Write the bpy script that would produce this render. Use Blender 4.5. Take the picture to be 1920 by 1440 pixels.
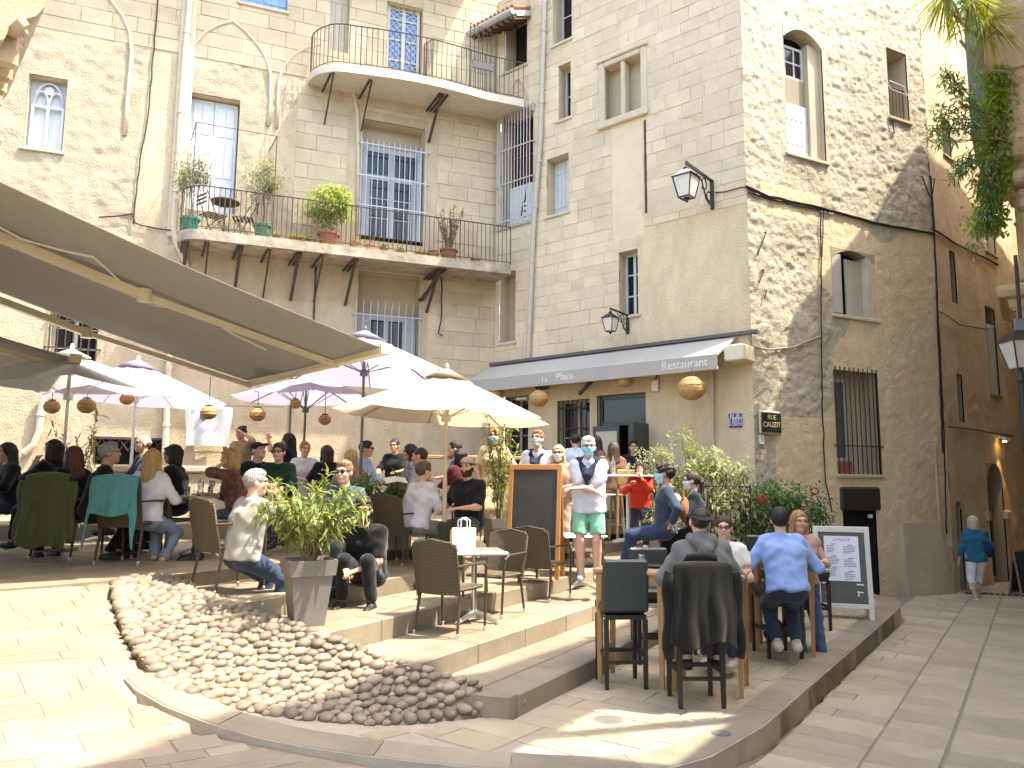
import bpy, bmesh, math, random
import numpy as np
from mathutils import Vector, Matrix
SC = bpy.context.scene
for o in list(bpy.data.objects): bpy.data.objects.remove(o)
R_ = random.Random(7)
rad = math.radians
# ------------------------------------------------------------------ camera
F_PX = 1450.0; PITCH = rad(7.2); ROLL = rad(.45); CAM_H = 1.8
_fw = np.array([0, math.cos(PITCH), math.sin(PITCH)]); _u0 = np.array([0, -math.sin(PITCH), math.cos(PITCH)])
_rt = math.cos(ROLL)*np.array([1., 0, 0]) + math.sin(ROLL)*_u0
_up = -math.sin(ROLL)*np.array([1., 0, 0]) + math.cos(ROLL)*_u0
CAMP = np.array([0, 0, CAM_H])
cd = bpy.data.cameras.new('camera'); cam = bpy.data.objects.new('camera', cd); SC.collection.objects.link(cam)
cd.sensor_width = 36; cd.lens = 36*F_PX/1920; cd.clip_end = 500; cd.clip_start = .05
cam.matrix_world = Matrix(((_rt[0], _up[0], -_fw[0], 0), (_rt[1], _up[1], -_fw[1], 0), (_rt[2], _up[2], -_fw[2], CAM_H), (0, 0, 0, 1)))
SC.camera = cam
# ------------------------------------------------------------------ sky, sun, exposure
SUN_AZ = rad(-10); SUN_EL = rad(62)
SUN = np.array([math.cos(SUN_EL)*math.cos(SUN_AZ), math.cos(SUN_EL)*math.sin(SUN_AZ), math.sin(SUN_EL)])
w = bpy.data.worlds.new('World'); SC.world = w; w.use_nodes = True
nt = w.node_tree; bg = nt.nodes['Background']; sk = nt.nodes.new('ShaderNodeTexSky'); sk.sky_type = 'NISHITA'; sk.sun_disc = False
sk.sun_elevation = SUN_EL; sk.sun_rotation = math.pi/2 - SUN_AZ; sk.air_density = 1.0; sk.dust_density = 3.0; sk.ozone_density = .1
nt.links.new(sk.outputs[0], bg.inputs[0]); bg.inputs[1].default_value = .15
sl = bpy.data.lights.new('sun', 'SUN'); sl.energy = 2.0; sl.angle = rad(.6); sl.color = (1, .93, .81)
so = bpy.data.objects.new('sun', sl); SC.collection.objects.link(so); so.rotation_euler = Vector(SUN).to_track_quat('Z', 'Y').to_euler()
SC.view_settings.view_transform = 'Standard'; SC.view_settings.look = 'None'; SC.view_settings.gamma = 1; SC.view_settings.use_curve_mapping = False
SC.view_settings.exposure = 2.7
SC.render.engine = 'CYCLES'; SC.render.resolution_x = 1024; SC.render.resolution_y = 768
SC.cycles.max_bounces = 8; SC.cycles.diffuse_bounces = 6; SC.cycles.transparent_max_bounces = 6
# ------------------------------------------------------------------ picture to place
def ray(px, py):
    d = (px-960)/F_PX*_rt - (py-720)/F_PX*_up + _fw
    return d/np.linalg.norm(d)
def atz(px, py, z):
    d = ray(px, py); return CAMP + d*((z-CAM_H)/d[2])
def aty(px, py, y):
    d = ray(px, py); return CAMP + d*(y/d[1])
def proj(p):
    v = np.array(p)-CAMP; z = v@_fw
    return 960+F_PX*(v@_rt)/z, 720-F_PX*(v@_up)/z
# ------------------------------------------------------------------ mesh helpers
COL = SC.collection
class MB:
    def __init__(s): s.v = []; s.f = []; s.m = []
    def add(s, vs, fs, mi=0):
        n = len(s.v); s.v.extend([tuple(float(c) for c in p) for p in vs]); s.f.extend([tuple(i+n for i in q) for q in fs]); s.m.extend([mi]*len(fs)); return s
    def box(s, x0, x1, y0, y1, z0, z1, mi=0):
        return s.hexa([(x0,y0,z0),(x1,y0,z0),(x1,y1,z0),(x0,y1,z0),(x0,y0,z1),(x1,y0,z1),(x1,y1,z1),(x0,y1,z1)], mi)
    def hexa(s, p, mi=0):
        return s.add(p, [(0,3,2,1),(4,5,6,7),(0,1,5,4),(1,2,6,5),(2,3,7,6),(3,0,4,7)], mi)
    def bbox(s, x0, x1, y0, y1, z0, z1, c=.01, mi=0, M=None):
        L = [(x0,x1),(y0,y1),(z0,z1)]; c = min(c, .45*min(b-a for a, b in L)); vs = []; idx = {}
        for sx in (0,1):
            for sy in (0,1):
                for sz in (0,1):
                    sg = (sx,sy,sz)
                    for ax in range(3):
                        p = [L[k][sg[k]] + (0 if k == ax else (c if sg[k] == 0 else -c)) for k in range(3)]
                        idx[(sg,ax)] = len(vs); vs.append(p)
        fs = []
        def q(l): fs.append(tuple(l))
        for ax in range(3):
            a, b = [(1,2),(2,0),(0,1)][ax]
            for sd in (0,1):
                l = []
                for (p, r) in ((0,0),(1,0),(1,1),(0,1)):
                    sg = [0,0,0]; sg[ax] = sd; sg[a] = p; sg[b] = r; l.append(idx[(tuple(sg),ax)])
                q(l if sd else l[::-1])
        for ax in range(3):
            a, b = [(1,2),(2,0),(0,1)][ax]
            for p in (0,1):
                for r in (0,1):
                    s0 = [0,0,0]; s1 = [0,0,0]; s0[a]=s1[a]=p; s0[b]=s1[b]=r; s1[ax]=1; s0=tuple(s0); s1=tuple(s1)
                    l = [idx[(s0,a)], idx[(s1,a)], idx[(s1,b)], idx[(s0,b)]]
                    q(l if (p != r) else l[::-1])
        for sg in [(i,j,k) for i in (0,1) for j in (0,1) for k in (0,1)]:
            l = [idx[(sg,0)], idx[(sg,1)], idx[(sg,2)]]
            q(l if sum(sg) % 2 else l[::-1])
        if M is not None: vs = [M @ Vector(p) for p in vs]
        return s.add(vs, fs, mi)
    def obox(s, c, sz, M=None, bev=0, mi=0):
        T = Matrix.Translation(Vector([float(q) for q in c])) @ (M.to_4x4() if M is not None else Matrix.Identity(4)); h = [q/2 for q in sz]
        if bev: return s.bbox(-h[0],h[0],-h[1],h[1],-h[2],h[2],bev,mi,T)
        p = [T @ Vector(q) for q in [(-h[0],-h[1],-h[2]),(h[0],-h[1],-h[2]),(h[0],h[1],-h[2]),(-h[0],h[1],-h[2]),(-h[0],-h[1],h[2]),(h[0],-h[1],h[2]),(h[0],h[1],h[2]),(-h[0],h[1],h[2])]]
        return s.hexa(p, mi)
    def bar(s, a, b, w, t=None, mi=0, up=(0,0,1)):
        a = Vector([float(q) for q in a]); b = Vector([float(q) for q in b]); d = b-a; L = d.length
        if L < 1e-6: return s
        z = d/L; u = Vector(up)
        if abs(z.dot(u)) > .98: u = Vector((0,1,0))
        x = u.cross(z).normalized(); y = z.cross(x); t = t or w
        M = Matrix((x, y, z)).transposed()
        return s.obox((a+b)/2, (w, t, L), M, 0, mi)
    def tube(s, pts, r, n=6, mi=0, cap=True):
        P = [Vector([float(q) for q in p]) for p in pts]; m = len(P); rs = r if hasattr(r, '__len__') else [r]*m
        vs = []; ref = None
        for i in range(m):
            t = (P[min(i+1,m-1)]-P[max(i-1,0)])
            t = t.normalized() if t.length > 1e-9 else Vector((0,0,1))
            if ref is None: ref = Vector((0,0,1)) if abs(t.z) < .9 else Vector((1,0,0))
            x = (ref - t*ref.dot(t))
            x = x.normalized() if x.length > 1e-6 else t.orthogonal().normalized()
            ref = x; y = t.cross(x)
            for k in range(n):
                a = 2*math.pi*k/n; vs.append(P[i]+(x*math.cos(a)+y*math.sin(a))*rs[i])
        fs = [(i*n+k, i*n+(k+1)%n, (i+1)*n+(k+1)%n, (i+1)*n+k) for i in range(m-1) for k in range(n)]
        if cap: fs += [tuple(range(n))[::-1], tuple((m-1)*n+k for k in range(n))]
        return s.add(vs, fs, mi)
    def lathe(s, prof, n=16, c=(0,0,0), mi=0, M=None):
        vs = []; m = len(prof)
        for r, z in prof:
            for k in range(n):
                a = 2*math.pi*k/n; vs.append(Vector((r*math.cos(a), r*math.sin(a), z)))
        if M is not None: vs = [M.to_4x4() @ v for v in vs]
        vs = [v+Vector([float(q) for q in c]) for v in vs]
        fs = [(i*n+k, i*n+(k+1)%n, (i+1)*n+(k+1)%n, (i+1)*n+k) for i in range(m-1) for k in range(n)]
        if prof[0][0] > 1e-4: fs.append(tuple(range(n))[::-1])
        if prof[-1][0] > 1e-4: fs.append(tuple((m-1)*n+k for k in range(n)))
        return s.add(vs, fs, mi)
    def ball(s, c, r, n=10, m=7, mi=0):
        r = r if hasattr(r, '__len__') else (r,r,r); pr = [(math.sin(math.pi*i/m), -math.cos(math.pi*i/m)) for i in range(m+1)]
        pr[0] = (1e-5,-1); pr[-1] = (1e-5,1)
        return s.lathe(pr, n, c, mi, Matrix.Diagonal(Vector(r)))
    def prism(s, poly, f0, f1, mi=0):
        n = len(poly); vs = [f0(p) for p in poly]+[f1(p) for p in poly]
        return s.add(vs, [tuple(range(n))[::-1], tuple(range(n,2*n))]+[(i,(i+1)%n,(i+1)%n+n,i+n) for i in range(n)], mi)
    def grid(s, pts, nu, nv, mi=0):
        return s.add(pts, [(j*nu+i, j*nu+i+1, (j+1)*nu+i+1, (j+1)*nu+i) for j in range(nv-1) for i in range(nu-1)], mi)
    def mesh(s, name):
        me = bpy.data.meshes.new(name); me.from_pydata(s.v, [], s.f)
        if any(s.m): me.polygons.foreach_set('material_index', s.m)
        return me
    def build(s, name, mats, parent=None, smooth=False, M=None, kind=None):
        me = s.mesh(name); return mobj(name, me, mats, parent, smooth, M, kind)
def mobj(name, me, mats, parent=None, smooth=False, M=None, kind=None):
    if not isinstance(mats, (list, tuple)): mats = [mats]
    if not me.materials:
        for q in mats: me.materials.append(q)
    if smooth: me.polygons.foreach_set('use_smooth', [True]*len(me.polygons))
    o = bpy.data.objects.new(name, me); COL.objects.link(o)
    if parent is not None: o.parent = parent
    if M is not None: o.matrix_local = M
    if kind: o['kind'] = kind
    return o
def tag(o, label=None, cat=None, group=None, kind=None):
    if label: o['label'] = label
    if cat: o['category'] = cat
    if group: o['group'] = group
    if kind: o['kind'] = kind
    return o
def thing(name, label, cat, loc=(0,0,0), rz=0, group=None):
    o = bpy.data.objects.new(name, None); COL.objects.link(o); o.empty_display_size = .1
    o.location = [float(q) for q in loc]; o.rotation_euler = (0,0,rz)
    return tag(o, label, cat, group)
def dup(src, loc, rz, label=None, group=None, parent=None):
    r = src.copy(); COL.objects.link(r)
    if parent is None:
        r.location = [float(q) for q in loc]; r.rotation_euler = (0,0,rz)
    else: r.parent = parent; r.matrix_parent_inverse = src.matrix_parent_inverse
    if label: r['label'] = label
    if group: r['group'] = group
    for ch in KIDS.get(src.name, None) or [c for c in src.children]: dup(ch, None, 0, parent=r)
    return r
KIDS = {}
# ------------------------------------------------------------------ materials
MATS = {}
def mat(name, col, rough=.7, var=.12, scale=6., bump=0., bscale=60., metal=0., spec=.4, isl=0., col2=None, c2scale=1.5, c2amt=.5, trans=0., stretch=None, coord='pos', emit=None, detail=5, sheen=0.):
    if name in MATS: return MATS[name]
    m = bpy.data.materials.new(name); m.use_nodes = True; N = m.node_tree.nodes; L = m.node_tree.links; b = N['Principled BSDF']
    b.inputs['Roughness'].default_value = rough; b.inputs['Metallic'].default_value = metal; b.inputs['Specular IOR Level'].default_value = spec
    if sheen: b.inputs['Sheen Weight'].default_value = sheen
    if coord == 'pos': src = N.new('ShaderNodeNewGeometry').outputs['Position']
    else: src = N.new('ShaderNodeTexCoord').outputs['Object']
    if stretch:
        mp = N.new('ShaderNodeMapping'); mp.inputs['Scale'].default_value = stretch; L.new(src, mp.inputs[0]); src = mp.outputs[0]
    def noise(sc, det=detail):
        t = N.new('ShaderNodeTexNoise'); t.inputs['Scale'].default_value = sc; t.inputs['Detail'].default_value = det; t.inputs['Roughness'].default_value = .6; L.new(src, t.inputs['Vector']); return t.outputs['Fac']
    def mr(x, a, c2, lo=.25, hi=.75):
        n = N.new('ShaderNodeMapRange'); n.inputs[1].default_value = lo; n.inputs[2].default_value = hi; n.inputs[3].default_value = a; n.inputs[4].default_value = c2; L.new(x, n.inputs[0]); return n.outputs[0]
    rgb = N.new('ShaderNodeRGB'); rgb.outputs[0].default_value = (*col, 1); c = rgb.outputs[0]
    if col2 is not None:
        mx = N.new('ShaderNodeMix'); mx.data_type = 'RGBA'; L.new(c, mx.inputs[6]); mx.inputs[7].default_value = (*col2, 1)
        L.new(mr(noise(c2scale), 0, c2amt*2, .5-.18, .5+.25), mx.inputs[0]); c = mx.outputs[2]
    vals = []
    if var: vals.append(mr(noise(scale), 1-var, 1+var))
    if isl:
        oi = N.new('ShaderNodeObjectInfo'); ge = N.new('ShaderNodeNewGeometry'); ad = N.new('ShaderNodeMath'); ad.operation = 'ADD'; L.new(oi.outputs['Random'], ad.inputs[0]); L.new(ge.outputs['Random Per Island'], ad.inputs[1])
        fr = N.new('ShaderNodeMath'); fr.operation = 'FRACT'; L.new(ad.outputs[0], fr.inputs[0]); vals.append(mr(fr.outputs[0], 1-isl, 1+isl*.7, 0, 1))
    for x in vals:
        vm = N.new('ShaderNodeVectorMath'); vm.operation = 'SCALE'; L.new(c, vm.inputs[0]); L.new(x, vm.inputs['Scale']); c = vm.outputs[0]
    L.new(c, b.inputs['Base Color'])
    if bump:
        bp = N.new('ShaderNodeBump'); bp.inputs['Strength'].default_value = min(1., bump); bp.inputs['Distance'].default_value = .02*max(1., bump); L.new(noise(bscale, 6), bp.inputs['Height']); L.new(bp.outputs[0], b.inputs['Normal'])
    if trans: b.inputs['Transmission Weight'].default_value = trans; b.inputs['IOR'].default_value = 1.45
    if emit: b.inputs['Emission Color'].default_value = (*emit[:3], 1); b.inputs['Emission Strength'].default_value = emit[3]
    MATS[name] = m; return m
def leafmat(name, col, tr=.35, var=.3):
    if name in MATS: return MATS[name]
    m = mat(name, col, .5, var, 9., spec=.35, isl=.25); N = m.node_tree.nodes; L = m.node_tree.links; b = N['Principled BSDF']; out = N['Material Output']
    t = N.new('ShaderNodeBsdfTranslucent'); t.inputs[0].default_value = (min(1,col[0]*1.6), min(1,col[1]*1.6), col[2]*.9, 1)
    mx = N.new('ShaderNodeMixShader'); mx.inputs[0].default_value = tr; L.new(b.outputs[0], mx.inputs[1]); L.new(t.outputs[0], mx.inputs[2]); L.new(mx.outputs[0], out.inputs[0]); return m
def clothmat(name, col, tr=.3, stripes=0):
    if name in MATS: return MATS[name]
    m = mat(name, col, .9, .05, 3., bump=.15, bscale=400, spec=.1); N = m.node_tree.nodes; L = m.node_tree.links; b = N['Principled BSDF']; out = N['Material Output']
    t = N.new('ShaderNodeBsdfTranslucent'); t.inputs[0].default_value = (*col, 1)
    mx = N.new('ShaderNodeMixShader'); mx.inputs[0].default_value = tr; L.new(b.outputs[0], mx.inputs[1]); L.new(t.outputs[0], mx.inputs[2]); L.new(mx.outputs[0], out.inputs[0]); return m
def weavemat(name, c1, c2, s=24.):
    if name in MATS: return MATS[name]
    m = mat(name, c1, .55, .12, 20., spec=.4); N = m.node_tree.nodes; L = m.node_tree.links; b = N['Principled BSDF']
    tc = N.new('ShaderNodeTexCoord').outputs['Object']; W = []
    for ax in (0, 1):
        wv = N.new('ShaderNodeTexWave'); wv.bands_direction = 'XZ'[ax]; wv.inputs['Scale'].default_value = s; wv.inputs['Distortion'].default_value = .6; L.new(tc, wv.inputs[0]); W.append(wv.outputs['Fac'])
    mu = N.new('ShaderNodeMath'); mu.operation = 'MULTIPLY'; L.new(W[0], mu.inputs[0]); L.new(W[1], mu.inputs[1])
    mx = N.new('ShaderNodeMix'); mx.data_type = 'RGBA'; mx.inputs[6].default_value = (*c2, 1); mx.inputs[7].default_value = (*c1, 1); L.new(mu.outputs[0], mx.inputs[0]); L.new(mx.outputs[2], b.inputs['Base Color'])
    bp = N.new('ShaderNodeBump'); bp.inputs['Strength'].default_value = .8; bp.inputs['Distance'].default_value = .006; L.new(mu.outputs[0], bp.inputs['Height']); L.new(bp.outputs[0], b.inputs['Normal']); return m
# numpy noise
_g = np.random.RandomState(3).rand(64, 64, 64).astype(np.float32)
def vnoise(x, y, z):
    x = np.asarray(x, np.float32); y = np.asarray(y, np.float32)+0*x; z = np.asarray(z, np.float32)+0*x
    i = np.floor(x).astype(int); j = np.floor(y).astype(int); k = np.floor(z).astype(int); u = x-i; v = y-j; t = z-k
    u = u*u*(3-2*u); v = v*v*(3-2*v); t = t*t*(3-2*t); i &= 63; j &= 63; k &= 63; i1 = (i+1)&63; j1 = (j+1)&63; k1 = (k+1)&63
    a = _g[i,j,k]*(1-u)+_g[i1,j,k]*u; b = _g[i,j1,k]*(1-u)+_g[i1,j1,k]*u; c = _g[i,j,k1]*(1-u)+_g[i1,j,k1]*u; d = _g[i,j1,k1]*(1-u)+_g[i1,j1,k1]*u
    return (a*(1-v)+b*v)*(1-t)+(c*(1-v)+d*v)*t
def fbm(x, y, z, o=4):
    s = 0; a = .5
    for q in range(o): s = s+a*vnoise(x*2**q+7*q, y*2**q, z*2**q); a *= .5
    return s
STONE = mat('limestone_ashlar', (.60,.50,.335), .85, .10, 3., bump=.45, bscale=28, isl=.08, col2=(.50,.40,.26), c2scale=.9, c2amt=.4, spec=.2)
MORTAR = mat('lime_mortar', (.43,.36,.255), .95, .12, 6., bump=.5, bscale=50, spec=.1)
STONE_B = mat('limestone_back', (.52,.43,.285), .85, .12, 2., bump=.5, bscale=24, isl=.09, col2=(.36,.29,.19), c2scale=.7, c2amt=.4, spec=.2)
RUBBLE = mat('rough_lime_render', (.55,.49,.375), .95, .12, 2., bump=.9, bscale=17, col2=(.44,.36,.245), c2scale=.8, c2amt=.4, spec=.1, detail=8)
PLASTER = mat('smooth_render', (.47,.39,.27), .9, .10, 1.5, bump=.3, bscale=22, col2=(.35,.28,.185), c2scale=.6, c2amt=.45, spec=.15, detail=8)
PLASTER_D = mat('grey_streaked_render', (.36,.30,.205), .92, .14, 1.6, bump=.4, bscale=20, col2=(.24,.205,.145), c2scale=.8, c2amt=.55, spec=.15, detail=9, stretch=(1,1,.35))
TRIM = mat('dressed_stone_trim', (.50,.42,.29), .8, .10, 4., bump=.25, bscale=30, spec=.2)
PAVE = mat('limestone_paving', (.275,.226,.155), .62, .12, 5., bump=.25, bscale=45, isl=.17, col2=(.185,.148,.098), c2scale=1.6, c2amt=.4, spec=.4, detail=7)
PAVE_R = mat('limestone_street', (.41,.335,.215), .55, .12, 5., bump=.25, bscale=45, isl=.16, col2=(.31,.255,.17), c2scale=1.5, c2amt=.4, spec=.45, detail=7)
JOINT = mat('paving_joint', (.24,.20,.15), .95, .2, 12., bump=.4, bscale=80)
BLACK = mat('black_iron', (.018,.016,.015), .5, .2, 20., bump=.2, bscale=90, spec=.5)
RUST = mat('rusty_iron', (.055,.038,.028), .7, .3, 25., bump=.3, bscale=90, spec=.4)
WHITEM = mat('white_metal', (.72,.70,.64), .45, .06, 8., spec=.5)
BLUEP = mat('pale_blue_paint', (.52,.54,.545), .6, .08, 10., bump=.15, bscale=40, spec=.35)
GLASS = mat('dark_window_glass', (.012,.012,.013), .08, 0, spec=.35)
CURT = mat('cream_panel', (.5,.42,.30), .8, .08, 4.)
DARK = mat('dark_interior', (.012,.010,.009), .9, 0)
TERRA = mat('terracotta', (.30,.12,.055), .8, .18, 14., bump=.3, bscale=60, spec=.2)
WOOD = mat('oak_varnish', (.36,.19,.065), .4, .16, 18., bump=.15, bscale=60, stretch=(1,1,.12), coord='obj', spec=.5)
WOODT = mat('pale_table_wood', (.44,.27,.12), .45, .14, 14., bump=.12, bscale=60, coord='obj', spec=.5)
LEATH = mat('green_black_leather', (.030,.036,.029), .42, .15, 20., bump=.25, bscale=120, coord='obj', spec=.5)
DKWOOD = mat('black_stained_wood', (.02,.014,.011), .4, .3, 30., bump=.2, bscale=80, coord='obj', spec=.5)
STEEL = mat('brushed_steel', (.62,.62,.60), .28, .05, 30., metal=1.)
WICK = weavemat('brown_wicker', (.20,.155,.085), (.05,.036,.02))
WICKF = mat('brown_frame', (.062,.042,.026), .45, .15, 40., spec=.5)
# ================================================================== GROUND
def tps(pts):
    P = np.array(pts, float); n = len(P)
    def U(r2): return np.where(r2 > 1e-12, r2*np.log(np.maximum(r2, 1e-12)), 0)
    K = U(((P[:,None,:2]-P[None,:,:2])**2).sum(-1)) + 1e-3*np.eye(n); Q = np.c_[np.ones(n), P[:,:2]]
    A = np.zeros((n+3, n+3)); A[:n,:n] = K; A[:n,n:] = Q; A[n:,:n] = Q.T
    w = np.linalg.solve(A, np.r_[P[:,2], 0, 0, 0])
    def f(x, y):
        x = np.asarray(x, float); y = np.asarray(y, float); r2 = (x[...,None]-P[:,0])**2+(y[...,None]-P[:,1])**2
        return U(r2)@w[:n]+w[n]+w[n+1]*x+w[n+2]*y
    return f
def pz(lst): return [tuple(atz(a, b, z)) for a, b, z in lst]
zst = tps(pz([(0,1440,.25),(0,1105,.85),(205,1092,.84),(100,1230,.55),(232,1274,.41),(388,1366,.20),(569,1416,.09),(788,1450,.0),(1050,1480,-.08),(1333,1460,-.14),(1433,1409,-.19),(1560,1290,-.21),(1687,1168,-.24),(1640,1118,-.27),(1765,1112,-.33),(1900,1090,-.42),(1920,1440,-.22),(1800,1250,-.25)])
          + [(0,0,.2),(-4,0,.45),(4,0,0),(0,-4,.3),(10.5,22,-.9),(14,28,-1.4),(-9,6,1.25),(8,6,-.2)])
KERB = pz([(232,1271,.425),(254,1294,.38),(306,1324,.31),(388,1356,.24),(480,1383,.18),(569,1401,.135),(788,1430,.07),(1000,1448,.03),(1150,1452,.01),(1250,1443,0),(1333,1420,0),(1433,1362,0),(1500,1303,0),(1685,1141,0),(1688,1130,0),(1672,1121,0),(1640,1114,0)])
COB = pz([(210,1092,.84),(214,1130,.75),(228,1175,.64),(250,1215,.54),(275,1250,.46),(303,1279,.38),(340,1300,.33),(400,1320,.25),(470,1335,.19),(560,1350,.12),(660,1358,.08),(760,1360,.04),(860,1350,.02),(920,1343,.01),(955,1334,.01),(958,1306,.15),(900,1288,.2),(850,1270,.25),(774,1248,.335),(690,1216,.42),(597,1190,.52),(520,1158,.62),(430,1134,.70),(375,1112,.76),(322,1082,.84),(262,1082,.84)])
zpl = tps(KERB + COB[5:15] + pz([(1136,1259,0),(1214,1228,0),(1300,1260,0),(1450,1200,0),(1560,1150,0)]) + [(4.2,13.4,0),(6.5,14.5,0)])
zcb = tps(COB + pz([(500,1250,.36),(650,1280,.24),(380,1190,.56)]))
LV = [0,.17,.35,.54,.72,.86]
ED = np.array([.5,.866]); EP = np.array([.866,-.5])           # along the step edges / towards the street
RO = np.array([-.407,17.521]); RD = np.array([math.cos(rad(-41)), math.sin(rad(-41))]); RC = np.array([4.23,13.49])
EPT = [None] + [np.array(atz(*q)[:2]) for q in ((957,1334,0),(774,1248,.35),(597,1190,.54),(430,1135,.72),(322,1078,.86))]
EPT[1] = np.array(atz(958,1310,.17)[:2])
def wall_hit(p):   # where an edge line meets the restaurant wall (or the corner)
    A = np.array([ED, -RD]).T; t = np.linalg.solve(A, RO-p)
    return p+ED*t[0] if t[1] < 6.14 else p+ED*((RC-p)@ED-.05)
EEND = [None]+[wall_hit(EPT[k]) for k in range(1,6)]
def inpoly(x, y, poly):
    c = False; n = len(poly); j = n-1
    for i in range(n):
        xi, yi = poly[i][0], poly[i][1]; xj, yj = poly[j][0], poly[j][1]
        if (yi > y) != (yj > y) and x < (xj-xi)*(y-yi)/(yj-yi)+xi: c = not c
        j = i
    return c
K_END = RC+4.2*np.array([math.cos(rad(27)), math.sin(rad(27))])
PLAT = [p[:2] for p in KERB] + [tuple(RC+2.6*np.array([.891,.454])), tuple(RC)] + [tuple(EEND[1]), tuple(EPT[1])] + [p[:2] for p in COB[14:4:-1]]
P5 = [tuple(EPT[5]), tuple(EEND[5]), tuple(RO), (-10.6,13.5), (-9.5,6.6), tuple(atz(0,1105,.86)[:2]), tuple(COB[0][:2]), tuple(COB[-1][:2])]
ALLPLAT = [p[:2] for p in KERB]+[tuple(RC+2.6*np.array([.891,.454])), tuple(RO), (-10.6,13.5), (-9.5,6.6), tuple(atz(0,1105,.86)[:2]), tuple(COB[0][:2])]+[p[:2] for p in COB[1:6]]
def shrinkin(x, y, poly, d=.14):
    return all(inpoly(x+a, y+b, poly) for a, b in ((d,0),(-d,0),(0,d),(0,-d)))
# the street: one sheet that reaches beyond everything
xs = np.r_[np.linspace(-60,-10,9)[:-1], np.arange(-10,16.01,.22), np.linspace(16,70,9)[1:]]; ys = np.r_[np.linspace(-40,-3,7)[:-1], np.arange(-3,30.01,.22), np.linspace(30,90,8)[1:]]
X, Y = np.meshgrid(xs, ys); Z = np.asarray(zst(np.clip(X,-9,13), np.clip(Y,-4,28)))
for j in range(len(ys)):
    for i in range(len(xs)):
        if -11 < X[j,i] < 9 and 3 < Y[j,i] < 18 and shrinkin(X[j,i], Y[j,i], ALLPLAT): Z[j,i] = min(Z[j,i]-.3, -.25)
m = MB(); m.grid(list(zip(X.ravel(), Y.ravel(), Z.ravel())), len(xs), len(ys))
street = m.build('street', mat('street_base', (.24,.20,.15), .8, .15, 4., bump=.3, bscale=60, spec=.3), smooth=True); tag(street, kind='structure')
def slab(parent, q, zf, mt, name='paving_slab', gap=.007, rise=.008, ins=.006, drop=.02):
    q = np.array(q); c = q.mean(0); q2 = [c+(p-c)*(1-gap/max(.05, np.linalg.norm(p-c))) for p in q]; q3 = [c+(p-c)*(1-(gap+ins)/max(.05, np.linalg.norm(p-c))) for p in q]
    tilt = R_.uniform(-.0015,.0015)
    b = [(p[0],p[1],float(zf(p[0],p[1]))-drop) for p in q2]; a = [(p[0],p[1],float(zf(p[0],p[1]))+rise*.4) for p in q2]; t = [(p[0],p[1],float(zf(p[0],p[1]))+rise+tilt) for p in q3]
    m = MB(); m.add(b+a+t, [(8,9,10,11)]+[(i,(i+1)%4,(i+1)%4+4,i+4) for i in range(4)]+[(i+4,(i+1)%4+4,(i+1)%4+8,i+8) for i in range(4)])
    return m.build(name, mt, parent)
def vis(pts, pad=60):
    ok = False
    for p in pts:
        if p[1] < .5: continue
        x, y = proj(p)
        if -pad < x < 1920+pad and -pad < y < 1440+pad: ok = True
    return ok
def fitq(mk, a, b, ok, minl=.14):
    # longest stretch [a,b] of a slab that satisfies ok for its corners
    n = 10; g = [a+(b-a)*i/n for i in range(n+1)]; best = None
    for i in range(n):
        for j in range(n, i, -1):
            if g[j]-g[i] < minl or (best and g[j]-g[i] <= best[1]-best[0]): break
            q = mk(g[i], g[j])
            if all(ok(p) for p in q): best = (g[i], g[j]); break
    return mk(*best) if best else None
SD = np.array([.56,.8285]); SP = np.array([.8285,-.56])
# right-hand street, courses laid across it
n_s = 0
s = 3.4
while s < 19:
    h = R_.uniform(.24,.40)
    for lo, hi in ((-2.05,-1.194),(-1.19,-.712),(-.70,-.18),(-.176,.9)):
        p = lo
        while p < hi-.05:
            L = R_.uniform(.40,.85) if hi-lo > .6 else hi-lo
            if hi-(p+L) < .25: L = hi-p
            j = (h*.5 if (hi-lo) < .6 and n_s % 3 == 0 else 0)
            q = fitq(lambda u, v: [SD*s+SP*u, SD*s+SP*v, SD*(s+h)+SP*v, SD*(s+h)+SP*u], p, p+L, lambda a: not inpoly(a[0], a[1], ALLPLAT) and (a-RC)@np.array([-.454,.891]) < -.04) if vis([(a[0],a[1],-.2) for a in (SD*s+SP*p, SD*s+SP*(p+L), SD*(s+h)+SP*p)]) else None
            if q is not None and n_s < 300: slab(street, q, zst, PAVE_R); n_s += 1
            p += L
    s += h
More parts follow.
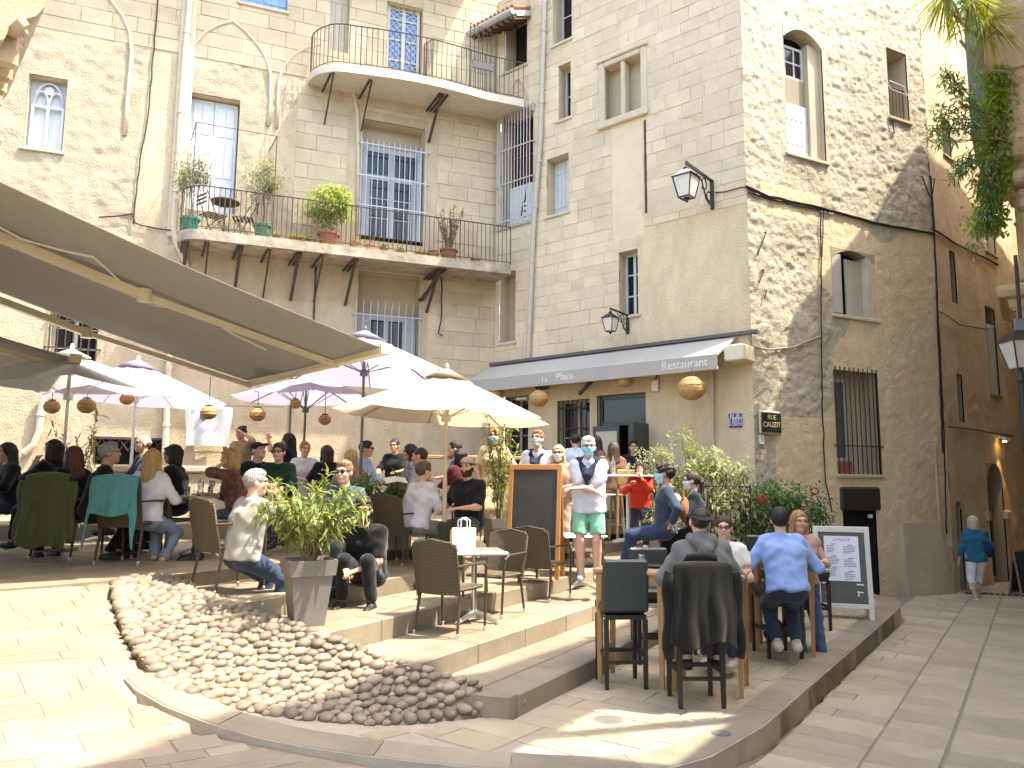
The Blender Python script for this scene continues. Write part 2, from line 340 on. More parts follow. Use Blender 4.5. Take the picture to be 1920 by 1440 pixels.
# left-hand street climbing to the terrace
CD = np.array([.76,.65]); CU = np.array([-.65,.76]); n_l = 0; d = 2.0
LEFTBAN = ALLPLAT
while d < 9:
    h = R_.choice([.11,.13,.15,.17,.2])
    c = -4.+R_.uniform(0,.5)
    while c < 6.5:
        L = R_.uniform(.3,.8); q = fitq(lambda u, v: [CD*u+CU*d, CD*v+CU*d, CD*v+CU*(d+h), CD*u+CU*(d+h)], c, c+L, lambda a: not inpoly(a[0], a[1], LEFTBAN) and a@SP < -2.06) if .5 < c+L < 4.6 else None
        if q is not None and n_l < 300:
            pr = [(a[0],a[1],float(zst(a[0],a[1]))) for a in q]
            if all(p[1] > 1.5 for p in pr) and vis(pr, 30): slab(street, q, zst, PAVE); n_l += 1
        c += L
    d += h
from mathutils.geometry import delaunay_2d_cdt
def sheet(poly, zf, step, name, mt, parent=None, kind='structure', off=0, skirt=.25):
    b = []
    n = len(poly)
    for i in range(n):
        p = np.array(poly[i][:2]); q = np.array(poly[(i+1)%n][:2]); k = max(1, int(np.linalg.norm(q-p)/max(.12, step)))
        b += [tuple(p+(q-p)*t/k) for t in range(k)]
    xs = [p[0] for p in b]; ys = [p[1] for p in b]; inn = []
    for x in np.arange(min(xs), max(xs), step):
        for y in np.arange(min(ys), max(ys), step):
            if inpoly(x, y, b): inn.append((x+R_.uniform(-.2,.2)*step, y+R_.uniform(-.2,.2)*step))
    r = delaunay_2d_cdt([Vector((float(p[0]),float(p[1]))) for p in b+inn], [], [list(range(len(b)))], 1, 1e-5)
    V = [(v.x, v.y, float(zf(v.x, v.y))+off) for v in r[0]]; m = MB(); m.add(V, [tuple(f) for f in r[2]])
    if skirt:
        nb = len(b); vb = [(p[0],p[1],float(zf(p[0],p[1]))+off) for p in b]
        m.add(vb+[(x,y,z-skirt) for x,y,z in vb], [(i,(i+1)%nb,(i+1)%nb+nb,i+nb) for i in range(nb)])
    return m.build(name, mt, parent, kind=kind)
pavement = sheet(PLAT, zpl, .3, 'pavement', mat('pavement_base', (.34,.285,.21), .8, .15, 4., bump=.3, bscale=60, spec=.3))
_kd = np.concatenate([np.linspace(np.array(a[:2]), np.array(b[:2]), 12) for a, b in zip(KERB[:-1], KERB[1:])])
def kdist(a): return float(np.min(np.hypot(_kd[:,0]-a[0], _kd[:,1]-a[1])))
# slabs of the pavement in the kerb's direction
s = 4.0; n_p = 0
PIN = PLAT
while s < 14.5:
    h = R_.choice([.22,.28,.34,.4]); p = -6.2+R_.uniform(0,.4)
    while p < -1.9:
        L = R_.uniform(.45,.95); q = fitq(lambda u, v: [SD*s+SP*u, SD*s+SP*v, SD*(s+h)+SP*v, SD*(s+h)+SP*u], p, p+L, lambda a: inpoly(a[0], a[1], PIN) and kdist(a) > .30)
        if q is not None:
            slab(pavement, q, zpl, PAVE_R); n_p += 1
        p += L
    s += h
# kerb stones along the curve
kp = []
for a, b in zip(KERB[:-1], KERB[1:]):
    a = np.array(a); b = np.array(b); k = max(1, int(np.linalg.norm(b-a)/.07)); kp += [a+(b-a)*t/k for t in range(k)]
kp.append(np.array(KERB[-1])); kp = np.array(kp)
for it in range(6): kp[1:-1] = .25*kp[:-2]+.5*kp[1:-1]+.25*kp[2:]
tg = np.gradient(kp[:,:2], axis=0); tg /= np.linalg.norm(tg, axis=1)[:,None]; nn = np.c_[-tg[:,1], tg[:,0]]   # inwards (left of travel)
acc = np.r_[0, np.cumsum(np.linalg.norm(np.diff(kp, axis=0), axis=1))]; i0 = 0
while i0 < len(kp)-2:
    L = R_.uniform(.75,1.15); i1 = int(np.searchsorted(acc, acc[i0]+L)); i1 = min(i1, len(kp)-1)
    if len(kp)-1-i1 < 5: i1 = len(kp)-1
    m = MB(); ring = []; dz = R_.uniform(-.003,.004)
    ids = list(range(i0, i1+1))
    for k, i in enumerate(ids):
        sh = (.004 if k == 0 else (-.004 if k == len(ids)-1 else 0)); t3 = np.array([tg[i,0],tg[i,1],0])*sh; P = kp[i]+t3; N = np.array([nn[i,0],nn[i,1],0]); zs = float(zst(P[0],P[1]))
        ring += [np.array([P[0],P[1],zs-.1]), P+np.array([0,0,dz-.018]), P+N*.014+np.array([0,0,dz+.004]), P+N*.29+np.array([0,0,dz+.006]), P+N*.29+np.array([0,0,-.15])]
    m.grid(ring, 5, len(ids)); m.f.append((0,1,2,3,4)); m.m.append(0); nI = (len(ids)-1)*5; m.f.append((nI+4,nI+3,nI+2,nI+1,nI)); m.m.append(0)
    m.build('kerb_stone', PAVE, pavement); i0 = i1
# steps
terr = sheet(P5, lambda x, y: .86, .8, 'terrace', PAVE)
for k in range(1, 6):
    z0, z1 = LV[k-1], LV[k]; A = EPT[k]; B = EEND[k]; L = np.linalg.norm(B-A); a = .12 if k == 1 else 0
    if k < 5:
        A2, B2 = EPT[k+1], EEND[k+1]
        tread = sheet([tuple(A-EP*.02), tuple(B-EP*.02), tuple(B2+EP*.0), tuple(A2)], lambda x, y: z1, .7, 'step', PAVE, skirt=.2)
    else: tread = terr
    while a < L-.02:
        l = R_.uniform(.65,1.05); l = l if L-a-l > .3 else L-a
        zl = z0-.06
        if k == 1: zl = -.05
        m = MB(); M = Matrix(((ED[0],-EP[0],0,0),(ED[1],-EP[1],0,0),(0,0,1,0),(0,0,0,1)))
        M = Matrix.Translation(Vector((A[0]+ED[0]*a, A[1]+ED[1]*a, 0))) @ M
        m.bbox(.002, l-.002, 0, .34, zl, z1+.007+R_.uniform(-.002,.003), .012, 0, M)
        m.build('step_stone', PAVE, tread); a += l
    W = np.linalg.norm((EPT[k+1]-A)-((EPT[k+1]-A)@ED)*ED) if k < 5 else 6
    d = .345
    while d < W-.1 and (k < 5 or d < 5.5):
        h = R_.uniform(.42,.6); h = h if W-d-h > .15 else W-d; a = -3.5 if k == 5 else (.2 if k == 1 else -1.6)
        while a < L+.5:
            l = R_.uniform(.6,1.1); q = [A+ED*a-EP*d, A+ED*(a+l)-EP*d, A+ED*(a+l)-EP*(d+h), A+ED*a-EP*(d+h)]
            poly = P5 if k == 5 else [tuple(A-EP*.02), tuple(B-EP*.02), tuple(B2), tuple(A2-ED*.25)]
            cb = COB
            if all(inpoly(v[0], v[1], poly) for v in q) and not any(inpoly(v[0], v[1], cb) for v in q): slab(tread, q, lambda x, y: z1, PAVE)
            a += l
        d += h
# upper level of the terrace in front of the house walls
LV6 = 1.1
P6 = [(-10.4,10.9),(.3,13.75),tuple(RO+RD*3.9),tuple(RO),(-10.6,13.5)]
upper = sheet(P6, lambda x, y: LV6, .8, 'upper_terrace', PAVE)
# cobbles
bed = sheet([c[:2] for c in COB], zcb, .12, 'cobble_bed', mat('cobble_mortar', (.20,.16,.11), .95, .2, 14., bump=.5, bscale=60), off=.004)
COBM = mat('river_cobble', (.255,.20,.13), .6, .22, 16., bump=.2, bscale=70, isl=.34, col2=(.17,.145,.115), c2scale=3.2, c2amt=.45, spec=.35)
tmpl = []
for q in range(8):
    m = MB(); m.ball((0,0,0), 1, 9, 6); V = np.array(m.v); n = fbm(V[:,0]*1.3+q*9, V[:,1]*1.3, V[:,2]*1.3+5, 3); V *= (.82+.45*n)[:,None]; m.v = [tuple(v) for v in V]; me = m.mesh('cobble'); me.materials.append(COBM); me.polygons.foreach_set('use_smooth', [True]*len(me.polygons)); tmpl.append(me)
cpts = []; rc = random.Random(5)
bd = []
for i in range(15):      # rim stones set along the outer edge
    a = np.array(COB[i][:2]); b = np.array(COB[(i+1)][:2]); k = max(1, round(np.linalg.norm(b-a)/.118))
    for t in range(k):
        p = a+(b-a)*(t+.5)/k; nrm = np.array([-(b-a)[1], (b-a)[0]]); nrm /= np.linalg.norm(nrm)
        p = p+nrm*.055
        cpts.append((p[0], p[1], .066, math.atan2(nrm[1], nrm[0])))
xs0 = min(c[0] for c in COB); xs1 = max(c[0] for c in COB); ys0 = min(c[1] for c in COB); ys1 = max(c[1] for c in COB)
for t in range(40000):
    x = rc.uniform(xs0, xs1); y = rc.uniform(ys0, ys1)
    if not inpoly(x, y, COB): continue
    r = rc.uniform(.045,.068)
    if all((x-q[0])**2+(y-q[1])**2 > (.68*(r+q[2]))**2 for q in cpts): cpts.append((x, y, r, rc.uniform(-.5,.5)+math.atan2(ED[1],ED[0])))
for t in range(30000):
    x = rc.uniform(xs0, xs1); y = rc.uniform(ys0, ys1)
    if not inpoly(x, y, COB): continue
    r = rc.uniform(.03,.045)
    if all((x-q[0])**2+(y-q[1])**2 > (.70*(r+q[2]))**2 for q in cpts): cpts.append((x, y, r, rc.uniform(-.6,.6)+math.atan2(ED[1],ED[0])))
small = [c for c in cpts if c[2] < .055] if len(cpts) > 560 else []
cpts.sort(key=lambda c: -c[2]/c[1])
mm = MB()
for i, (x, y, r, a) in enumerate(cpts):
    z = float(zcb(x, y)); M = Matrix.Translation((x, y, z+.006)) @ Matrix.Rotation(a, 4, 'Z') @ Matrix.Rotation(rc.uniform(-.25,.25), 4, 'X') @ Matrix.Diagonal((r*rc.uniform(1.0,1.25), r*rc.uniform(.75,.95), r*rc.uniform(.55,.75), 1))
    if i < 300:
        o = bpy.data.objects.new('cobble', tmpl[i % 8]); COL.objects.link(o); o.parent = bed; o.matrix_local = M
    else:
        t = tmpl[i % 8]; n = len(mm.v); mm.v += [tuple(M @ v.co) for v in t.vertices]; mm.f += [tuple(q+n for q in p.vertices) for p in t.polygons]; mm.m += [0]*len(t.polygons)
if mm.v: mm.build('small_cobbles', COBM, bed, smooth=True, kind='stuff')
print('cobbles', len(cpts), 'slabs', n_s, n_l, n_p)
# ================================================================== BUILDINGS
class Wall:
    def __init__(s, O, ang, root=None):
        s.O = np.array([O[0], O[1], 0.]); a = rad(ang); s.ang = a; s.u = np.array([math.cos(a), math.sin(a), 0]); s.y = np.array([-math.sin(a), math.cos(a), 0]); s.root = root
        s.Mw = Matrix.Translation(Vector(s.O)) @ Matrix.Rotation(a, 4, 'Z')
        s.M = (Matrix.Translation(-root.location) if root else Matrix.Identity(4)) @ s.Mw
    def at(s, px, py, d=0):
        r = ray(px, py); t = ((s.O+s.y*d-CAMP)@s.y)/(r@s.y); p = CAMP+t*r; return float((p-s.O)@s.u), float(p[2])
    def P(s, x, z, d=0): return s.O+s.u*x+s.y*d+np.array([0, 0, z])
    def rect(s, tl, br, d=0):
        x0, z1 = s.at(*tl, d); x1, z0 = s.at(*br, d); return (x0, x1, z0, z1)
    def path(s, pts, d=0): return [(lambda q: (q[0], d, q[1]))(s.at(a, b, d)) for a, b in pts]
def wallmat(name, ca, cb, ca2, cb2):
    m = mat(name, ca, .93, .10, 2.2, bump=1.0, bscale=26, spec=.12, detail=8); N = m.node_tree.nodes; L = m.node_tree.links; b = N['Principled BSDF']
    def nz(sc, det=7, st=None):
        t = N.new('ShaderNodeTexNoise'); t.inputs['Scale'].default_value = sc; t.inputs['Detail'].default_value = det; t.inputs['Roughness'].default_value = .65
        g = N.new('ShaderNodeNewGeometry').outputs['Position']
        if st: mp = N.new('ShaderNodeMapping'); mp.inputs['Scale'].default_value = st; L.new(g, mp.inputs[0]); g = mp.outputs[0]
        L.new(g, t.inputs['Vector']); return t.outputs['Fac']
    def ramp(x, lo, hi, a=0, c=1):
        r = N.new('ShaderNodeMapRange'); r.inputs[1].default_value = lo; r.inputs[2].default_value = hi; r.inputs[3].default_value = a; r.inputs[4].default_value = c; L.new(x, r.inputs[0]); return r.outputs[0]
    def mix(f, a, c):
        x = N.new('ShaderNodeMix'); x.data_type = 'RGBA'; L.new(f, x.inputs[0])
        for i, q in ((6, a), (7, c)):
            if isinstance(q, tuple): x.inputs[i].default_value = (*q, 1)
            else: L.new(q, x.inputs[i])
        return x.outputs[2]
    def mul(c, f):
        v = N.new('ShaderNodeVectorMath'); v.operation = 'SCALE'; L.new(c, v.inputs[0]); L.new(f, v.inputs['Scale']); return v.outputs[0]
    at = N.new('ShaderNodeAttribute'); at.attribute_name = 'zone'
    ad = N.new('ShaderNodeMath'); ad.operation = 'ADD'; L.new(at.outputs['Fac'], ad.inputs[0]); L.new(ramp(nz(2.6), .3, .7, -.35, .35), ad.inputs[1])
    A = mul(mix(ramp(nz(1.1), .4, .66), ca, ca2), ramp(nz(7), .25, .75, .86, 1.12)); B = mul(mix(ramp(nz(.8, 8, (1,1,.4)), .42, .68), cb, cb2), ramp(nz(5, 7, (1,1,.5)), .25, .75, .86, 1.12))
    L.new(mix(ramp(ad.outputs[0], .46, .54), A, B), b.inputs['Base Color']); return m
WM_K = wallmat('peeling_wall', (.46,.405,.295), (.66,.525,.325), (.36,.305,.21), (.57,.445,.265))
WM_B = wallmat('old_back_wall', (.33,.28,.195), (.45,.37,.245), (.37,.305,.20), (.38,.30,.19))
WM_R = wallmat('ashlar_and_render', (.56,.46,.30), (.62,.50,.32), (.50,.40,.255), (.52,.41,.25))
WM_L = wallmat('alley_render', (.60,.485,.315), (.57,.455,.29), (.50,.395,.245), (.46,.36,.22))
def wall_sheet(W, x0, x1, z0, z1, holes, step, amp, zone, mt, y0=.0, name='wall', fr=5.):
    def axis(a, b, k):
        v = list(np.arange(a, b, step))+[b]
        for h in holes: v += [h[k], h[k+1]]
        v = sorted(q for q in v if a-1e-6 <= q <= b+1e-6); o = [v[0]]
        hs = set(round(h[k+i], 5) for h in holes for i in (0, 1))
        for q in v[1:]:
            if q-o[-1] > step*.35: o.append(q)
            elif round(q, 5) in hs:
                if round(o[-1], 5) in hs or o[-1] == v[0]:
                    if q-o[-1] > 1e-4: o.append(q)
                else: o[-1] = q
        return np.array(o)
    xs = axis(x0, x1, 0); zs = axis(z0, z1, 2); X, Z = np.meshgrid(xs, zs); zn = zone(X, Z) if callable(zone) else np.full(X.shape, zone); am = amp(X, Z) if callable(amp) else np.full(X.shape, amp)
    n = fbm(X*fr+W.O[0], Z*fr+3, .5, 4); n2 = fbm(X*fr*.35+9, Z*fr*.5, 4.5, 3); pl = lambda q, a, b: (lambda t: t*t*(3-2*t))(np.clip((q-a)/(b-a), 0, 1)); n3 = fbm(X*fr*2.6+5, Z*fr*2.6, 2.5, 3); Y = y0-am*((pl(n, .40, .47)-.5)*.55+(pl(n2, .44, .50)-.5)*.75+(n3-.45)*1.1+(n-.45)*.9)
    near = np.ones(X.shape)
    for h in holes:
        dx = np.maximum(np.maximum(h[0]-X, X-h[1]), 0); dz = np.maximum(np.maximum(h[2]-Z, Z-h[3]), 0); near = np.minimum(near, np.clip(np.hypot(dx, dz)/.12, 0, 1))
    Y = y0+(Y-y0)*near
    nu, nv = len(xs), len(zs); fs = []
    for j in range(nv-1):
        zc = (zs[j]+zs[j+1])/2
        for i in range(nu-1):
            xc = (xs[i]+xs[i+1])/2
            if not any(h[0] < xc < h[1] and h[2] < zc < h[3] for h in holes): fs.append((j*nu+i, j*nu+i+1, (j+1)*nu+i+1, (j+1)*nu+i))
    m = MB(); m.add(list(zip(X.ravel(), Y.ravel(), Z.ravel())), fs); o = m.build(name, mt, W.root, smooth=True, M=W.M)
    a = o.data.attributes.new('zone', 'FLOAT', 'POINT'); a.data.foreach_set('value', zn.ravel().astype(np.float32)); return o
def rsub(r, holes):
    out = [r]
    for h in holes:
        nx = []
        for (a, b, c, d) in out:
            if h[0] >= b or h[1] <= a or h[2] >= d or h[3] <= c: nx.append((a, b, c, d)); continue
            if h[0]-a > .06: nx.append((a, h[0], c, d))
            if b-h[1] > .06: nx.append((h[1], b, c, d))
            l, r2 = max(a, h[0]), min(b, h[1])
            if h[2]-c > .05: nx.append((l, r2, c, h[2]))
            if d-h[3] > .05: nx.append((l, r2, h[3], d))
        out = nx
    return out
def ashlar(W, wall, region, holes, hh, ll, mt, seed=1, maxn=300, proud=.012):
    r = random.Random(seed); x0, x1, z0, z1 = region; z = z0; rects = []
    while z < z1-.05:
        h = r.uniform(*hh); h = min(h, z1-z); x = x0-r.uniform(0, ll[0])
        while x < x1:
            l = r.uniform(*ll); a, b = max(x, x0), min(x+l, x1)
            if b-a > .08: rects += rsub((a, b, z, z+h), holes)
            x += l
        z += h
    rects = [q for q in rects if vis([W.P((q[0]+q[1])/2, (q[2]+q[3])/2)], 30)]
    rects.sort(key=lambda q: -(q[1]-q[0])*(q[3]-q[2])); mm = MB()
    for i, (a, b, c, d) in enumerate(rects):
        m = MB() if i < maxn else mm; g = .0025; f = -proud*r.uniform(.3, 1.3); k = r.uniform(.004, .009)
        # worn block: front face tilted a little, corners uneven
        j = lambda: r.uniform(-.003, .003)
        P = [(a+g+j(), .03, c+g+j()), (b-g+j(), .03, c+g+j()), (b-g+j(), .03, d-g+j()), (a+g+j(), .03, d-g+j())]
        Q = [(x, .004+f*.4, z) for x, _, z in P]; cx, cz = (a+b)/2, (c+d)/2
        T = [(x+(k if x < cx else -k), f+j()*.8, z+(k if z < cz else -k)) for x, _, z in P]
        m.add(P+Q+T, [(8,9,10,11)]+[(s, (s+1)%4, (s+1)%4+4, s+4) for s in range(4)]+[(s+4, (s+1)%4+4, (s+1)%4+8, s+8) for s in range(4)])
        if i < maxn: m.build('stone', mt, wall)
    if mm.v: mm.build('small_stones', mt, wall, kind='stuff')
FRW = mat('grey_white_frame', (.45,.44,.40), .6, .1, 12.)
SHUT = mat('grey_blue_shutter', (.46,.475,.465), .65, .1, 8., bump=.2, bscale=40)
SHUTB = mat('beige_shutter', (.42,.38,.30), .7, .1, 8., bump=.2, bscale=40)
def reveal(m, r, d, mi=0, y0=.03):
    a, b, c, e = r
    m.add([(a,y0,c),(b,y0,c),(b,y0,e),(a,y0,e),(a,d,c),(b,d,c),(b,d,e),(a,d,e)], [(0,4,5,1),(1,5,6,2),(2,6,7,3),(3,7,4,0)], mi)
def window(W, r, d=.3, kind='casement', frame=FRW, nx=2, ny=3, rev=TRIM, sill=True, gl=GLASS, name='window', split=None, open_=None):
    a, b, c, e = r; m = MB(); reveal(m, r, d+.06, 0)
    if sill: m.bbox(a-.05, b+.05, -.05, d-.01, c-.07, c-.003, .012, 0)
    o = None
    if kind == 'casement':
        f = .05
        m.box(a, a+f, d-.03, d+.03, c, e, 1); m.box(b-f, b, d-.03, d+.03, c, e, 1); m.box(a+f, b-f, d-.03, d+.03, c, c+f, 1); m.box(a+f, b-f, d-.03, d+.03, e-f, e, 1)
        for i in range(1, nx): x = a+(b-a)*i/nx; t = .03 if i*2 == nx else .013; m.box(x-t, x+t, d-.035, d+.03, c+f, e-f, 1)
        for i in range(1, ny): z = c+(e-c)*i/ny; m.box(a+f, b-f, d-.02, d+.025, z-.013, z+.013, 1)
        o = m.build(name, [rev, frame], W.root, M=W.M); W_ = (b-a)/nx; H_ = (e-c)/ny
        for i in range(nx):
            for k in range(ny): MB().box(a+W_*i+.008, a+W_*(i+1)-.008, d+.006, d+.014, c+H_*k+.008, c+H_*(k+1)-.008).build('pane', gl, o)
        MB().box(a, b, d+.062, d+.08, c, e).build('dark_backing', DARK, o)  # near-black sheet behind the panes stands in for the unlit room
    else:
        m.box(a, b, d+.05, d+.07, c, e, 1); o = m.build(name, [rev, frame if kind == 'blank' else DARK], W.root, M=W.M)
        if kind == 'shutter':
            n = 2 if split is None else split; W_ = (b-a)/n
            for i in range(n):
                s = MB(); x = a+W_*i
                for k in range(3): s.bbox(x+.004+W_*k/3, x+W_*(k+1)/3, d-.02, d+.015, c+.01, e-.01, .006)
                for z in (c+.2*(e-c), c+.8*(e-c)): s.box(x+.02, x+W_-.02, d-.032, d-.02, z-.03, z+.03)
                s.build('shutter', frame, o)
    return o
def grille(W, par, r, n, d=-.05, rr=.010, mt=RUST, cross=(.12,.5,.88), over=.08, spike=0):
    a, b, c, e = r; m = MB()
    for i in range(n+1):
        x = a+(b-a)*i/n; pts = [(x, d, c-over), (x, d, e+over)]
        if spike: pts += [(x+.01, d-.03, e+over+spike*.7), (x-.03, d-.07, e+over+spike)]
        m.tube(pts, rr, 5)
    for t in cross:
        z = c+(e-c)*t; m.box(a-.08, b+.08, d-.012, d+.004, z-.012, z+.012)
        for x in (a-.075, b+.055): m.box(x, x+.02, d, .05, z-.012, z+.012)
    return m.build('grille', mt, par)
def pipe(W, pts, r, mt, name='drainpipe', d=-.09, collars=6, n=8):
    P = [(x, d, z) for x, z in (W.at(a, b, d) for a, b in pts)]; m = MB(); m.tube(P, r, n)
    tot = []
    for p, q in zip(P[:-1], P[1:]):
        for t in range(collars): 
            c = [p[i]+(q[i]-p[i])*(t+.5)/collars for i in range(3)]; dz = .05 if q[2] < p[2] else -.05
            if abs(q[2]-p[2]) > .5: m.tube([(c[0], c[1], c[2]-.04), (c[0], c[1], c[2]+.04)], r*1.22, n); m.box(c[0]-.02, c[0]+.02, d, .02, c[2]-.012, c[2]+.012)
    return m.build(name, mt, W.root, smooth=False, M=W.M)
def cable(W, pts, r=.014, mt=BLACK, d=-.03, name='cable', par=None, wob=.012):
    P = []
    for (a, b), (a2, b2) in zip(pts[:-1], pts[1:]):
        k = max(2, int(math.hypot(a2-a, b2-b)/18))
        for t in range(k): x, z = W.at(a+(a2-a)*t/k, b+(b2-b)*t/k, d); P.append((x+R_.uniform(-wob, wob), d, z+R_.uniform(-wob, wob)))
    x, z = W.at(*pts[-1], d); P.append((x, d, z)); m = MB(); m.tube(P, r, 5)
    return m.build(name, mt, par or W.root, M=None if par else W.M)
TXT = Matrix(((1,0,0,0),(0,0,-1,0),(0,1,0,0),(0,0,0,1)))
def text(s, size, mt, parent, M, name='lettering', ext=.002, w=None, sx=1.):
    cu = bpy.data.curves.new('t', 'FONT'); cu.body = s; cu.size = size; cu.align_x = 'CENTER'; cu.align_y = 'CENTER'; cu.extrude = ext; cu.resolution_u = 3
    t = bpy.data.objects.new('t', cu); COL.objects.link(t); bpy.context.view_layer.update()
    me = bpy.data.meshes.new_from_object(t.evaluated_get(bpy.context.evaluated_depsgraph_get())); bpy.data.objects.remove(t); bpy.data.curves.remove(cu)
    me.materials.clear(); return mobj(name, me, mt, parent, M=M @ Matrix.Diagonal((sx,1,1,1)))
def prof_run(W, x0, x1, prof, mt, name, par=None, n=1):
    m = MB(); k = len(prof); m.prism(prof, lambda p: (x0, p[0], p[1]), lambda p: (x1, p[0], p[1])); return m.build(name, mt, par or W.root, M=None if par else W.M)
# ---------------------------------------------------------------- corner house (restaurant face R, street face K)
corner = thing('corner_house', 'tall pale limestone corner house with restaurant awning, lanterns and crumbling street side', 'house', (RC[0], RC[1], 0))
R = Wall(RO, -41, corner); K = Wall(RC, 27, corner); RL = 6.148; TOP = 13.4
rW = dict(w1=R.rect((942,42),(984,120)), w2=R.rect((1036,-40),(1072,70)), w3=R.rect((1047,125),(1070,218)), mul=R.rect((1134,128),(1203,205)), w5=R.rect((1025,300),(1066,395)), w6=R.rect((936,222),(997,412)), w7=R.rect((1160,474),(1197,588)), w8=R.rect((930,515),(960,640)),
          g1=R.rect((945,745),(990,860)), g2=R.rect((1045,752),(1106,868)), door=R.rect((1119,742),(1214,1000)))
rW['door'] = (rW['door'][0], rW['door'][1], 1.11, rW['door'][3]); rW['g1'] = (*rW['g1'][:2], 1.95, rW['g1'][3]); rW['g2'] = (*rW['g2'][:2], 1.95, rW['g2'][3])
rW['w8'] = (.12, .62, rW['w8'][2], rW['w8'][3]); rW['w6'] = (.12, 1.12, rW['w6'][2], rW['w6'][3]); rW['w1'] = (.22, .92, rW['w1'][2], rW['w1'][3])
rH = list(rW.values()); smooth_r = R.rect((1195,440),(1400,625)); panel = R.rect((1128,235),(1212,440))
def zr(X, Z): return np.where((Z < 4.45) | ((X > smooth_r[0]) & (Z < 6.85)), 1., 0.)
rwall = wall_sheet(R, 0, RL, -.1, TOP, rH, .16, .008, zr, WM_R, .002)
ashlar(R, rwall, (0, RL, 4.5, TOP), rH+[(smooth_r[0], RL+.1, 4.4, 6.85), (panel[0]+.25, panel[1]-.05, panel[2], panel[3])], (.20,.31), (.24,.62), STONE, 11, 300, .008)
MB().box(panel[0]+.25, panel[1]-.05, -.004, .03, panel[2], panel[3]).build('blocked_panel', mat('panel_render', (.60,.49,.32), .9, .1, 2., bump=.3, bscale=24), R.root, M=R.M)
m = MB(); x = R.at(1211,300)[0]; m.box(x-.03, x+.02, -.012, .02, R.at(1211,400)[1], R.at(1211,225)[1]); m.build('chase_mark', RUST, R.root, M=R.M)
window(R, rW['w1'], .38, 'dark', rev=STONE_B); window(R, rW['w2'], .38, 'casement', nx=1, ny=2); window(R, rW['w3'], .3, 'casement', nx=1, ny=2)
o = window(R, rW['w5'], .30, 'shutter', SHUT); window(R, rW['w7'], .28, 'casement', SHUT, 2, 3); window(R, rW['w8'], .3, 'blank', PLASTER)
o = window(R, rW['w6'], .45, 'casement', mat('red_wood', (.16,.05,.03), .6, .2, 9.), 2, 3); grille(R, o, rW['w6'], 11, -.12, .011, mat('pale_rail', (.42,.40,.36), .6), (.03,.36,.66,.99), .06)
a, b, c, e = rW['w6']; MB().box(a+.2, b-.02, .12, .15, c+.05, c+.95).build('graffiti_board', BLUEP, o)
text('J\nE', .42, BLACK, o, Matrix.Translation((a+.66, .115, c+.5)) @ TXT @ Matrix.Rotation(-.15, 4, 'Z'), 'graffiti')
a, b, c, e = rW['mul']; o = window(R, rW['mul'], .26, 'dark', rev=TRIM); m = MB(); mid = (a+b)/2
for x0, x1, z0, z1, y in ((a-.14, a, c-.08, e+.12, -.05), (b, b+.14, c-.08, e+.12, -.05), (a, b, e, e+.12, -.05), (a-.16, b+.16, c-.16, c-.0, -.09), (mid-.05, mid+.05, c, e, -.02), (a-.18, b+.18, e+.12, e+.18, -.08)): m.bbox(x0, x1, y, .2, z0+.001, z1-.001, .02)
m.build('mullion_surround', TRIM, o); MB().box(a, b, .27, .29, c, e).build('board', PLASTER, o)
# blind pointed arch over the grille window
ax0, ax1, az = .16, 1.14, R.at(960,225)[1]; m = MB(); pts = []
for i in range(13):
    t = i/12; s_ = abs(t-.5)*2; pts.append((ax0+(ax1-ax0)*t, -.01, az+.95*(1-s_**1.7)))
m.tube(pts, .045, 6); m.build('arch_moulding', TRIM, R.root, M=R.M)
for k in ('g1', 'g2'):
    o = window(R, rW[k], .22, 'casement', mat('beige_frame', (.42,.36,.26), .6), 2, 2); grille(R, o, rW[k], 7, .06, .014, BLACK, (.25,.62,.9), .0)
# door with open leaf
a, b, c, e = rW['door']; DOORG = mat('dark_grey_door', (.045,.048,.045), .4, .1, 12., spec=.5); m = MB(); reveal(m, rW['door'], .5)
for q in ((a, a+.07, c, e), (b-.07, b, c, e), (a+.07, b-.07, e-.09, e), (a+.07, b-.07, e-.62, e-.55)): m.box(q[0], q[1], .1, .18, q[2], q[3], 1)
m.box(a, b, .9, .92, c, e, 2); o = m.build('door', [TRIM, DOORG, DARK], R.root, M=R.M)
MB().box(a+.07, b-.07, .13, .14, e-.55, e-.09).build('pane', GLASS, o)
m = MB(); m.box(a+.09, a+.15, -.28, .1, c+.02, e-.65); m.box(a+.15, a+.72, -.30, -.25, c+.02, c+.14); m.box(a+.15, a+.72, -.30, -.25, e-.75, e-.65); m.box(a+.12, a+.17, -.30, -.25, c+.14, e-.75); m.box(a+.67, a+.72, -.30, -.25, c+.14, e-.75); l = m.build('door_leaf', DOORG, o)
MB().box(a+.17, a+.67, -.285, -.265, c+.14, e-.75).build('pane', mat('pale_glass', (.42,.40,.28), .15, .05, 3.), o)
m = MB(); m.bbox(b-.06, b+.06, -.55, .1, c+.02, e-.62, .01); m.bbox(b-.05, b+.1, -.02, .02, c+1.2, c+1.3, .01); m.build('side_leaf', DOORG, o)
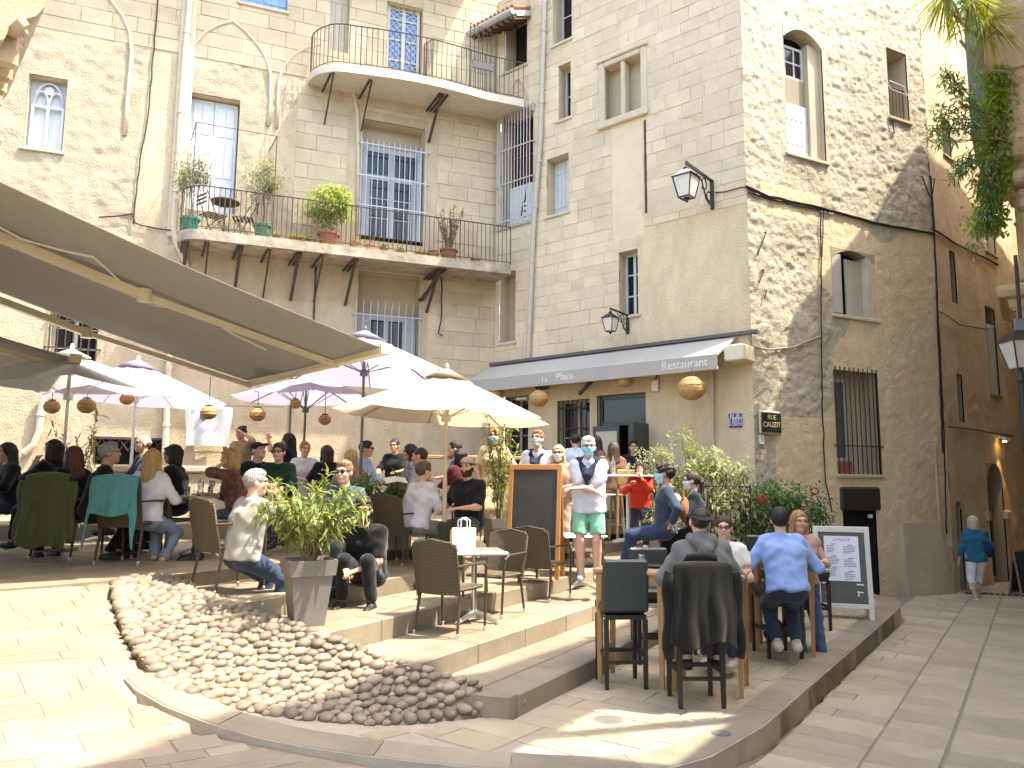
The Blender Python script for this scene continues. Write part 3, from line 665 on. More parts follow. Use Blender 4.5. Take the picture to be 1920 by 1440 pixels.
# K face
kW = dict(w1=K.rect((1467,42),(1550,305)), n=K.rect((1661,88),(1706,230)), s=K.rect((1557,462),(1645,600)), g=K.rect((1562,692),(1652,890)), d=K.rect((1578,915),(1650,1110)))
kW['d'] = (*kW['d'][:2], -.32, kW['d'][3]); KL = 5.26; kH = list(kW.values())
def zk(X, Z):
    e = 2.0+.35*np.sin(Z*1.7)+.25*np.sin(Z*4.1); lo = np.where(X > e, 1., 0.); z = np.where(Z < 6.9+.25*np.sin(X*3), lo, np.where(X > 4.4, .25, 0.))
    z = np.where((Z < 7.35) & (Z > 6.7) & (X > .35) & (X < 1.9), .75, z); z = np.where((Z < 3.0) & (X > .5), 1., z); return np.where((X > 3.3) & (X < 4.6) & (Z > 7.2), .2, z)
def ak(X, Z): return np.where(zk(X, Z) > .5, .008, .017)
kwall = wall_sheet(K, 0, KL, -.6, TOP, kH, .032, ak, zk, WM_K, .0, fr=8.5)
a, b, c, e = kW['w1']; o = window(K, (a, b, c, e), .34, 'dark', rev=PLASTER)
m = MB(); N_ = 10                                   # segmental arch head over the tall opening
pl = [(a-.0, e+.0)]+[(a+(b-a)*i/N_, e-.02-.26*(2*i/N_-1)**2+.0) for i in range(N_+1)]+[(b, e)]
m.prism(pl, lambda p: (p[0], -.012, p[1]), lambda p: (p[0], .33, p[1])); m.build('arch_head', RUBBLE, o)
xm = b-.3; q = (a+.02, xm, e-.95, e-.27); m = MB(); f = .05
m.box(q[0], q[1], .22, .27, q[2], q[2]+f); m.box(q[0], q[1], .22, .27, q[3]-f, q[3]); m.box(q[0], q[0]+f, .22, .27, q[2]+f, q[3]-f); m.box(q[1]-f, q[1], .22, .27, q[2]+f, q[3]-f)
for t in (1/3, 2/3): x = q[0]+(q[1]-q[0])*t; m.box(x-.014, x+.014, .225, .265, q[2]+f, q[3]-f)
z = (q[2]+q[3])/2; m.box(q[0]+f, q[1]-f, .226, .264, z-.014, z+.014); m.build('casement', FRW, o); MB().box(q[0]+f, q[1]-f, .245, .25, q[2]+f, q[3]-f).build('pane', GLASS, o)
MB().box(a+.02, xm, .21, .30, c+1.13, q[2]-.004).build('infill', PLASTER_D, o); MB().box(xm+.004, b, .1, .33, c, e-.2).build('jamb', PLASTER, o)
m = MB()
for i in range(3): x = a+.02+(xm-a-.02)*i/3; m.bbox(x+.002, x+(xm-a-.02)/3-.002, .16, .20, c+.02, c+1.12, .006)
sh = m.build('shutter', SHUT, o); m = MB()
for i in (1, 2):
    for z in (.3, .8): m.ball((a+.02+(xm-a)*i/3+.06, .155, c+z), .018, 6, 4); m.ball((a+.02+(xm-a)*i/3-.08, .155, c+z), .018, 6, 4)
m.build('studs', SHUT, sh)
a, b, c, e = kW['n']; o = window(K, kW['n'], .42, 'blank', PLASTER, rev=PLASTER); m = MB()
for i in range(6): x = a+.05+(b-a-.1)*i/5; m.tube([(x, .1, c+.02), (x, .1, c+.75)], .009, 5)
m.box(a, b, .09, .11, c+.74, c+.76); m.build('railing', RUST, o); m = MB(); m.tube([(a+.03,.04,c+.8),(a+.15,.04,c+.66),(b-.02,.0,c+.6),(b-.12,.0,c+.78),(a+.1,.03,c+.83)], .012, 5); m.build('hanger', WHITEM, o)
a, b, c, e = kW['s']; o = window(K, kW['s'], .26, 'dark', rev=TRIM); m = MB(); m.bbox(a+.01, a+.28, .0, .05, c+.03, e-.12, .01); m.build('shutter', SHUTB, o)
m = MB(); m.obox(((a+.5+b-.24)/2, .12, (c+e)/2-.06), (b-.24-a-.44, .045, e-c-.2), Matrix.Rotation(.10, 3, 'Z'), .008); m.build('shutter', SHUTB, o); m = MB(); m.tube([(a+.32, .1, c+.1), (a+.34, .08, e-.2)], .03, 6); m.build('rolled_blind', mat('navy_blind', (.03,.04,.07), .6), o); MB().box(b-.24, b, -.005, .3, c, e).build('jamb', TRIM, o)
pl = [(a, e)]+[(a+(b-a)*i/8, e-.01-.2*(2*i/8-1)**2) for i in range(9)]+[(b, e)]; m = MB(); m.prism(pl, lambda p: (p[0], -.006, p[1]), lambda p: (p[0], .25, p[1])); m.build('arch_head', PLASTER_D, o)
a, b, c, e = kW['g']; o = window(K, (a, b, c, e), .3, 'blank', CURT, rev=PLASTER); m = MB()
for x in (a+.08, a+.46): m.box(x, x+.06, .16, .2, c+.25, e-.15)
m.box(a+.08, a+.52, .16, .2, e-.21, e-.15); m.box(a+.08, a+.52, .16, .2, c+.25, c+.31); m.build('casement', FRW, o); MB().box(a+.14, a+.46, .18, .185, c+.31, e-.21).build('pane', mat('grey_glass', (.10,.11,.10), .12, 0), o); MB().box(a+.03, a+.5, .08, .3, c, c+.24).build('planter_box', TERRA, o)
grille(K, o, (a+.02, b-.02, c, e), 9, -.03, .012, RUST, (.27,), .06)
a, b, c, e = kW['d']; o = window(K, kW['d'], .16, 'dark', rev=DARK, sill=False, name='utility_door'); m = MB(); m.bbox(a-.06, b+.12, -.045, .03, e-.42, e+.02, .07); m.build('hood', BLACK, o)
m = MB()
for i in range(9): m.obox(((a+b)/2-.05, .15, e-.75-.06*i), (b-a-.4, .03, .03), Matrix.Rotation(.5, 3, 'X'))
m.build('louvre', mat('grey_vent', (.09,.085,.075), .5), o); MB().box(b-.16, b-.1, -.0, .06, e-.56, e-.49).build('lock', WHITEM, o)
m = MB(); x0 = K.at(1682,960)[0]; x1 = K.at(1768,960)[0]; zt = K.at(1700,980)[1]
P0 = [(x0+.05, -.06, zt), (x1-.22, -.06, zt), (x1-.06, -.2, -.45), (x0-.02, -.2, -.45)]; m.add(P0+[(p[0], .05, p[2]) for p in P0], [(0,1,2,3)[::-1],(0,1,5,4),(1,2,6,5),(3,0,4,7)]); m.build('buttress', PLASTER, K.root, M=K.M)
# the building's core so no light leaks through, and its roof
KE = K.P(KL, 0)[:2]; m = MB(); pin = lambda p, d: p
cp_ = [R.P(-.2, 0, .62)[:2], R.P(RL-.1, 0, .7)[:2]+K.u[:2]*.35+K.y[:2]*.2, K.P(KL, 0, .62)[:2], K.P(KL+1, 0, 7)[:2], R.P(-1.5, 0, 7)[:2]]
m.prism([p-RC for p in cp_], lambda p: (p[0], p[1], -.5), lambda p: (p[0], p[1], TOP+.05)); m.build('core', DARK, corner)
# pipe, wires, iron stubs
pipe(R, [(1021,-10),(1013,260),(1000,430),(990,672)], .055, mat('grey_beige_pipe', (.40,.36,.29), .55, .08, 6.), collars=2)
cable(K, [(1399,350),(1440,368),(1520,385),(1650,420),(1750,437)], .03); cable(K, [(1405,362),(1470,380),(1560,398)], .014); cable(R, [(1340,362),(1375,356),(1399,350)], .012)
cable(K, [(1538,388),(1540,560),(1542,760),(1548,905),(1560,960)], .012); cable(K, [(1545,395),(1538,520)], .01); cable(K, [(1745,330),(1752,440),(1758,600),(1768,850)], .02); cable(K, [(1752,440),(1762,640),(1770,800),(1775,1000)], .013)
cable(K, [(1400,628),(1410,648),(1440,656),(1490,650),(1538,631)], .016, mat('grey_cable', (.30,.26,.2), .7))
for a, b in (((1436,435),(1421,478)), ((1432,505),(1424,530)), ((1437,545),(1434,560)), ((1728,330),(1748,378)), ((1752,335),(1745,390)), ((1672,225),(1678,250))):
    p = K.at(*a, -.04); q = K.at(*b, -.04); m = MB(); m.tube([(p[0], .0, p[1]), (p[0], -.05, p[1]), (q[0], -.03, q[1])], .013, 5); m.build('iron_stub', RUST, K.root, M=K.M)
m = MB(); p0 = K.at(1718,990); m.box(4.86, 4.92, -.03, .02, -.3, 2.6); m.build('conduit', PLASTER, K.root, M=K.M)
# eave of the lower wing above the inner corner
z = R.at(985,0,-.35)[1]; z = 12.55; m = MB(); m.prism([(-.62,z-.12),(-.5,z-.2),(.3,z+.2),(.3,z+.34)], lambda p: (-.5, p[0], p[1]), lambda p: (1.05, p[0], p[1])); rf = m.build('roof', mat('grey_zinc', (.30,.31,.29), .5, .1, 8.), R.root, M=R.M)
m = MB(); m.tube([(-.5,-.66,z-.16),(1.05,-.66,z-.16)], .075, 8); m.build('gutter', mat('grey_zinc', (.3,.31,.29)), rf)
for i in range(9):
    m = MB(); x = -.45+i*.18; m.obox((x, -.2, z-.07), (.07, .85, .09), Matrix.Rotation(.46, 3, 'X')); m.build('rafter', mat('old_rafter', (.11,.065,.04), .8, .2, 9.), rf)
for i in range(12):
    m = MB(); x = -.45+i*.13; m.tube([(x, -.62, z-.02), (x, .28, z+.40)], .06, 8); m.build('roof_tile', TERRA, rf)
# ---------------------------------------------------------------- back house with the two balconies
back = thing('balcony_house', 'long pale stone house with blind pointed arches and two iron balconies', 'house', (RO[0], RO[1], 0))
BD = np.array([math.cos(rad(21.5)), math.sin(rad(21.5))]); B = Wall(RO, 21.5, back); BX0 = -11.2
bW = dict(goth=B.rect((55,137),(116,284)), door=B.rect((356,172),(439,402)), top=B.rect((453,-60),(538,22)), fw=B.rect((681,222),(792,462)), ud=B.rect((727,2),(790,140)), ud2=B.rect((622,-40),(652,100)), lw=B.rect((673,508),(783,700)), bl=B.rect((98,572),(178,690)), nic=B.rect((175,818),(302,872)))
bH = list(bW.values())
rough = (-10.8, -4.9, 6.4, 10.35)
def zb(X, Z):
    r = ((X < -5.0+.5*np.sin(Z*2)) & (Z > 6.6+.2*np.sin(X*2)) & (Z < 10.4+.12*np.sin(X*3)) & ~((X > -7.6) & (X < -6.95))); return np.where(r, 0., 1.)
def ab(X, Z): return np.where(zb(X, Z) < .5, .018, .006)
bwall = wall_sheet(B, BX0, .06, -.1, 13.6, bH, .05, ab, zb, WM_B, .004, fr=5.)
ashlar(B, bwall, (BX0, 0, 10.5, 13.4), bH, (.26,.36), (.38,.85), STONE_B, 21, 150)
ashlar(B, bwall, (-4.6, 0, 7.2, 10.4), bH+[(-3.5,-1.45,7,10.0)], (.26,.36), (.38,.85), STONE_B, 22, 110, .009)
ashlar(B, bwall, (-1.6, 0, 3.2, 6.3), bH, (.28,.36), (.45,.9), STONE_B, 23, 60, .008)
m = MB(); m.prism([B.P(BX0-3, 0, .62)[:2]-RO, B.P(-.3, 0, .62)[:2]-RO, B.P(-.3, 0, 6)[:2]-RO, B.P(BX0-3, 0, 6)[:2]-RO], lambda p: (p[0], p[1], -.5), lambda p: (p[0], p[1], 13.62)); m.build('core', DARK, back)
prof_run(B, BX0-.5, -.7, [(-.85,13.55),(-.85,13.68),(.7,14.3),(.7,13.6),(-.05,13.6),(-.4,13.5)], mat('roof_tiles', (.33,.19,.11), .85, .2, 9., bump=.6, bscale=30), 'roof')
# gothic blind window
a, b, c, e = bW['goth']; o = window(B, bW['goth'], .22, 'blank', BLUEP); d = .2; m = MB(); xm = (a+b)/2; w = b-a; zs = c+(e-c)*.62
for x in (a+.07, xm, b-.07): m.bbox(x-.025, x+.025, d-.03, d+.03, c+.06, zs, .006)
m.bbox(a+.04, b-.04, d-.028, d+.03, zs-.02, zs+.03, .006); m.bbox(a+.04, b-.04, d-.028, d+.03, c+.02, c+.07, .006)
def parch(x0, x1, z, h, n=7): return [(x0+(x1-x0)*(.5-.5*math.cos(math.pi*i/(2*n))) if i <= n else 0, z+h*math.sin(math.pi*i/(2*n))) for i in range(n+1)]
def arch_pts(x0, x1, z, h, n=8):
    L_ = [(x0+(x1-x0)/2*(i/n)**1.6, z+h*(1-(1-i/n)**2.0)) for i in range(n+1)]; return L_+[(x0+x1-x, zz) for x, zz in L_[::-1][1:]]
for x0, x1, h in ((a+.07, b-.07, (e-c)*.34), (a+.07, xm, (e-c)*.22), (xm, b-.07, (e-c)*.22)): m.tube([(x, d-.005, z) for x, z in arch_pts(x0, x1, zs, h)], .022, 6)
m.build('tracery', BLUEP, o); m = MB(); m.lathe([(.001,-.012),(.085,-.012),(.085,.012),(.001,.012)], 14, (xm, d-.01, zs+(e-c)*.235), 0, Matrix.Rotation(math.pi/2, 3, 'X')); m.build('rose', mat('pale_stone_rose', (.5,.5,.46), .8), o)
# arches
def moulding(px, r=.05, leg=None):
    P = B.path(px, -.01); m = MB(); m.tube(P, r, 8); return m.build('arch_moulding', TRIM, back, smooth=True, M=B.M)
moulding([(234,254),(238,200),(243,140),(247,95),(243,60),(230,30),(208,0),(180,-25)], .04)
moulding([(350,320),(352,200),(354,110),(362,86),(385,60),(412,46),(437,40),(460,58),(484,85),(500,112),(507,140),(507,190),(503,236)], .034)
moulding([(519,240),(521,190),(523,150),(530,128),(548,105),(572,90),(600,82)], .034)
moulding([(640,135),(653,150),(664,175),(670,210),(672,300),(670,440)], .045)
# pilaster strip behind the pipe
m = MB(); x0 = B.at(322,300)[0]; x1 = B.at(352,300)[0]; m.bbox(x0, x1, -.05, .03, 6.6, 13.4, .02); m.build('pilaster', TRIM, back, M=B.M)
# double door on the lower balcony
a, b, c, e = bW['door']; c = 7.16; o = window(B, (a, b, c, e), .3, 'blank', BLUEP, sill=False)
for i in (0, 1):
    m = MB(); x0 = a+.02+(b-a-.04)*i/2; x1 = x0+(b-a-.04)/2-.008; m.bbox(x0, x1, .22, .27, c+.02, e-.02, .008); l = m.build('door_leaf', BLUEP, o)
    for z0, z1 in ((c+.12, c+.75), (c+.87, c+1.65), (c+1.77, e-.14)):
        for k in (0, 1): xa = x0+.05+(x1-x0-.1)*k/2; m = MB(); m.bbox(xa+.01, xa+(x1-x0-.1)/2-.01, .205, .225, z0, z1, .012); m.build('panel', BLUEP, o)
o = window(B, bW['top'], .1, 'shutter', mat('blue_shutter', (.20,.33,.48), .6, .15, 14., bump=.3, bscale=60), split=2)
# french window with grille
a, b, c, e = bW['fw']; c = 7.14; o = window(B, (a, b, c, e), .34, 'blank', PLASTER, sill=False, rev=TRIM); zt = B.at(740,275)[1]
BG = mat('blue_grey_paint', (.33,.355,.37), .6, .1, 10.); m = MB()
for x0, x1 in ((a+.02, a+.14), (b-.14, b-.02)): m.bbox(x0, x1, .1, .34, c, zt, .01)
for x0, x1, z0, z1 in ((a+.14, b-.14, zt-.1, zt), (a+.14, b-.14, c+1.38, c+1.5), ((a+b)/2-.06, (a+b)/2+.06, c, c+1.38), ((a+b)/2-.05, (a+b)/2+.05, c+1.5, zt-.1), (a+.14, a+.24, c, c+1.38), (b-.24, b-.14, c, c+1.38)): m.box(x0, x1, .22, .27, z0, z1)
for z in (c+.5, c+.95): m.box(a+.24, b-.24, .23, .26, z-.012, z+.012)
m.build('casement', BG, o); MB().box(a+.14, b-.14, .245, .25, c, zt-.1).build('pane', GLASS, o); grille(B, o, (a-.02, b+.02, c+.02, zt), 12, -.08, .011, mat('pale_blue_bar', (.42,.45,.47), .5), (.30,.62,.97), .05)
# lower barred window, left barred window, hearth niche
a, b, c, e = bW['lw']; o = window(B, bW['lw'], .34, 'blank', PLASTER, rev=PLASTER); zt = B.at(720,590)[1]; m = MB()
for x0, x1, z0, z1 in ((a+.02, a+.22, c, zt), (b-.24, b-.02, c, zt), (a+.22, b-.24, zt-.09, zt), ((a+b)/2-.06, (a+b)/2+.04, c, zt-.09), (a+.22, a+.3, c, zt-.09), (b-.32, b-.24, c, zt-.09)): m.box(x0, x1, .2, .26, z0, z1)
m.build('casement', BG, o); MB().box(a+.2, b-.22, .235, .24, c, zt-.05).build('pane', GLASS, o); grille(B, o, (a-.04, b-.0, c+.05, zt), 9, -.06, .012, mat('pale_iron', (.40,.40,.38), .5), (.06,.97), .12, .16)
o = window(B, bW['bl'], .3, 'casement', FRW, 2, 3); grille(B, o, bW['bl'], 6, -.04, .014, RUST, (.3,.75), .1)
a, b, c, e = bW['nic']; o = window(B, bW['nic'], .4, 'dark', name='hearth_niche', sill=False); m = MB()
for i in range(9):
    x = a+(b-a)*i/8
    if i < 8: m.tube([(x, .02, e-.04), (x+(b-a)/8, .02, e-.26)], .008, 4); m.tube([(x, .02, e-.26), (x+(b-a)/8, .02, e-.04)], .008, 4)
m.box(a, b, 0, .03, e-.045, e-.01); m.build('lattice', RUST, o)
# upper doors
a, b, c, e = bW['ud']; c = 10.92; o = window(B, (a, b, c, e), .22, 'blank', DARK, sill=False); BLG = mat('sky_reflection_glass', (.05,.13,.30), .08, 0, spec=.8); MB().box(a+.05, b-.05, .17, .18, c, e-.05).build('pane', BLG, o); m = MB()  # blue in the pane colour stands in for reflected sky
for x0, x1 in ((a+.03, a+.1), (b-.1, b-.03), ((a+b)/2-.04, (a+b)/2+.04)): m.box(x0, x1, .13, .2, c, e)
for z in (c+.5, c+1.0, c+1.5, e-.06): m.box(a+.1, b-.1, .14, .19, z-.02, z+.02)
m.build('casement', FRW, o); m = MB()
for i in range(14):
    z = c+.1+i*.17
    for k in range(4):
        for sd in (0, 1): x = a+.1+(b-a-.2)*(k+sd)/4; x2 = a+.1+(b-a-.2)*(k+1-sd)/4; m.bar((x, .125, z), (x2, .125, min(e-.1, z+.17)), .008)
m.build('lattice', FRW, o)
a, b, c, e = bW['ud2']; o = window(B, (a, b, 10.92, e), .2, 'shutter', mat('striped_blind', (.45,.40,.30), .8, .1, 6.), split=1, sill=False)
# balconies
RAIL = mat('brown_iron', (.075,.055,.042), .6, .3, 25.)
def balcony(x0, x1, depth, zb_, zt_, zr, nb, mt, rnd, struts, name, bulge=0):
    fl = []; n = 10
    for i in range(n+1): t = math.pi/2*i/n; fl.append((x0+rnd-rnd*math.cos(t), -(depth-rnd)-rnd*math.sin(t)))
    fl = [(x0, .02)]+fl
    k = 14
    for i in range(1, k+1): x = x0+rnd+(x1-x0-rnd)*i/k; fl.append((x, -depth-bulge*math.sin(math.pi*min(1, (i/k)*1.3))*(1 if i/k < .77 else 0)))
    out = fl+[(x1, .02)]; m = MB(); m.prism(out, lambda p: (p[0], p[1], zb_+(.04 if p[1] > -.1 else 0)), lambda p: (p[0], p[1], zt_)); bo = m.build(name, mt, back, M=B.M)
    m = MB(); rp = [(p[0]+(.04 if p[0] < x0+.3 else 0), p[1]+.045) for p in fl[1:]]; L_ = np.r_[0, np.cumsum([math.hypot(q[0]-p[0], q[1]-p[1]) for p, q in zip(rp[:-1], rp[1:])])]; rp = np.array(rp)
    m.tube([(p[0], p[1], zr) for p in rp], .014, 5); m.tube([(p[0], p[1], zt_+.07) for p in rp], .010, 5)
    for i in range(nb+1): l = L_[-1]*i/nb; x = np.interp(l, L_, rp[:,0]); y = np.interp(l, L_, rp[:,1]); m.tube([(x, y, zt_-.02 if i % 12 == 0 else zt_+.07), (x, y, zr)], .0085 if i % 12 else .013, 4)
    m.build('railing', RAIL, bo)
    for (x, w_) in struts:
        m = MB(); m.tube([(x, -depth*.86, zb_-.01), (x-.05, -.02, zb_-.80)], .02 if w_ < 2 else .035, 5)
        for q in range(w_): m.bar((x-.05+.09*q, -depth*.9, zb_-.03), (x-.12+.09*q, -.0, zb_-.05), .035)
        m.build('bracket', RUST, bo)
    return bo
zB = B.at(640,478,-1.0)[1]; x0b = B.at(333,420,-.75)[0]; xs_ = [B.at(q, 440, -.8)[0] for q in (350,392,452,508,562,607,668,825)]
LB = balcony(x0b, .0, 1.0, zB, zB+.2, zB+.2+.88, 72, mat('lichen_stone_slab', (.40,.34,.25), .9, .2, 7., bump=.5, bscale=24, col2=(.18,.15,.10), c2scale=4., c2amt=.5), .5, list(zip(xs_, (2,1,2,1,2,1,2,3))), 'balcony')
zU = B.at(690,140,-1.0)[1]; x0u = B.at(585,112,-.7)[0]; xs_ = [B.at(q, 150, -.8)[0] for q in (625,697,828)]
UB = balcony(x0u, .3, .95, zU, zU+.17, zU+.17+.92, 44, mat('pale_slab', (.52,.46,.36), .85, .12, 6., bump=.3, bscale=24), .8, list(zip(xs_, (1,1,3))), 'balcony', .15)
m = MB()
for (pa, pb, pc, pd) in (((812,80),(838,52),(838,150),(812,165)),):
    xA = B.at(812,100,-.9)[0]; zt = zU+1.55
    m.tube([(xA,-.9,zU+.2),(xA,-.9,zt-.35),(xA+.02,-.05,zt),(xA+.02,-.05,zU+.2)], .013, 5)
    for i in range(1, 7): y = -.9+.85*i/7; m.tube([(xA,y,zU+.2),(xA,y,zt-.35*(1-i/7))], .008, 4)
m.build('divider', RAIL, UB)
m = MB(); xA = B.at(882,100,-.95)[0]
m.tube([(xA,-.93,zU+.2),(xA,-.93,zU+1.75),(xA+.62,-.93,zU+1.62),(xA+.62,-.93,zU+.2)], .014, 5)
for i in range(1, 6): m.tube([(xA+.1*i,-.93,zU+.2),(xA+.1*i,-.93,zU+1.73-.02*i)], .008, 4)
m.box(xA+.06, xA+.56, -.96, -.93, zU+.7, zU+.86); m.build('gate', BLACK, UB)
# tall wire frame round the olive trees on the lower balcony
m = MB(); p = [B.at(368,230,-.9), B.at(520,246,-.9)]; zf = zB+2.35; xa, xb = p[0][0], p[1][0]
m.tube([(xa,-.9,zB+.2),(xa,-.9,zf),(xb,-.9,zf-.02),(xb,-.9,zB+.2)], .012, 5); m.tube([(xa,-.9,zf),(xa-.1,0,zf)], .01, 5); m.tube([(xb,-.9,zf-.02),(xb-.1,0,zf)], .01, 5); m.build('wire_frame', RAIL, LB)
# pipes, conduits, wires
CP = mat('cream_pipe', (.50,.42,.30), .55, .06, 6.)
pipe(B, [(357,-10),(345,130),(335,290),(325,425)], .06, CP, collars=1); pipe(B, [(325,425),(330,455),(352,500)], .055, CP, collars=1); pipe(B, [(320,640),(314,740),(309,852)], .06, CP, collars=1)
pipe(B, [(80,742),(73,810),(62,835),(44,850)], .06, CP, collars=1); cable(B, [(297,-5),(287,110),(278,220),(262,300),(252,400),(250,420)], .014)
cable(B, [(185,408),(215,405),(248,402),(254,418),(275,425),(318,432),(360,440),(520,462),(700,490),(815,508),(828,520),(828,600),(822,625),(830,630)], .016, d=-.05)
m = MB(); x, z0 = B.at(586,640); m.tube([(x,-.03,B.at(590,500)[1]),(x,-.03,B.at(583,640)[1])], .02, 5); m.build('conduit', RUST, back, M=B.M)
m = MB(); x = B.at(545,760)[0]; m.tube([(x,-.03,B.at(572,700)[1]),(x,-.03,1.9)], .02, 5); m.build('conduit', RUST, back, M=B.M)
m = MB(); a_ = B.at(790,562,-.02); b_ = B.at(828,500,-.8); m.tube([(a_[0]-.05,0,a_[1]),(a_[0],-.05,a_[1]),(a_[0]+.08,-.3,a_[1]+.15),(b_[0],-.8,zB+.0)], .045, 6); m.build('stay', RUST, back, M=B.M)
# low plastered bench wall along the back, with worn stone relief trough
tr = thing('stone_trough', 'carved pale stone trough wall behind the seated diners', 'trough', B.P(-4.9, 1.11, -1.5), B.ang); m = MB(); m.bbox(-2.6, 1.0, -.2, .2, 0, .8, .02); m.bbox(-2.66, 1.06, -.26, .26, .8, .92, .03); m.build('basin', mat('worn_stone', (.50,.42,.28), .85, .15, 8., bump=.7, bscale=14), tr)
for i in range(7):
    m = MB(); m.lathe([(.001,-.01),(.12,-.01),(.1,.03),(.04,.05),(.001,.055)], 10, (-2.2+i*.5, -.2, .45), 0, Matrix.Rotation(math.pi/2, 3, 'X')); m.build('rosette', mat('worn_stone', (.5,.42,.28)), tr)
# ---------------------------------------------------------------- alley house
Lo = K.P(KL, 0)[:2]; alley = thing('alley_house', 'tan rendered house along the alley with narrow recessed windows and arched doorway', 'house', (Lo[0], Lo[1], 0)); A = Wall(Lo, 42, alley)
aW = dict(n1=A.rect((1779,468),(1796,570)), n2=A.rect((1846,572),(1876,742)), n3=A.rect((1793,700),(1809,792)), n4=A.rect((1764,215),(1785,300)), n5=A.rect((1838,330),(1868,480)), arch=A.rect((1848,868),(1893,1090)), nic=A.rect((1791,940),(1812,1105)))
aW['arch'] = (*aW['arch'][:2], -.75, aW['arch'][3]); aW['nic'] = (*aW['nic'][:2], -.6, aW['nic'][3])
wall_sheet(A, 0, 11, -1.2, 13.4, list(aW.values()), .09, .012, lambda X, Z: .5+.5*np.sin(X*2+Z), WM_L, 0, fr=5.)
window(A, aW['n1'], .35, 'blank', PLASTER_D, rev=PLASTER_D, sill=False); o = window(A, aW['n2'], .3, 'dark', rev=PLASTER_D); a, b, c, e = aW['n2']; m = MB(); m.bbox(a+.2, b-.02, .04, .08, c+.02, e-.4, .01); m.build('shutter', SHUT, o)
window(A, aW['n3'], .35, 'blank', PLASTER_D, rev=PLASTER_D, sill=False); window(A, aW['n4'], .3, 'blank', PLASTER_D, rev=PLASTER_D); window(A, aW['n5'], .2, 'shutter', SHUT)
for k, nm in (('arch', 'doorway'), ('nic', 'niche')):
    a, b, c, e = aW[k]; o = window(A, aW[k], .5 if k == 'arch' else .3, 'dark', rev=PLASTER_D, sill=False, name=nm); m = MB(); w = (b-a)/2; n = 12
    for sd in (-1, 1):
        pl = [((a+b)/2+sd*w, e)]+[((a+b)/2+sd*w*math.sin(math.pi/2*i/n), e-w*1.0+w*math.cos(math.pi/2*i/n)) for i in range(n+1)]
        m.prism(pl if sd > 0 else pl[::-1], lambda p: (p[0], -.006, p[1]), lambda p: (p[0], .45 if k == 'arch' else .28, p[1]))
    m.build('arch_head', PLASTER_D, o)
    if k == 'arch':
        m = MB(); z = e-(e-c)*.37
        m.box(a-.05, b-.1, .2, .34, z, z+.16); m.build('lintel', mat('black_beam', (.03,.022,.015), .8, .2, 9.), o)
        for x in (a+.02, (a+b)/2-.1, b-.25): m = MB(); m.box(x, x+.12, .22, .32, c, z); m.build('post', mat('black_beam', (.03,.022,.015)), o)
        m = MB(); m.bbox(a-.25, a-.02, -.06, .05, z-.15, z+.05, .02); m.bbox(b+.0, b+.28, -.06, .05, z-.15, z+.05, .02); m.build('impost', PLASTER, o)
        m = MB()
        for i in range(5): m.box(a, b, .1+.06*i, .5, -.78+.17*i, -.60+.17*i)
        m.build('door_step', PLASTER_D, o)
m = MB(); cc = [A.P(0, 0, .65)[:2]-Lo, A.P(10.9, 0, .65)[:2]-Lo, A.P(10.9, 0, 6)[:2]-Lo, A.P(0, 0, 6)[:2]-Lo]; m.prism(cc, lambda p: (p[0], p[1], -1.3), lambda p: (p[0], p[1], 13.3)); m.build('core', DARK, alley)
cable(A, [(1752,432),(1790,455),(1830,475),(1872,497)], .022); cable(A, [(1779,800),(1830,806),(1900,818)], .016); cable(A, [(1762,585),(1800,608),(1850,618),(1900,600)], .012, d=-.05)
x, z = A.at(1880,826,-.12); lm = thing('wall_spotlight', 'small white spotlight glowing above the arched alley doorway', 'lamp', A.P(x, z, -.02), A.ang); m = MB(); m.box(-.03,.03,-.16,.02,.05,.09); m.bbox(-.05,.22,-.2,-.1,-.02,.05,.015); m.build('housing', WHITEM, lm); m = MB(); m.lathe([(.03,-.03),(.045,-.022),(.03,-.018)], 10, (0,-.14,0)); m.build('bulb', mat('warm_bulb', (1,.8,.5), .5, 0, emit=(1,.62,.22,14)), lm)
sp = bpy.data.lights.new('spot', 'SPOT'); sp.energy = 18; sp.color = (1,.62,.25); sp.spot_size = rad(70); sp.shadow_soft_size = .03; spo = bpy.data.objects.new('lamp_light', sp); COL.objects.link(spo); spo.parent = lm; spo.location = (0,-.14,-.05); spo.rotation_euler = (rad(-14),0,0)
# ---------------------------------------------------------------- right-hand house, its unseen roofline shaped to shade the street
rang = math.degrees(math.atan2(-SD[1], -SD[0])); RDIST = 1.0
right = thing('ornate_house', 'honey stone house at the right edge with carved cornices and hanging greenery', 'house', (0, 0, 0)); Q = Wall(SP*RDIST, rang, right)
def sunhit(p, d=0):       # follow a shaded point towards the sun to the wall plane: (x along wall, z)
    p = np.array(p); t = ((Q.O+Q.y*d-p)@Q.y)/(SUN@Q.y); h = p+SUN*t; return float((h-Q.O)@Q.u), float(h[2])
gp = [sunhit(atz(a, b, float(z))) for a, b, z in ((190,1440,.16),(440,1340,.2),(560,1316,.2),(700,1285,.2),(790,1262,.24),(905,1262,.17),(1110,1196,.17),(1180,1165,.17),(1260,1130,.1))]
kp_ = [sunhit(K.P(*K.at(a, b))) for a, b in ((1445,840),(1480,760),(1520,660),(1548,590),(1600,490),(1660,370),(1700,300),(1725,272),(1745,285))]
ap_ = [sunhit(A.P(*A.at(a, b))) for a, b in ((1790,330),(1850,420),(1900,500))]
sil = sorted(gp+kp_+ap_, key=lambda q: -q[0]); xs_ = [q[0] for q in sil]
sil = [(max(-1.2, sil[0][0]+.4), sil[0][1]+.3)]+sil+[(-40, sil[-1][1]-3)]
hole = [sunhit(atz(a, b, 0)) for a, b in ((1010,1345),(1190,1322),(1300,1402),(1110,1425))]
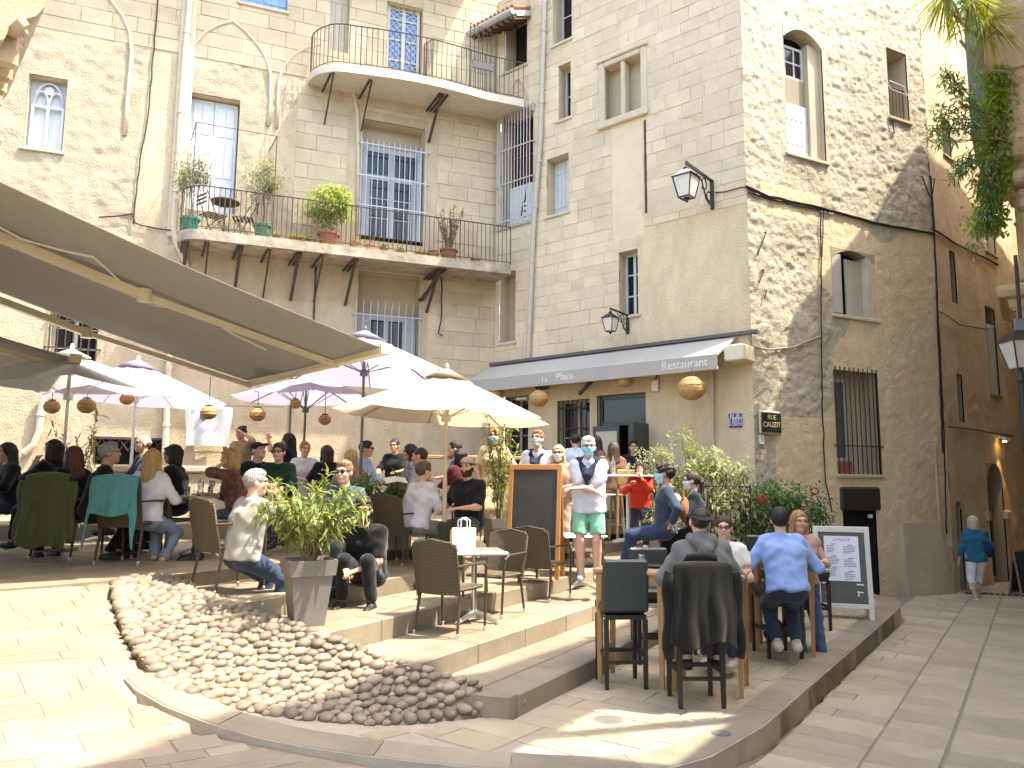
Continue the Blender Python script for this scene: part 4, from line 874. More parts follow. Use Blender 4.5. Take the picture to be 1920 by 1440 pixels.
hx0, hx1 = min(q[0] for q in hole), max(q[0] for q in hole); hz0, hz1 = min(q[1] for q in hole), max(q[1] for q in hole)
RSTONE = mat('honey_stone', (.44,.31,.165), .85, .16, 5., bump=.45, bscale=24, col2=(.30,.20,.10), c2scale=1.3, c2amt=.45)
RLIGHT = mat('pale_honey_render', (.58,.48,.33), .9, .1, 3., bump=.3, bscale=24)  # paler than the honey stone to bounce light into the shaded street
m = MB()
def band(pl, y0=0, y1=.3):
    m.prism(pl, lambda p: (p[0], y0, p[1]), lambda p: (p[0], y1, p[1]))
zlow = hz0-.05
left_ = [q for q in sil if q[0] > hx1]; mid_ = [q for q in sil if hx0 <= q[0] <= hx1]; rt_ = [q for q in sil if q[0] < hx0]
def zat(x):
    s_ = sorted(sil); return float(np.interp(x, [q[0] for q in s_], [q[1] for q in s_]))
band([(left_[0][0], zlow)]+left_+[(hx1, zat(hx1)), (hx1, zlow)]); band([(hx0, zlow), (hx0, zat(hx0))]+rt_+[(rt_[-1][0], zlow)])
h_ = sorted(hole, key=lambda q: -q[0]); band([(hx1, hz1)]+[(hx1, zat(hx1))]+mid_+[(hx0, zat(hx0)), (hx0, hz1)])
m.build('shade_wall', RLIGHT, right, M=Q.M)  # unseen wall; outline and opening shaped for the street shade and sun patch
m = MB(); hc = (sum(q[0] for q in hole)/4, sum(q[1] for q in hole)/4)
for i in range(4):     # corners of the opening added for the sun patch
    pass
m.bar((hx0+.1, .15, hz0), (hx0+.75*(hx1-hx0), .15, hz1), .11); m.build('sun_patch_bar', DKWOOD, right, M=Q.M)  # unseen bar added to cast the dark strip across the sun patch
m = MB(); m.box(-40, sil[0][0], 0, .4, -2, zlow); m.build('wall', RLIGHT, right, M=Q.M); m = MB(); m.box(-39.9, sil[0][0]-.1, .45, 3.5, -2, zlow-.1); m.build('core', DARK, right, M=Q.M)
# carved corner that reaches into the picture at the mouth of the alley
NC = np.array([8.95,13.2]); Nw = Wall(NC, math.degrees(math.atan2(SP[1], SP[0])), right)
MB().box(0, 3.4, 0, 1.9, -1.5, 10.8).build('corner_block', RSTONE, right, M=Nw.M)
z1 = 5.0; prof = [(0,z1-.5),(-.1,z1-.45),(-.16,z1-.2),(-.24,z1-.14),(-.26,z1),(-.38,z1+.04),(-.42,z1+.14),(-.40,z1+.24),(0,z1+.34)]
m = MB()
for i, (y, z) in enumerate(prof[1:-1]): pass
def corner_run(prof, name, n0=3.4):
    m = MB(); k = len(prof); vs = []
    for t in range(3):
        for y, z in prof: vs.append(((n0, y, z), (y, y, z), (y, 1.9, z))[t])
    m.add(vs, [(t*k+i, t*k+(i+1)%k, (t+1)*k+(i+1)%k, (t+1)*k+i) for t in range(2) for i in range(k)]); return m.build(name, RSTONE, right, M=Nw.M)
corner_run(prof, 'cornice')
for i in range(9):
    m = MB(); m.bbox(-.2+i*.16, -.11+i*.16, -.22, -.1, z1-.19, z1-.1, .008); m.build('dentil', RSTONE, right, M=Nw.M)
m = MB(); m.lathe([(.02,-.06),(.10,-.06),(.12,0),(.10,.06),(.02,.06)], 14, (.1, -.16, z1-.55), 0, Matrix.Rotation(math.pi/2, 3, 'X')); m.bbox(-.04, .3, -.14, 0, z1-1.0, z1-.5, .03); m.build('scroll_bracket', RSTONE, right, M=Nw.M)
m = MB(); m.bbox(-.06, .42, -.05, .2, z1+.36, z1+2.05, .03); m.bbox(.0, .34, -.09, .0, z1+.6, z1+1.85, .04); m.build('pilaster', RSTONE, right, M=Nw.M)
z2 = 7.35; corner_run([(0,z2-.1),(-.12,z2-.05),(-.15,z2+.1),(-.3,z2+.2),(-.36,z2+.5),(-.32,z2+.62),(-.28,z2+1.5),(-.34,z2+1.6),(-.34,z2+3.2),(0,z2+3.3)], 'entablature')
m = MB(); m.lathe([(.02,-.1),(.13,-.1),(.16,0),(.13,.1),(.02,.1)], 14, (.05, -.22, z2-.2), 0, Matrix.Rotation(math.pi/2, 3, 'Y')); m.bbox(-.08, .3, -.24, 0, z2-.35, z2-.02, .05); m.bbox(-.02, .26, -.2, 0, z2-.75, z2-.36, .05); m.build('console', RSTONE, right, M=Nw.M)
for i in range(4):
    m = MB(); m.bbox(-.16+i*.62, .34+i*.62, -.38, -.28, z2+1.75, z2+3.0, .03); m.build('panel', RSTONE, right, M=Nw.M)
m = MB(); m.box(-.62, -.34, -.2, 1.2, z2+.7, z2+3.6); m.build('slate_side', mat('grey_slate', (.16,.17,.16), .7, .2, 9., bump=.4, bscale=30, stretch=(1,1,.2)), right, M=Nw.M)
# ---------------------------------------------------------------- left-hand house carrying the awnings
LO_ = np.array([-4.55,5.45]); LA = math.degrees(math.atan2(.76,-.65)); leftb = thing('left_house', 'sculpted stone house corner at the upper left edge', 'house', (LO_[0], LO_[1], 0)); LW = Wall(LO_, LA, leftb)
CST = mat('carved_stone', (.46,.37,.23), .85, .18, 6., bump=.6, bscale=26, col2=(.26,.20,.12), c2scale=3., c2amt=.5)
MB().box(-3.2, 4.6, 0, .5, -.5, 7.2).build('wall', PLASTER, leftb, M=LW.M); MB().box(-3.1, 4.5, .55, 4, -.5, 7.1).build('core', DARK, leftb, M=LW.M)
LWM = LW.M @ Matrix.Translation((0,.2,0)); za = 5.75; xa = 2.75; MB().box(.9, 2.6, -.8, 0, 4.75, 7.6).build('bay', CST, leftb, M=LWM)
prof = [(0,za-.2),(-.78,za-.2),(-.84,za-.15),(-.88,za),(-.96,za+.08),(-1.06,za+.16),(-1.12,za+.28),(-1.12,za+.42),(-1.06,za+.5),(0,za+.55)]
prof_run(LW, .6, xa, prof, CST, 'cornice').matrix_local = LWM
for i in range(7):
    m = MB(); m.lathe([(.01,-.03),(.12,-.03),(.09,.04),(.04,.05),(.03,.08),(.01,.09)], 10, (xa-.16-i*.32, -.94, za+.03), 0, Matrix.Rotation(rad(125), 3, 'X')); m.build('rosette', CST, leftb, M=LWM)
    m = MB(); m.bbox(xa-.06-i*.32, xa+.03-i*.32, -.98, -.78, za-.3, za+.02, .03); m.build('modillion', CST, leftb, M=LWM)
xc = 2.62; zc = 5.25; m = MB()
for r_, h0, h1 in ((.20,zc+.03,zc+.09),(.15,zc-.03,zc+.03),(.1,zc-.12,zc-.03),(.2,zc-.18,zc-.12)): m.bbox(xc-r_*2, xc+r_*.6, -.86-r_, -.78, h0, h1, .008)
m.bbox(xc-.3, xc+.04, -.92, -.78, 4.5, zc-.18, .01); m.bbox(xc-.3, xc+.05, -.93, -.78, zc+.09, za-.2, .01); m.build('capital', TRIM, leftb, M=LWM)
m = MB(); m.tube([(2.75,-.95,4.3),(2.75,-.95,7.6)], .05, 8); m.build('drainpipe', WHITEM, leftb, M=LWM)
# ================================================================== AWNINGS, UMBRELLAS, LAMPS
GREYF = clothmat('grey_awning_fabric', (.36,.345,.31), .25); CREAMP = mat('cream_aluminium', (.62,.56,.38), .4, .05, 8., spec=.5)
FR_ = atz(720,655,3.2); FL_ = atz(470,716,3.2); bdir = (FL_-FR_)/np.linalg.norm(FL_-FR_); pdir = np.array([-bdir[1], bdir[0], 0])
if pdir[0] > 0: pdir = -pdir
up_ = .93/3.4
def awning(fr, fl, T, label, arms, sag=.05):
    t = thing('awning', label, 'awning', fr); o = Vector([float(q) for q in fr]); nu, nv = 9, 13; pts = []
    for j in range(nv):
        for i in range(nu):
            a = i/(nu-1); b = j/(nv-1); p = fr+(fl-fr)*a+pdir*T*b+np.array([0, 0, up_*T*b-sag*math.sin(math.pi*b)-.02*math.sin(math.pi*a)]); pts.append(p-fr)
    m = MB(); m.grid(pts, nu, nv); m.grid([(p[0], p[1], p[2]+.006) for p in pts], nu, nv); m.build('canopy', GREYF, t, smooth=True)
    m = MB(); d = fl-fr; n_ = bdir; m.bar(-n_*.06, d+n_*.06, .13, .11); m.build('front_bar', CREAMP, t)
    m = MB(); b0 = pdir*T+np.array([0,0,up_*T]); m.bar(b0-n_*.1, b0+d+n_*.1, .2, .2); m.build('cassette', CREAMP, t)
    for (a0, a1, e_) in arms:
        p0 = fr+(fl-fr)*a0+pdir*T*.98+np.array([0,0,up_*T*.98-.14]); p2 = fr+(fl-fr)*a1+np.array([0,0,-.06]); p1 = (p0+p2)/2+bdir*e_+np.array([0,0,-.06])
        m = MB(); m.bar(p0-fr, p1-fr, .10, .08); m.bar(p1-fr, p2-fr, .07, .06); m.tube([p1-fr-np.array([0,0,.06]), p1-fr+np.array([0,0,.07])], .07, 10); m.build('arm', CREAMP, t)
    return t
aw = awning(FR_, FL_, 4.4, 'large grey awning with two cream folding arms reaching over the left tables', ((.30,.28,-.02),(.98,.99,.02)))
def awp(px, py, off):     # point on a plane just under the big awning
    n = np.cross(FL_-FR_, pdir+np.array([0,0,up_])); n /= np.linalg.norm(n); d = ray(px, py); q = FR_-np.array([0,0,off]); return CAMP+d*(((q-CAMP)@n)/(d@n))
m = MB(); m.tube([awp(*q, .12)-FR_ for q in ((-20,415),(40,448),(110,468),(175,482),(205,508),(245,548),(290,573),(330,578),(390,596),(440,628),(500,656))], .011, 5); m.build('cord', WHITEM, aw)
f2 = LW.P(3.85, 3.3, -2.0); awning(f2, f2+bdir*3.2, 2.1, 'smaller grey awning beside the left edge behind the big one', ((.1,.15,0),(.9,.85,0)))
def umbrella(base, apex_z, rim_z, r, mt, label, n=8, tilt=(0,0), polem=WHITEM, rot=.2, vent=True, pr=.024):
    t = thing('parasol', label, 'parasol', base, 0, 'parasols over the terrace'); h = apex_z-base[2]; hr = rim_z-base[2]
    T = Matrix.Translation((0,0,h)) @ Matrix.Rotation(tilt[0], 4, 'X') @ Matrix.Rotation(tilt[1], 4, 'Y') @ Matrix.Translation((0,0,-h))
    m = MB(); k = 6; q = 5
    for i in range(n):
        a0 = rot+2*math.pi*i/n; a1 = rot+2*math.pi*(i+1)/n; pts = []
        for j in range(k+1):
            s_ = j/k*.985+.015; z = h+(hr-h)*s_**1.08
            for g in range(q+1):
                f = g/q; p0 = np.array([math.cos(a0), math.sin(a0)]); p1 = np.array([math.cos(a1), math.sin(a1)]); p = (p0*(1-f)+p1*f)*r*s_*(1-.05*math.sin(math.pi*f)*s_); pts.append(T @ Vector((p[0], p[1], z-.035*s_*math.sin(math.pi*f))))
        m.grid(pts, q+1, k+1)
    m.build('canopy', mt, t, smooth=True)
    if vent:
        m = MB(); m.lathe([(.001,h+.07),(.05,h+.05),(.2*r,h+.045-(h-hr)*.2)], n*2, (0,0,0)); m.v = [tuple(T @ Vector(v)) for v in m.v]; m.build('vent', mt, t, smooth=True)
    m = MB(); m.lathe([(.022,h+.04),(.028,h+.09),(.015,h+.13),(.001,h+.14)], 10); m.build('finial', polem, t)
    m = MB(); m.tube([(0,0,.0),(0,0,h*.45)], pr, 10); m.tube([(0,0,h*.45),(0,0,h)], pr*.85, 10); m.build('pole', polem, t)
    m = MB(); m.lathe([(.06,h-.62),(.06,h-.54),(.03,h-.52)], 10); m.build('hub', polem, t)
    for i in range(n):
        a = rot+2*math.pi*i/n; e = T @ Vector((math.cos(a)*r*.985, math.sin(a)*r*.985, hr+.0-.012)); mid = T @ Vector((math.cos(a)*r*.5, math.sin(a)*r*.5, h+(hr-h)*.5**1.08-.02)); m = MB(); m.bar((0,0,h-.03), mid, .016); m.bar(mid, e, .016); m.bar((0,0,h-.58), mid, .012); m.build('rib', polem, t)
    m = MB(); m.lathe([(.26,0),(.26,.05),(.06,.08),(.05,.3)], 16); m.build('base', mat('grey_base', (.2,.19,.17), .6), t)
    return t
LAV = clothmat('lavender_canvas', (.46,.41,.49), .38); CRM = clothmat('cream_canvas', (.52,.45,.31), .38); WHT = clothmat('white_canvas', (.62,.60,.56), .34); GPOL = mat('grey_pole', (.12,.12,.12), .4, .1, 9., metal=.3)
def atd(px, py, y, z=None): p = aty(px, py, y); return (p[0], p[1], p[2] if z is None else z)
umbrella(atd(838,705,9.9,.72), 3.18, 2.62, 1.42, CRM, 'cream parasol with scalloped cap over the man in the backwards cap', 8, (0,.05), mat('cream_pole', (.5,.43,.30), .4), .25, pr=.028)
umbrella(atd(684,640,11.3,.86), 3.95, 3.35, 1.66, LAV, 'large lavender parasol rising behind the awning corner', 8, (0,.06), GPOL, .1)
umbrella(atd(575,712,13.0,1.1), 3.55, 3.18, 1.22, LAV, 'flat lavender parasol between the two awnings and the back wall', 8, (0,-.02), GPOL, .35)
umbrella(atd(258,693,12.2,1.1), 3.62, 3.05, 1.48, LAV, 'lavender parasol whose tip points at the hanging cloth', 8, (0,.05), WHITEM, .0)
umbrella(atd(134,668,10.2,.86), 3.45, 3.03, 1.25, WHT, 'white parasol farthest left over the long-haired women', 4, (0,.0), WHITEM, .55)
# restaurant awning folded against the wall
zA = R.at(1385,630,-.1)[1]; d0 = -.62; x0 = R.at(868,716,d0)[0]; x1 = R.at(1345,676,d0)[0]; zf = R.at(1340,664,d0)[1]; zbm = R.at(1340,690,d0)[1]
RGF = clothmat('pale_grey_fabric', (.46,.43,.365), .2)
ra = thing('restaurant_awning', 'long grey restaurant awning with lettering folded over the door', 'awning', R.P(0, zA), R.ang); dz = -zA
m = MB(); m.add([(x0,-.08,zA+dz),(x1+.1,-.08,zA+dz),(x1,d0,zf+dz),(x0,d0,zf+dz),(x0,-.1,zA+dz-.04),(x1+.1,-.1,zA+dz-.04),(x1,d0+.01,zf+dz-.03),(x0,d0+.01,zf+dz-.03)], [(0,1,2,3)[::-1],(4,5,6,7),(1,2,6,5),(0,3,7,4),(0,1,5,4),(2,3,7,6)]); m.build('canopy', RGF, ra)
m = MB(); m.box(x0, x1, d0-.012, d0-.004, zbm+dz-.02, zf+dz); va = m.build('valance', RGF, ra)
LET = mat('pale_lettering', (.66,.64,.60), .7); xt = R.at(1283,682,d0)[0]; text('Restaurant', .22, LET, va, Matrix.Translation((xt, d0-.014, (zf+zbm)/2+dz)) @ TXT, sx=.95); xt = R.at(1052,700,d0)[0]; text('La', .16, LET, va, Matrix.Translation((xt-.42, d0-.014, (zf+zbm)/2+dz-.02)) @ TXT); text('Place', .22, LET, va, Matrix.Translation((xt+.1, d0-.014, (zf+zbm)/2+dz)) @ TXT)
m = MB(); m.bbox(x1+.06, x1+.42, -.5, -.02, zf+dz-.12, zf+dz+.16, .02); m.tube([(x1,-.3,zf+dz),(x1+.3,-.3,zf+dz+.02)], .07, 10); m.build('end_bracket', CREAMP, ra); m = MB(); m.box(x0-.1, x1+.5, -.12, .02, .02, .08); m.build('cover_flashing', mat('dark_flash', (.10,.09,.08), .6), ra); m = MB(); m.tube([(x0,d0+.02,zbm+dz),(x1,d0+.02,zbm+dz)], .025, 8); m.build('front_bar', CREAMP, ra)
pipe(R, [(1335,690),(1337,838)], .03, CP, collars=2, d=-.05)
def wall_lantern(px, py, arm, s, label, glassc):
    x, z = R.at(px, py, -.02); t = thing('wall_lantern', label, 'lantern', R.P(x, z, -.02), R.ang, 'lanterns on the restaurant wall'); m = MB()
    m.box(-.03,.03,-.03,.02,-.42*s,.12*s); m.bar((0,0,.1*s),(0,-arm,.14*s), .035*s, .05*s)
    for (cy, cz, r0, a0, a1) in ((-.33*arm,-.02*s,.13*s,-2.2,3.2),(-.13*arm,-.24*s,.12*s,.6,6.2)):
        m.tube([(0, cy+r0*(1-.55*i/14)*math.cos(a0+(a1-a0)*i/14), cz+r0*(1-.55*i/14)*math.sin(a0+(a1-a0)*i/14)) for i in range(15)], .014*s, 5)
    m.tube([(0,-.62*arm,.06*s),(0,-.4*arm,-.02*s),(0,-.25*arm,-.3*s),(0,-.1*arm,-.36*s)], .014*s, 5); m.build('bracket', BLACK, t)
    zt = .1*s; fr = MB(); tw, bw, h = .17*s, .10*s, .36*s; z1 = zt-.22*s; z0 = z1-h; C = lambda w_, z_: [(-w_,-arm-w_,z_),(w_,-arm-w_,z_),(w_,-arm+w_,z_),(-w_,-arm+w_,z_)]
    T_, B_ = C(tw, z1), C(bw, z0)
    for i in range(4): fr.bar(T_[i], B_[i], .018*s); fr.bar(T_[i], T_[(i+1)%4], .024*s); fr.bar(B_[i], B_[(i+1)%4], .018*s)
    fr.tube([(0,-arm,zt+.04*s),(0,-arm,zt-.06*s)], .012*s, 6); fr.lathe([(.02*s,zt-.1*s),(.05*s,zt-.08*s),(.05*s,zt-.05*s),(.02*s,zt-.03*s)], 8, (0,-arm,0)); fr.lathe([(.02*s,z0-.08*s),(.03*s,z0-.05*s),(.06*s,z0-.01*s)], 8, (0,-arm,0)); fr.build('frame', BLACK, t)
    rf = MB(); U_ = C(tw*1.12, z1+.01), ; rf.add(C(tw*1.12, z1+.005)+C(.05*s, z1+.13*s), [(0,1,5,4),(1,2,6,5),(2,3,7,6),(3,0,4,7),(4,5,6,7)]); rf.build('cap', glassc[1], t)
    for i in range(4): g = MB(); j = (i+1)%4; g.add([Vector(p)*.97+Vector((0,-arm*.03,z1*.03)) for p in (B_[i], B_[j], T_[j], T_[i])], [(0,1,2,3)]); g.build('pane', glassc[0], t)
    return t
LG = mat('milky_lantern_glass', (.72,.68,.58), .25, .04, 6., trans=.25)
wall_lantern(1335,350,1.0,1.05,'upper black scroll lantern with grey cap high on the ashlar', (LG, mat('lead_grey', (.22,.22,.22), .5))); wall_lantern(1177,598,.62,.72,'lower smaller black scroll lantern just above the awning', (LG, BLACK))
RAT = mat('rattan', (.52,.31,.12), .6, .25, 40., bump=1.2, bscale=110, coord='obj', stretch=(1,1,.25), spec=.3)
def rattan(px, py, y, r, hang, label, wall=None):
    p = aty(px, py, y) if wall is None else wall; t = thing('rattan_lantern', label, 'lantern', p, 0, 'hanging rattan globes'); m = MB(); n = 20; pr = [(math.sin(math.pi*(.06+.88*i/12))*r, -math.cos(math.pi*(.06+.88*i/12))*r*.88) for i in range(13)]; m.lathe(pr, n)
    m.v = [(v[0]*(1+.03*(k%2)), v[1]*(1+.03*(k%2)), v[2]) for k, v in enumerate(m.v)]; m.build('globe', RAT, t, smooth=True)
    m = MB()
    for i in range(1, 12, 2): z = pr[i][1]; rr = pr[i][0]*1.02; m.tube([(rr*math.cos(2*math.pi*k/20), rr*math.sin(2*math.pi*k/20), z) for k in range(21)], .006, 4)
    m.build('hoops', RAT, t); m = MB(); m.tube([(0,0,r*.8),(0,0,r*.8+hang)], .006, 5); m.build('cord', BLACK, t); m = MB(); m.lathe([(.05,r*.84),(.06,r*.92),(.02,r*1.02)], 8); m.build('cap', BLACK, t)
for px, py, y, r, lb in ((97,763,11.6,.115,'small rattan globe nearest the left edge'),(162,761,11.3,.125,'small rattan globe second from the left edge'),(238,748,11.5,.10,'rattan globe half hidden by the white parasol tip'),(391,774,11.5,.115,'rattan globe hanging in front of the pale cloth'),(483,777,12,.12,'rattan globe right of the pale cloth'),(554,757,12.6,.09,'tiny rattan globe under the flat lavender parasol'),(609,787,12.8,.10,'rattan globe on a long cord below the flat lavender parasol')): rattan(px, py, y, r, .45, lb)
for px, py, d, r, lb in ((931,738,-.45,.16,'rattan globe at the left end of the restaurant awning'),(1010,747,-.75,.19,'rattan globe left of the barred window by the awning'),(1172,714,-.4,.14,'rattan globe tucked beside the awning motor'),(1297,728,-.7,.24,'largest rattan globe hanging alone right of the door')):
    x, z = R.at(px, py, d); rattan(0, 0, 0, r, max(.05, zbm-z-r*.8), lb, R.P(x, z, d))
# heaters, sockets and the small things under the awning
x, z = R.at(1165,705,-.4); ht = thing('patio_heater', 'white tube heater with black ends under the awning', 'heater', R.P(x, z, -.4), R.ang); m = MB(); m.tube([(-.5,0,.02),(.2,0,.02)], .06, 10); m.build('tube', WHITEM, ht); m = MB(); m.tube([(.2,0,.02),(.36,0,.02)], .075, 10); m.tube([(-.62,0,.02),(-.5,0,.02)], .05, 8); m.bar((-.62,0,.02),(-1.0,0,-.28), .06); m.bar((0,0,.05),(0,.38,.12), .03); m.build('mount', BLACK, ht)
x, z = R.at(1012,725,-.3); ht = thing('flood_lamp', 'black twin floodlight on arms beside the left rattan globe', 'lamp', R.P(x, z, -.3), R.ang); m = MB(); m.bar((-.35,0,.15),(0,0,-.05),.06); m.bar((0,0,-.05),(.35,0,.1),.07); m.bar((0,0,-.05),(0,.3,0),.04); m.build('arms', BLACK, ht); m = MB(); m.bbox(-.5,-.2,-.2,.1,-.28,-.22,.01); m.build('visor', mat('grey_visor', (.32,.30,.27), .5), ht)
x, z = R.at(1230,722,-.02); t = thing('socket_box', 'small white socket box on the wall right of the door', 'socket', R.P(x, z, -.02), R.ang); m = MB(); m.bbox(-.07,.07,-.06,.01,-.13,.1,.012); m.build('box', WHITEM, t); m = MB(); m.tube([(0,-.03,.1),(.06,-.05,.2),(.2,-.08,.3)], .012, 5); m.build('lead', BLACK, t)
# street name plates
NAVY = mat('enamel_blue', (.02,.03,.19), .25, .05, 9.); ENW = mat('enamel_white', (.75,.75,.72), .35, 0); GOLD = mat('gold_letter', (.62,.50,.22), .4, 0)
a, b, c, e = R.rect((1367,776),(1392,801)); t = thing('street_sign', 'blue enamel street name plate RUE ST RAVY on the restaurant wall', 'street sign', R.P((a+b)/2, (c+e)/2, -.015), R.ang); w, h = (b-a)/2, (e-c)/2; m = MB(); m.bbox(-w,w,-.012,.005,-h,h,.006); m.build('plate', NAVY, t)
for s_, z_, sz in (('RUE', .55, .13), ('S\u1d57 RAVY', .02, .15), ('V\u1d49 CANTON', -.6, .085)): text(s_.replace('\u1d57', 't').replace('\u1d49', 'e'), sz, ENW, t, Matrix.Translation((0,-.014,z_*h)) @ TXT, sx=.8 if s_ == 'RUE' else .52)
a, b, c, e = K.rect((1421,773),(1459,812)); t = thing('street_sign', 'dark framed street name plate RUE CAUZIT on the street side', 'street sign', K.P((a+b)/2, (c+e)/2, -.05), K.ang); w, h = (b-a)/2, (e-c)/2; m = MB(); m.bbox(-w-.03,w+.03,-.02,.03,-h-.03,h+.03,.03); m.build('surround', TRIM, t); m = MB(); m.bbox(-w,w,-.04,-.015,-h,h,.012); m.build('plate', mat('black_slate', (.02,.02,.018), .35, .1, 9.), t); text('RUE', .11, GOLD, t, Matrix.Translation((0,-.043,.5*h)) @ TXT); text('CAUZIT', .13, GOLD, t, Matrix.Translation((0,-.043,-.25*h)) @ TXT, sx=.9)
x, z = K.at(1428,824,-.02); t = thing('notice_card', 'small white notice card under the dark street plate', 'notice', K.P(x, z, -.03), K.ang); MB().box(-.045,.045,-.006,.03,-.08,.08).build('card', ENW, t)
for i in range(4): MB().box(-.035,.03,-.008,-.006,.045-.03*i,.055-.03*i).build('print', mat('grey_print', (.25,.25,.25), .8), t)
# lamp post and hanging sign at the right edge
p = aty(1936,1000,12.2); t = thing('street_lamp', 'black street lamp with milky lantern at the right edge', 'street lamp', (p[0], p[1], -.45)); zl = aty(1908,690,p[1])[2]+.45; m = MB(); m.lathe([(.12,0),(.12,.3),(.07,.4),(.045,.5),(.04,zl-.25),(.07,zl-.2),(.03,zl)], 12); m.build('post', mat('green_black', (.03,.035,.03), .5), t)
for nm, tw, bw, z0, z1, mt_ in (('lantern_glass', .2, .11, zl, zl+.42, LG), ('lantern_cap', .08, .23, zl+.42, zl+.6, BLACK)):
    m = MB(); m.hexa([(-bw,-bw,z0),(bw,-bw,z0),(bw,bw,z0),(-bw,bw,z0),(-tw,-tw,z1),(tw,-tw,z1),(tw,tw,z1),(-tw,tw,z1)]); m.build(nm, mt_, t)
m = MB()
for sx in (-1,1):
    for sy in (-1,1): m.bar((sx*.11,sy*.11,zl),(sx*.2,sy*.2,zl+.42),.022)
m.build('lantern_frame', BLACK, t)
ps = aty(1938,625,p[1]+.15); t = thing('shop_sign', 'grey hanging shop sign with white lettering above the right street lamp', 'sign', ps, 0); m = MB(); m.bbox(-.30,.32,-.02,.02,-.24,.24,.008); m.build('board', mat('sign_grey', (.17,.20,.20), .5), t); m = MB(); m.tube([(-.2,0,.24),(-.2,0,1.3)], .03, 8); m.build('hanger', BLACK, t)
text('SALON', .14, ENW, t, Matrix.Translation((.05,-.023,-.02)) @ TXT); text('LE', .10, ENW, t, Matrix.Translation((-.06,-.023,-.16)) @ TXT)
# the pale cloth with scribbles
x, z = B.at(391,798,-.25); t = thing('hanging_cloth', 'pale grey cloth with pink scribble hung by a red clip on the back wall', 'cloth', B.P(x, z, -.25), B.ang); pts = []
for j in range(13):
    for i in range(13): u, v = i/12-.5, j/12-.5; pts.append((u*.82*(1+.05*math.sin(5*v)), .03*math.sin(9*u+2*v)+.02*math.sin(17*u), v*.78+.05*math.cos(6*u)*max(0, v)))
m = MB(); m.grid(pts, 13, 13); m.build('sheet', clothmat('pale_grey_cloth', (.50,.52,.52), .2), t, smooth=True); PINK = mat('pink_ink', (.35,.10,.22), .8)
m = MB(); m.tube([(-.14+.03*i, -.05, -.08+.06*math.sin(i*2.1)+.02*math.cos(i*3.7)) for i in range(11)], .006, 4); m.build('scribble', PINK, t)
m = MB(); m.lathe([(.001,0),(.075,0),(.06,.006),(.001,.006)], 7, (-.1,-.05,.17), 0, Matrix.Rotation(math.pi/2,3,'X')); m.build('dark_blot', mat('slate_ink', (.08,.09,.10), .8), t); m = MB(); m.ball((-.24,-.03,.4), (.05,.03,.06), 8, 5); m.build('clip', mat('red_clip', (.4,.02,.03), .5), t); m = MB(); m.tube([(-.45,0,.43),(0,0,.40),(1.4,0,.42)], .006, 4); m.build('line', BLACK, t)
# ================================================================== PEOPLE
def snet(F, o, h):
    I = F < 0; nx, ny, nz = F.shape
    c = np.zeros((nx-1, ny-1, nz-1), np.int8)
    for a in (0,1):
        for b in (0,1):
            for d in (0,1): c += I[a:nx-1+a, b:ny-1+b, d:nz-1+d]
    act = (c > 0) & (c < 8); ijk = np.argwhere(act); n = len(ijk)
    if n == 0: return np.zeros((0,3)), np.zeros((0,4), int)
    vid = np.full(act.shape, -1, np.int64); vid[act] = np.arange(n); i, j, k = ijk.T; S = np.zeros((n,3)); W = np.zeros(n); f = {}
    for a in (0,1):
        for b in (0,1):
            for d in (0,1): f[a,b,d] = F[i+a, j+b, k+d]
    for p in f:
        for ax in range(3):
            if p[ax] == 0:
                q = list(p); q[ax] = 1; q = tuple(q); f0, f1 = f[p], f[q]; cr = (f0 < 0) != (f1 < 0); t = np.where(cr, f0/np.where(cr, f0-f1, 1), 0)
                v = np.zeros((n,3)); v += p; v[:,ax] = t; S += v*cr[:,None]; W += cr
    V = (ijk+S/W[:,None])*h+o; Q = []
    for ax in range(3):
        sl0 = [slice(None)]*3; sl1 = [slice(None)]*3; sl0[ax] = slice(0,-1); sl1[ax] = slice(1,None); A = I[tuple(sl0)]; B_ = I[tuple(sl1)]; e = np.argwhere(A != B_); b, d = (ax+1)%3, (ax+2)%3
        ok = (e[:,b] > 0) & (e[:,d] > 0) & (e[:,b] < F.shape[b]-1) & (e[:,d] < F.shape[d]-1); e = e[ok]; qs = []
        for (db, dd) in ((-1,-1),(0,-1),(0,0),(-1,0)):
            c_ = e.copy(); c_[:,b] += db; c_[:,d] += dd; qs.append(vid[c_[:,0], c_[:,1], c_[:,2]])
        q = np.stack(qs, 1); ins = A[e[:,0], e[:,1], e[:,2]]; q[~ins] = q[~ins][:, ::-1]; Q.append(q)
    return V, np.concatenate(Q)
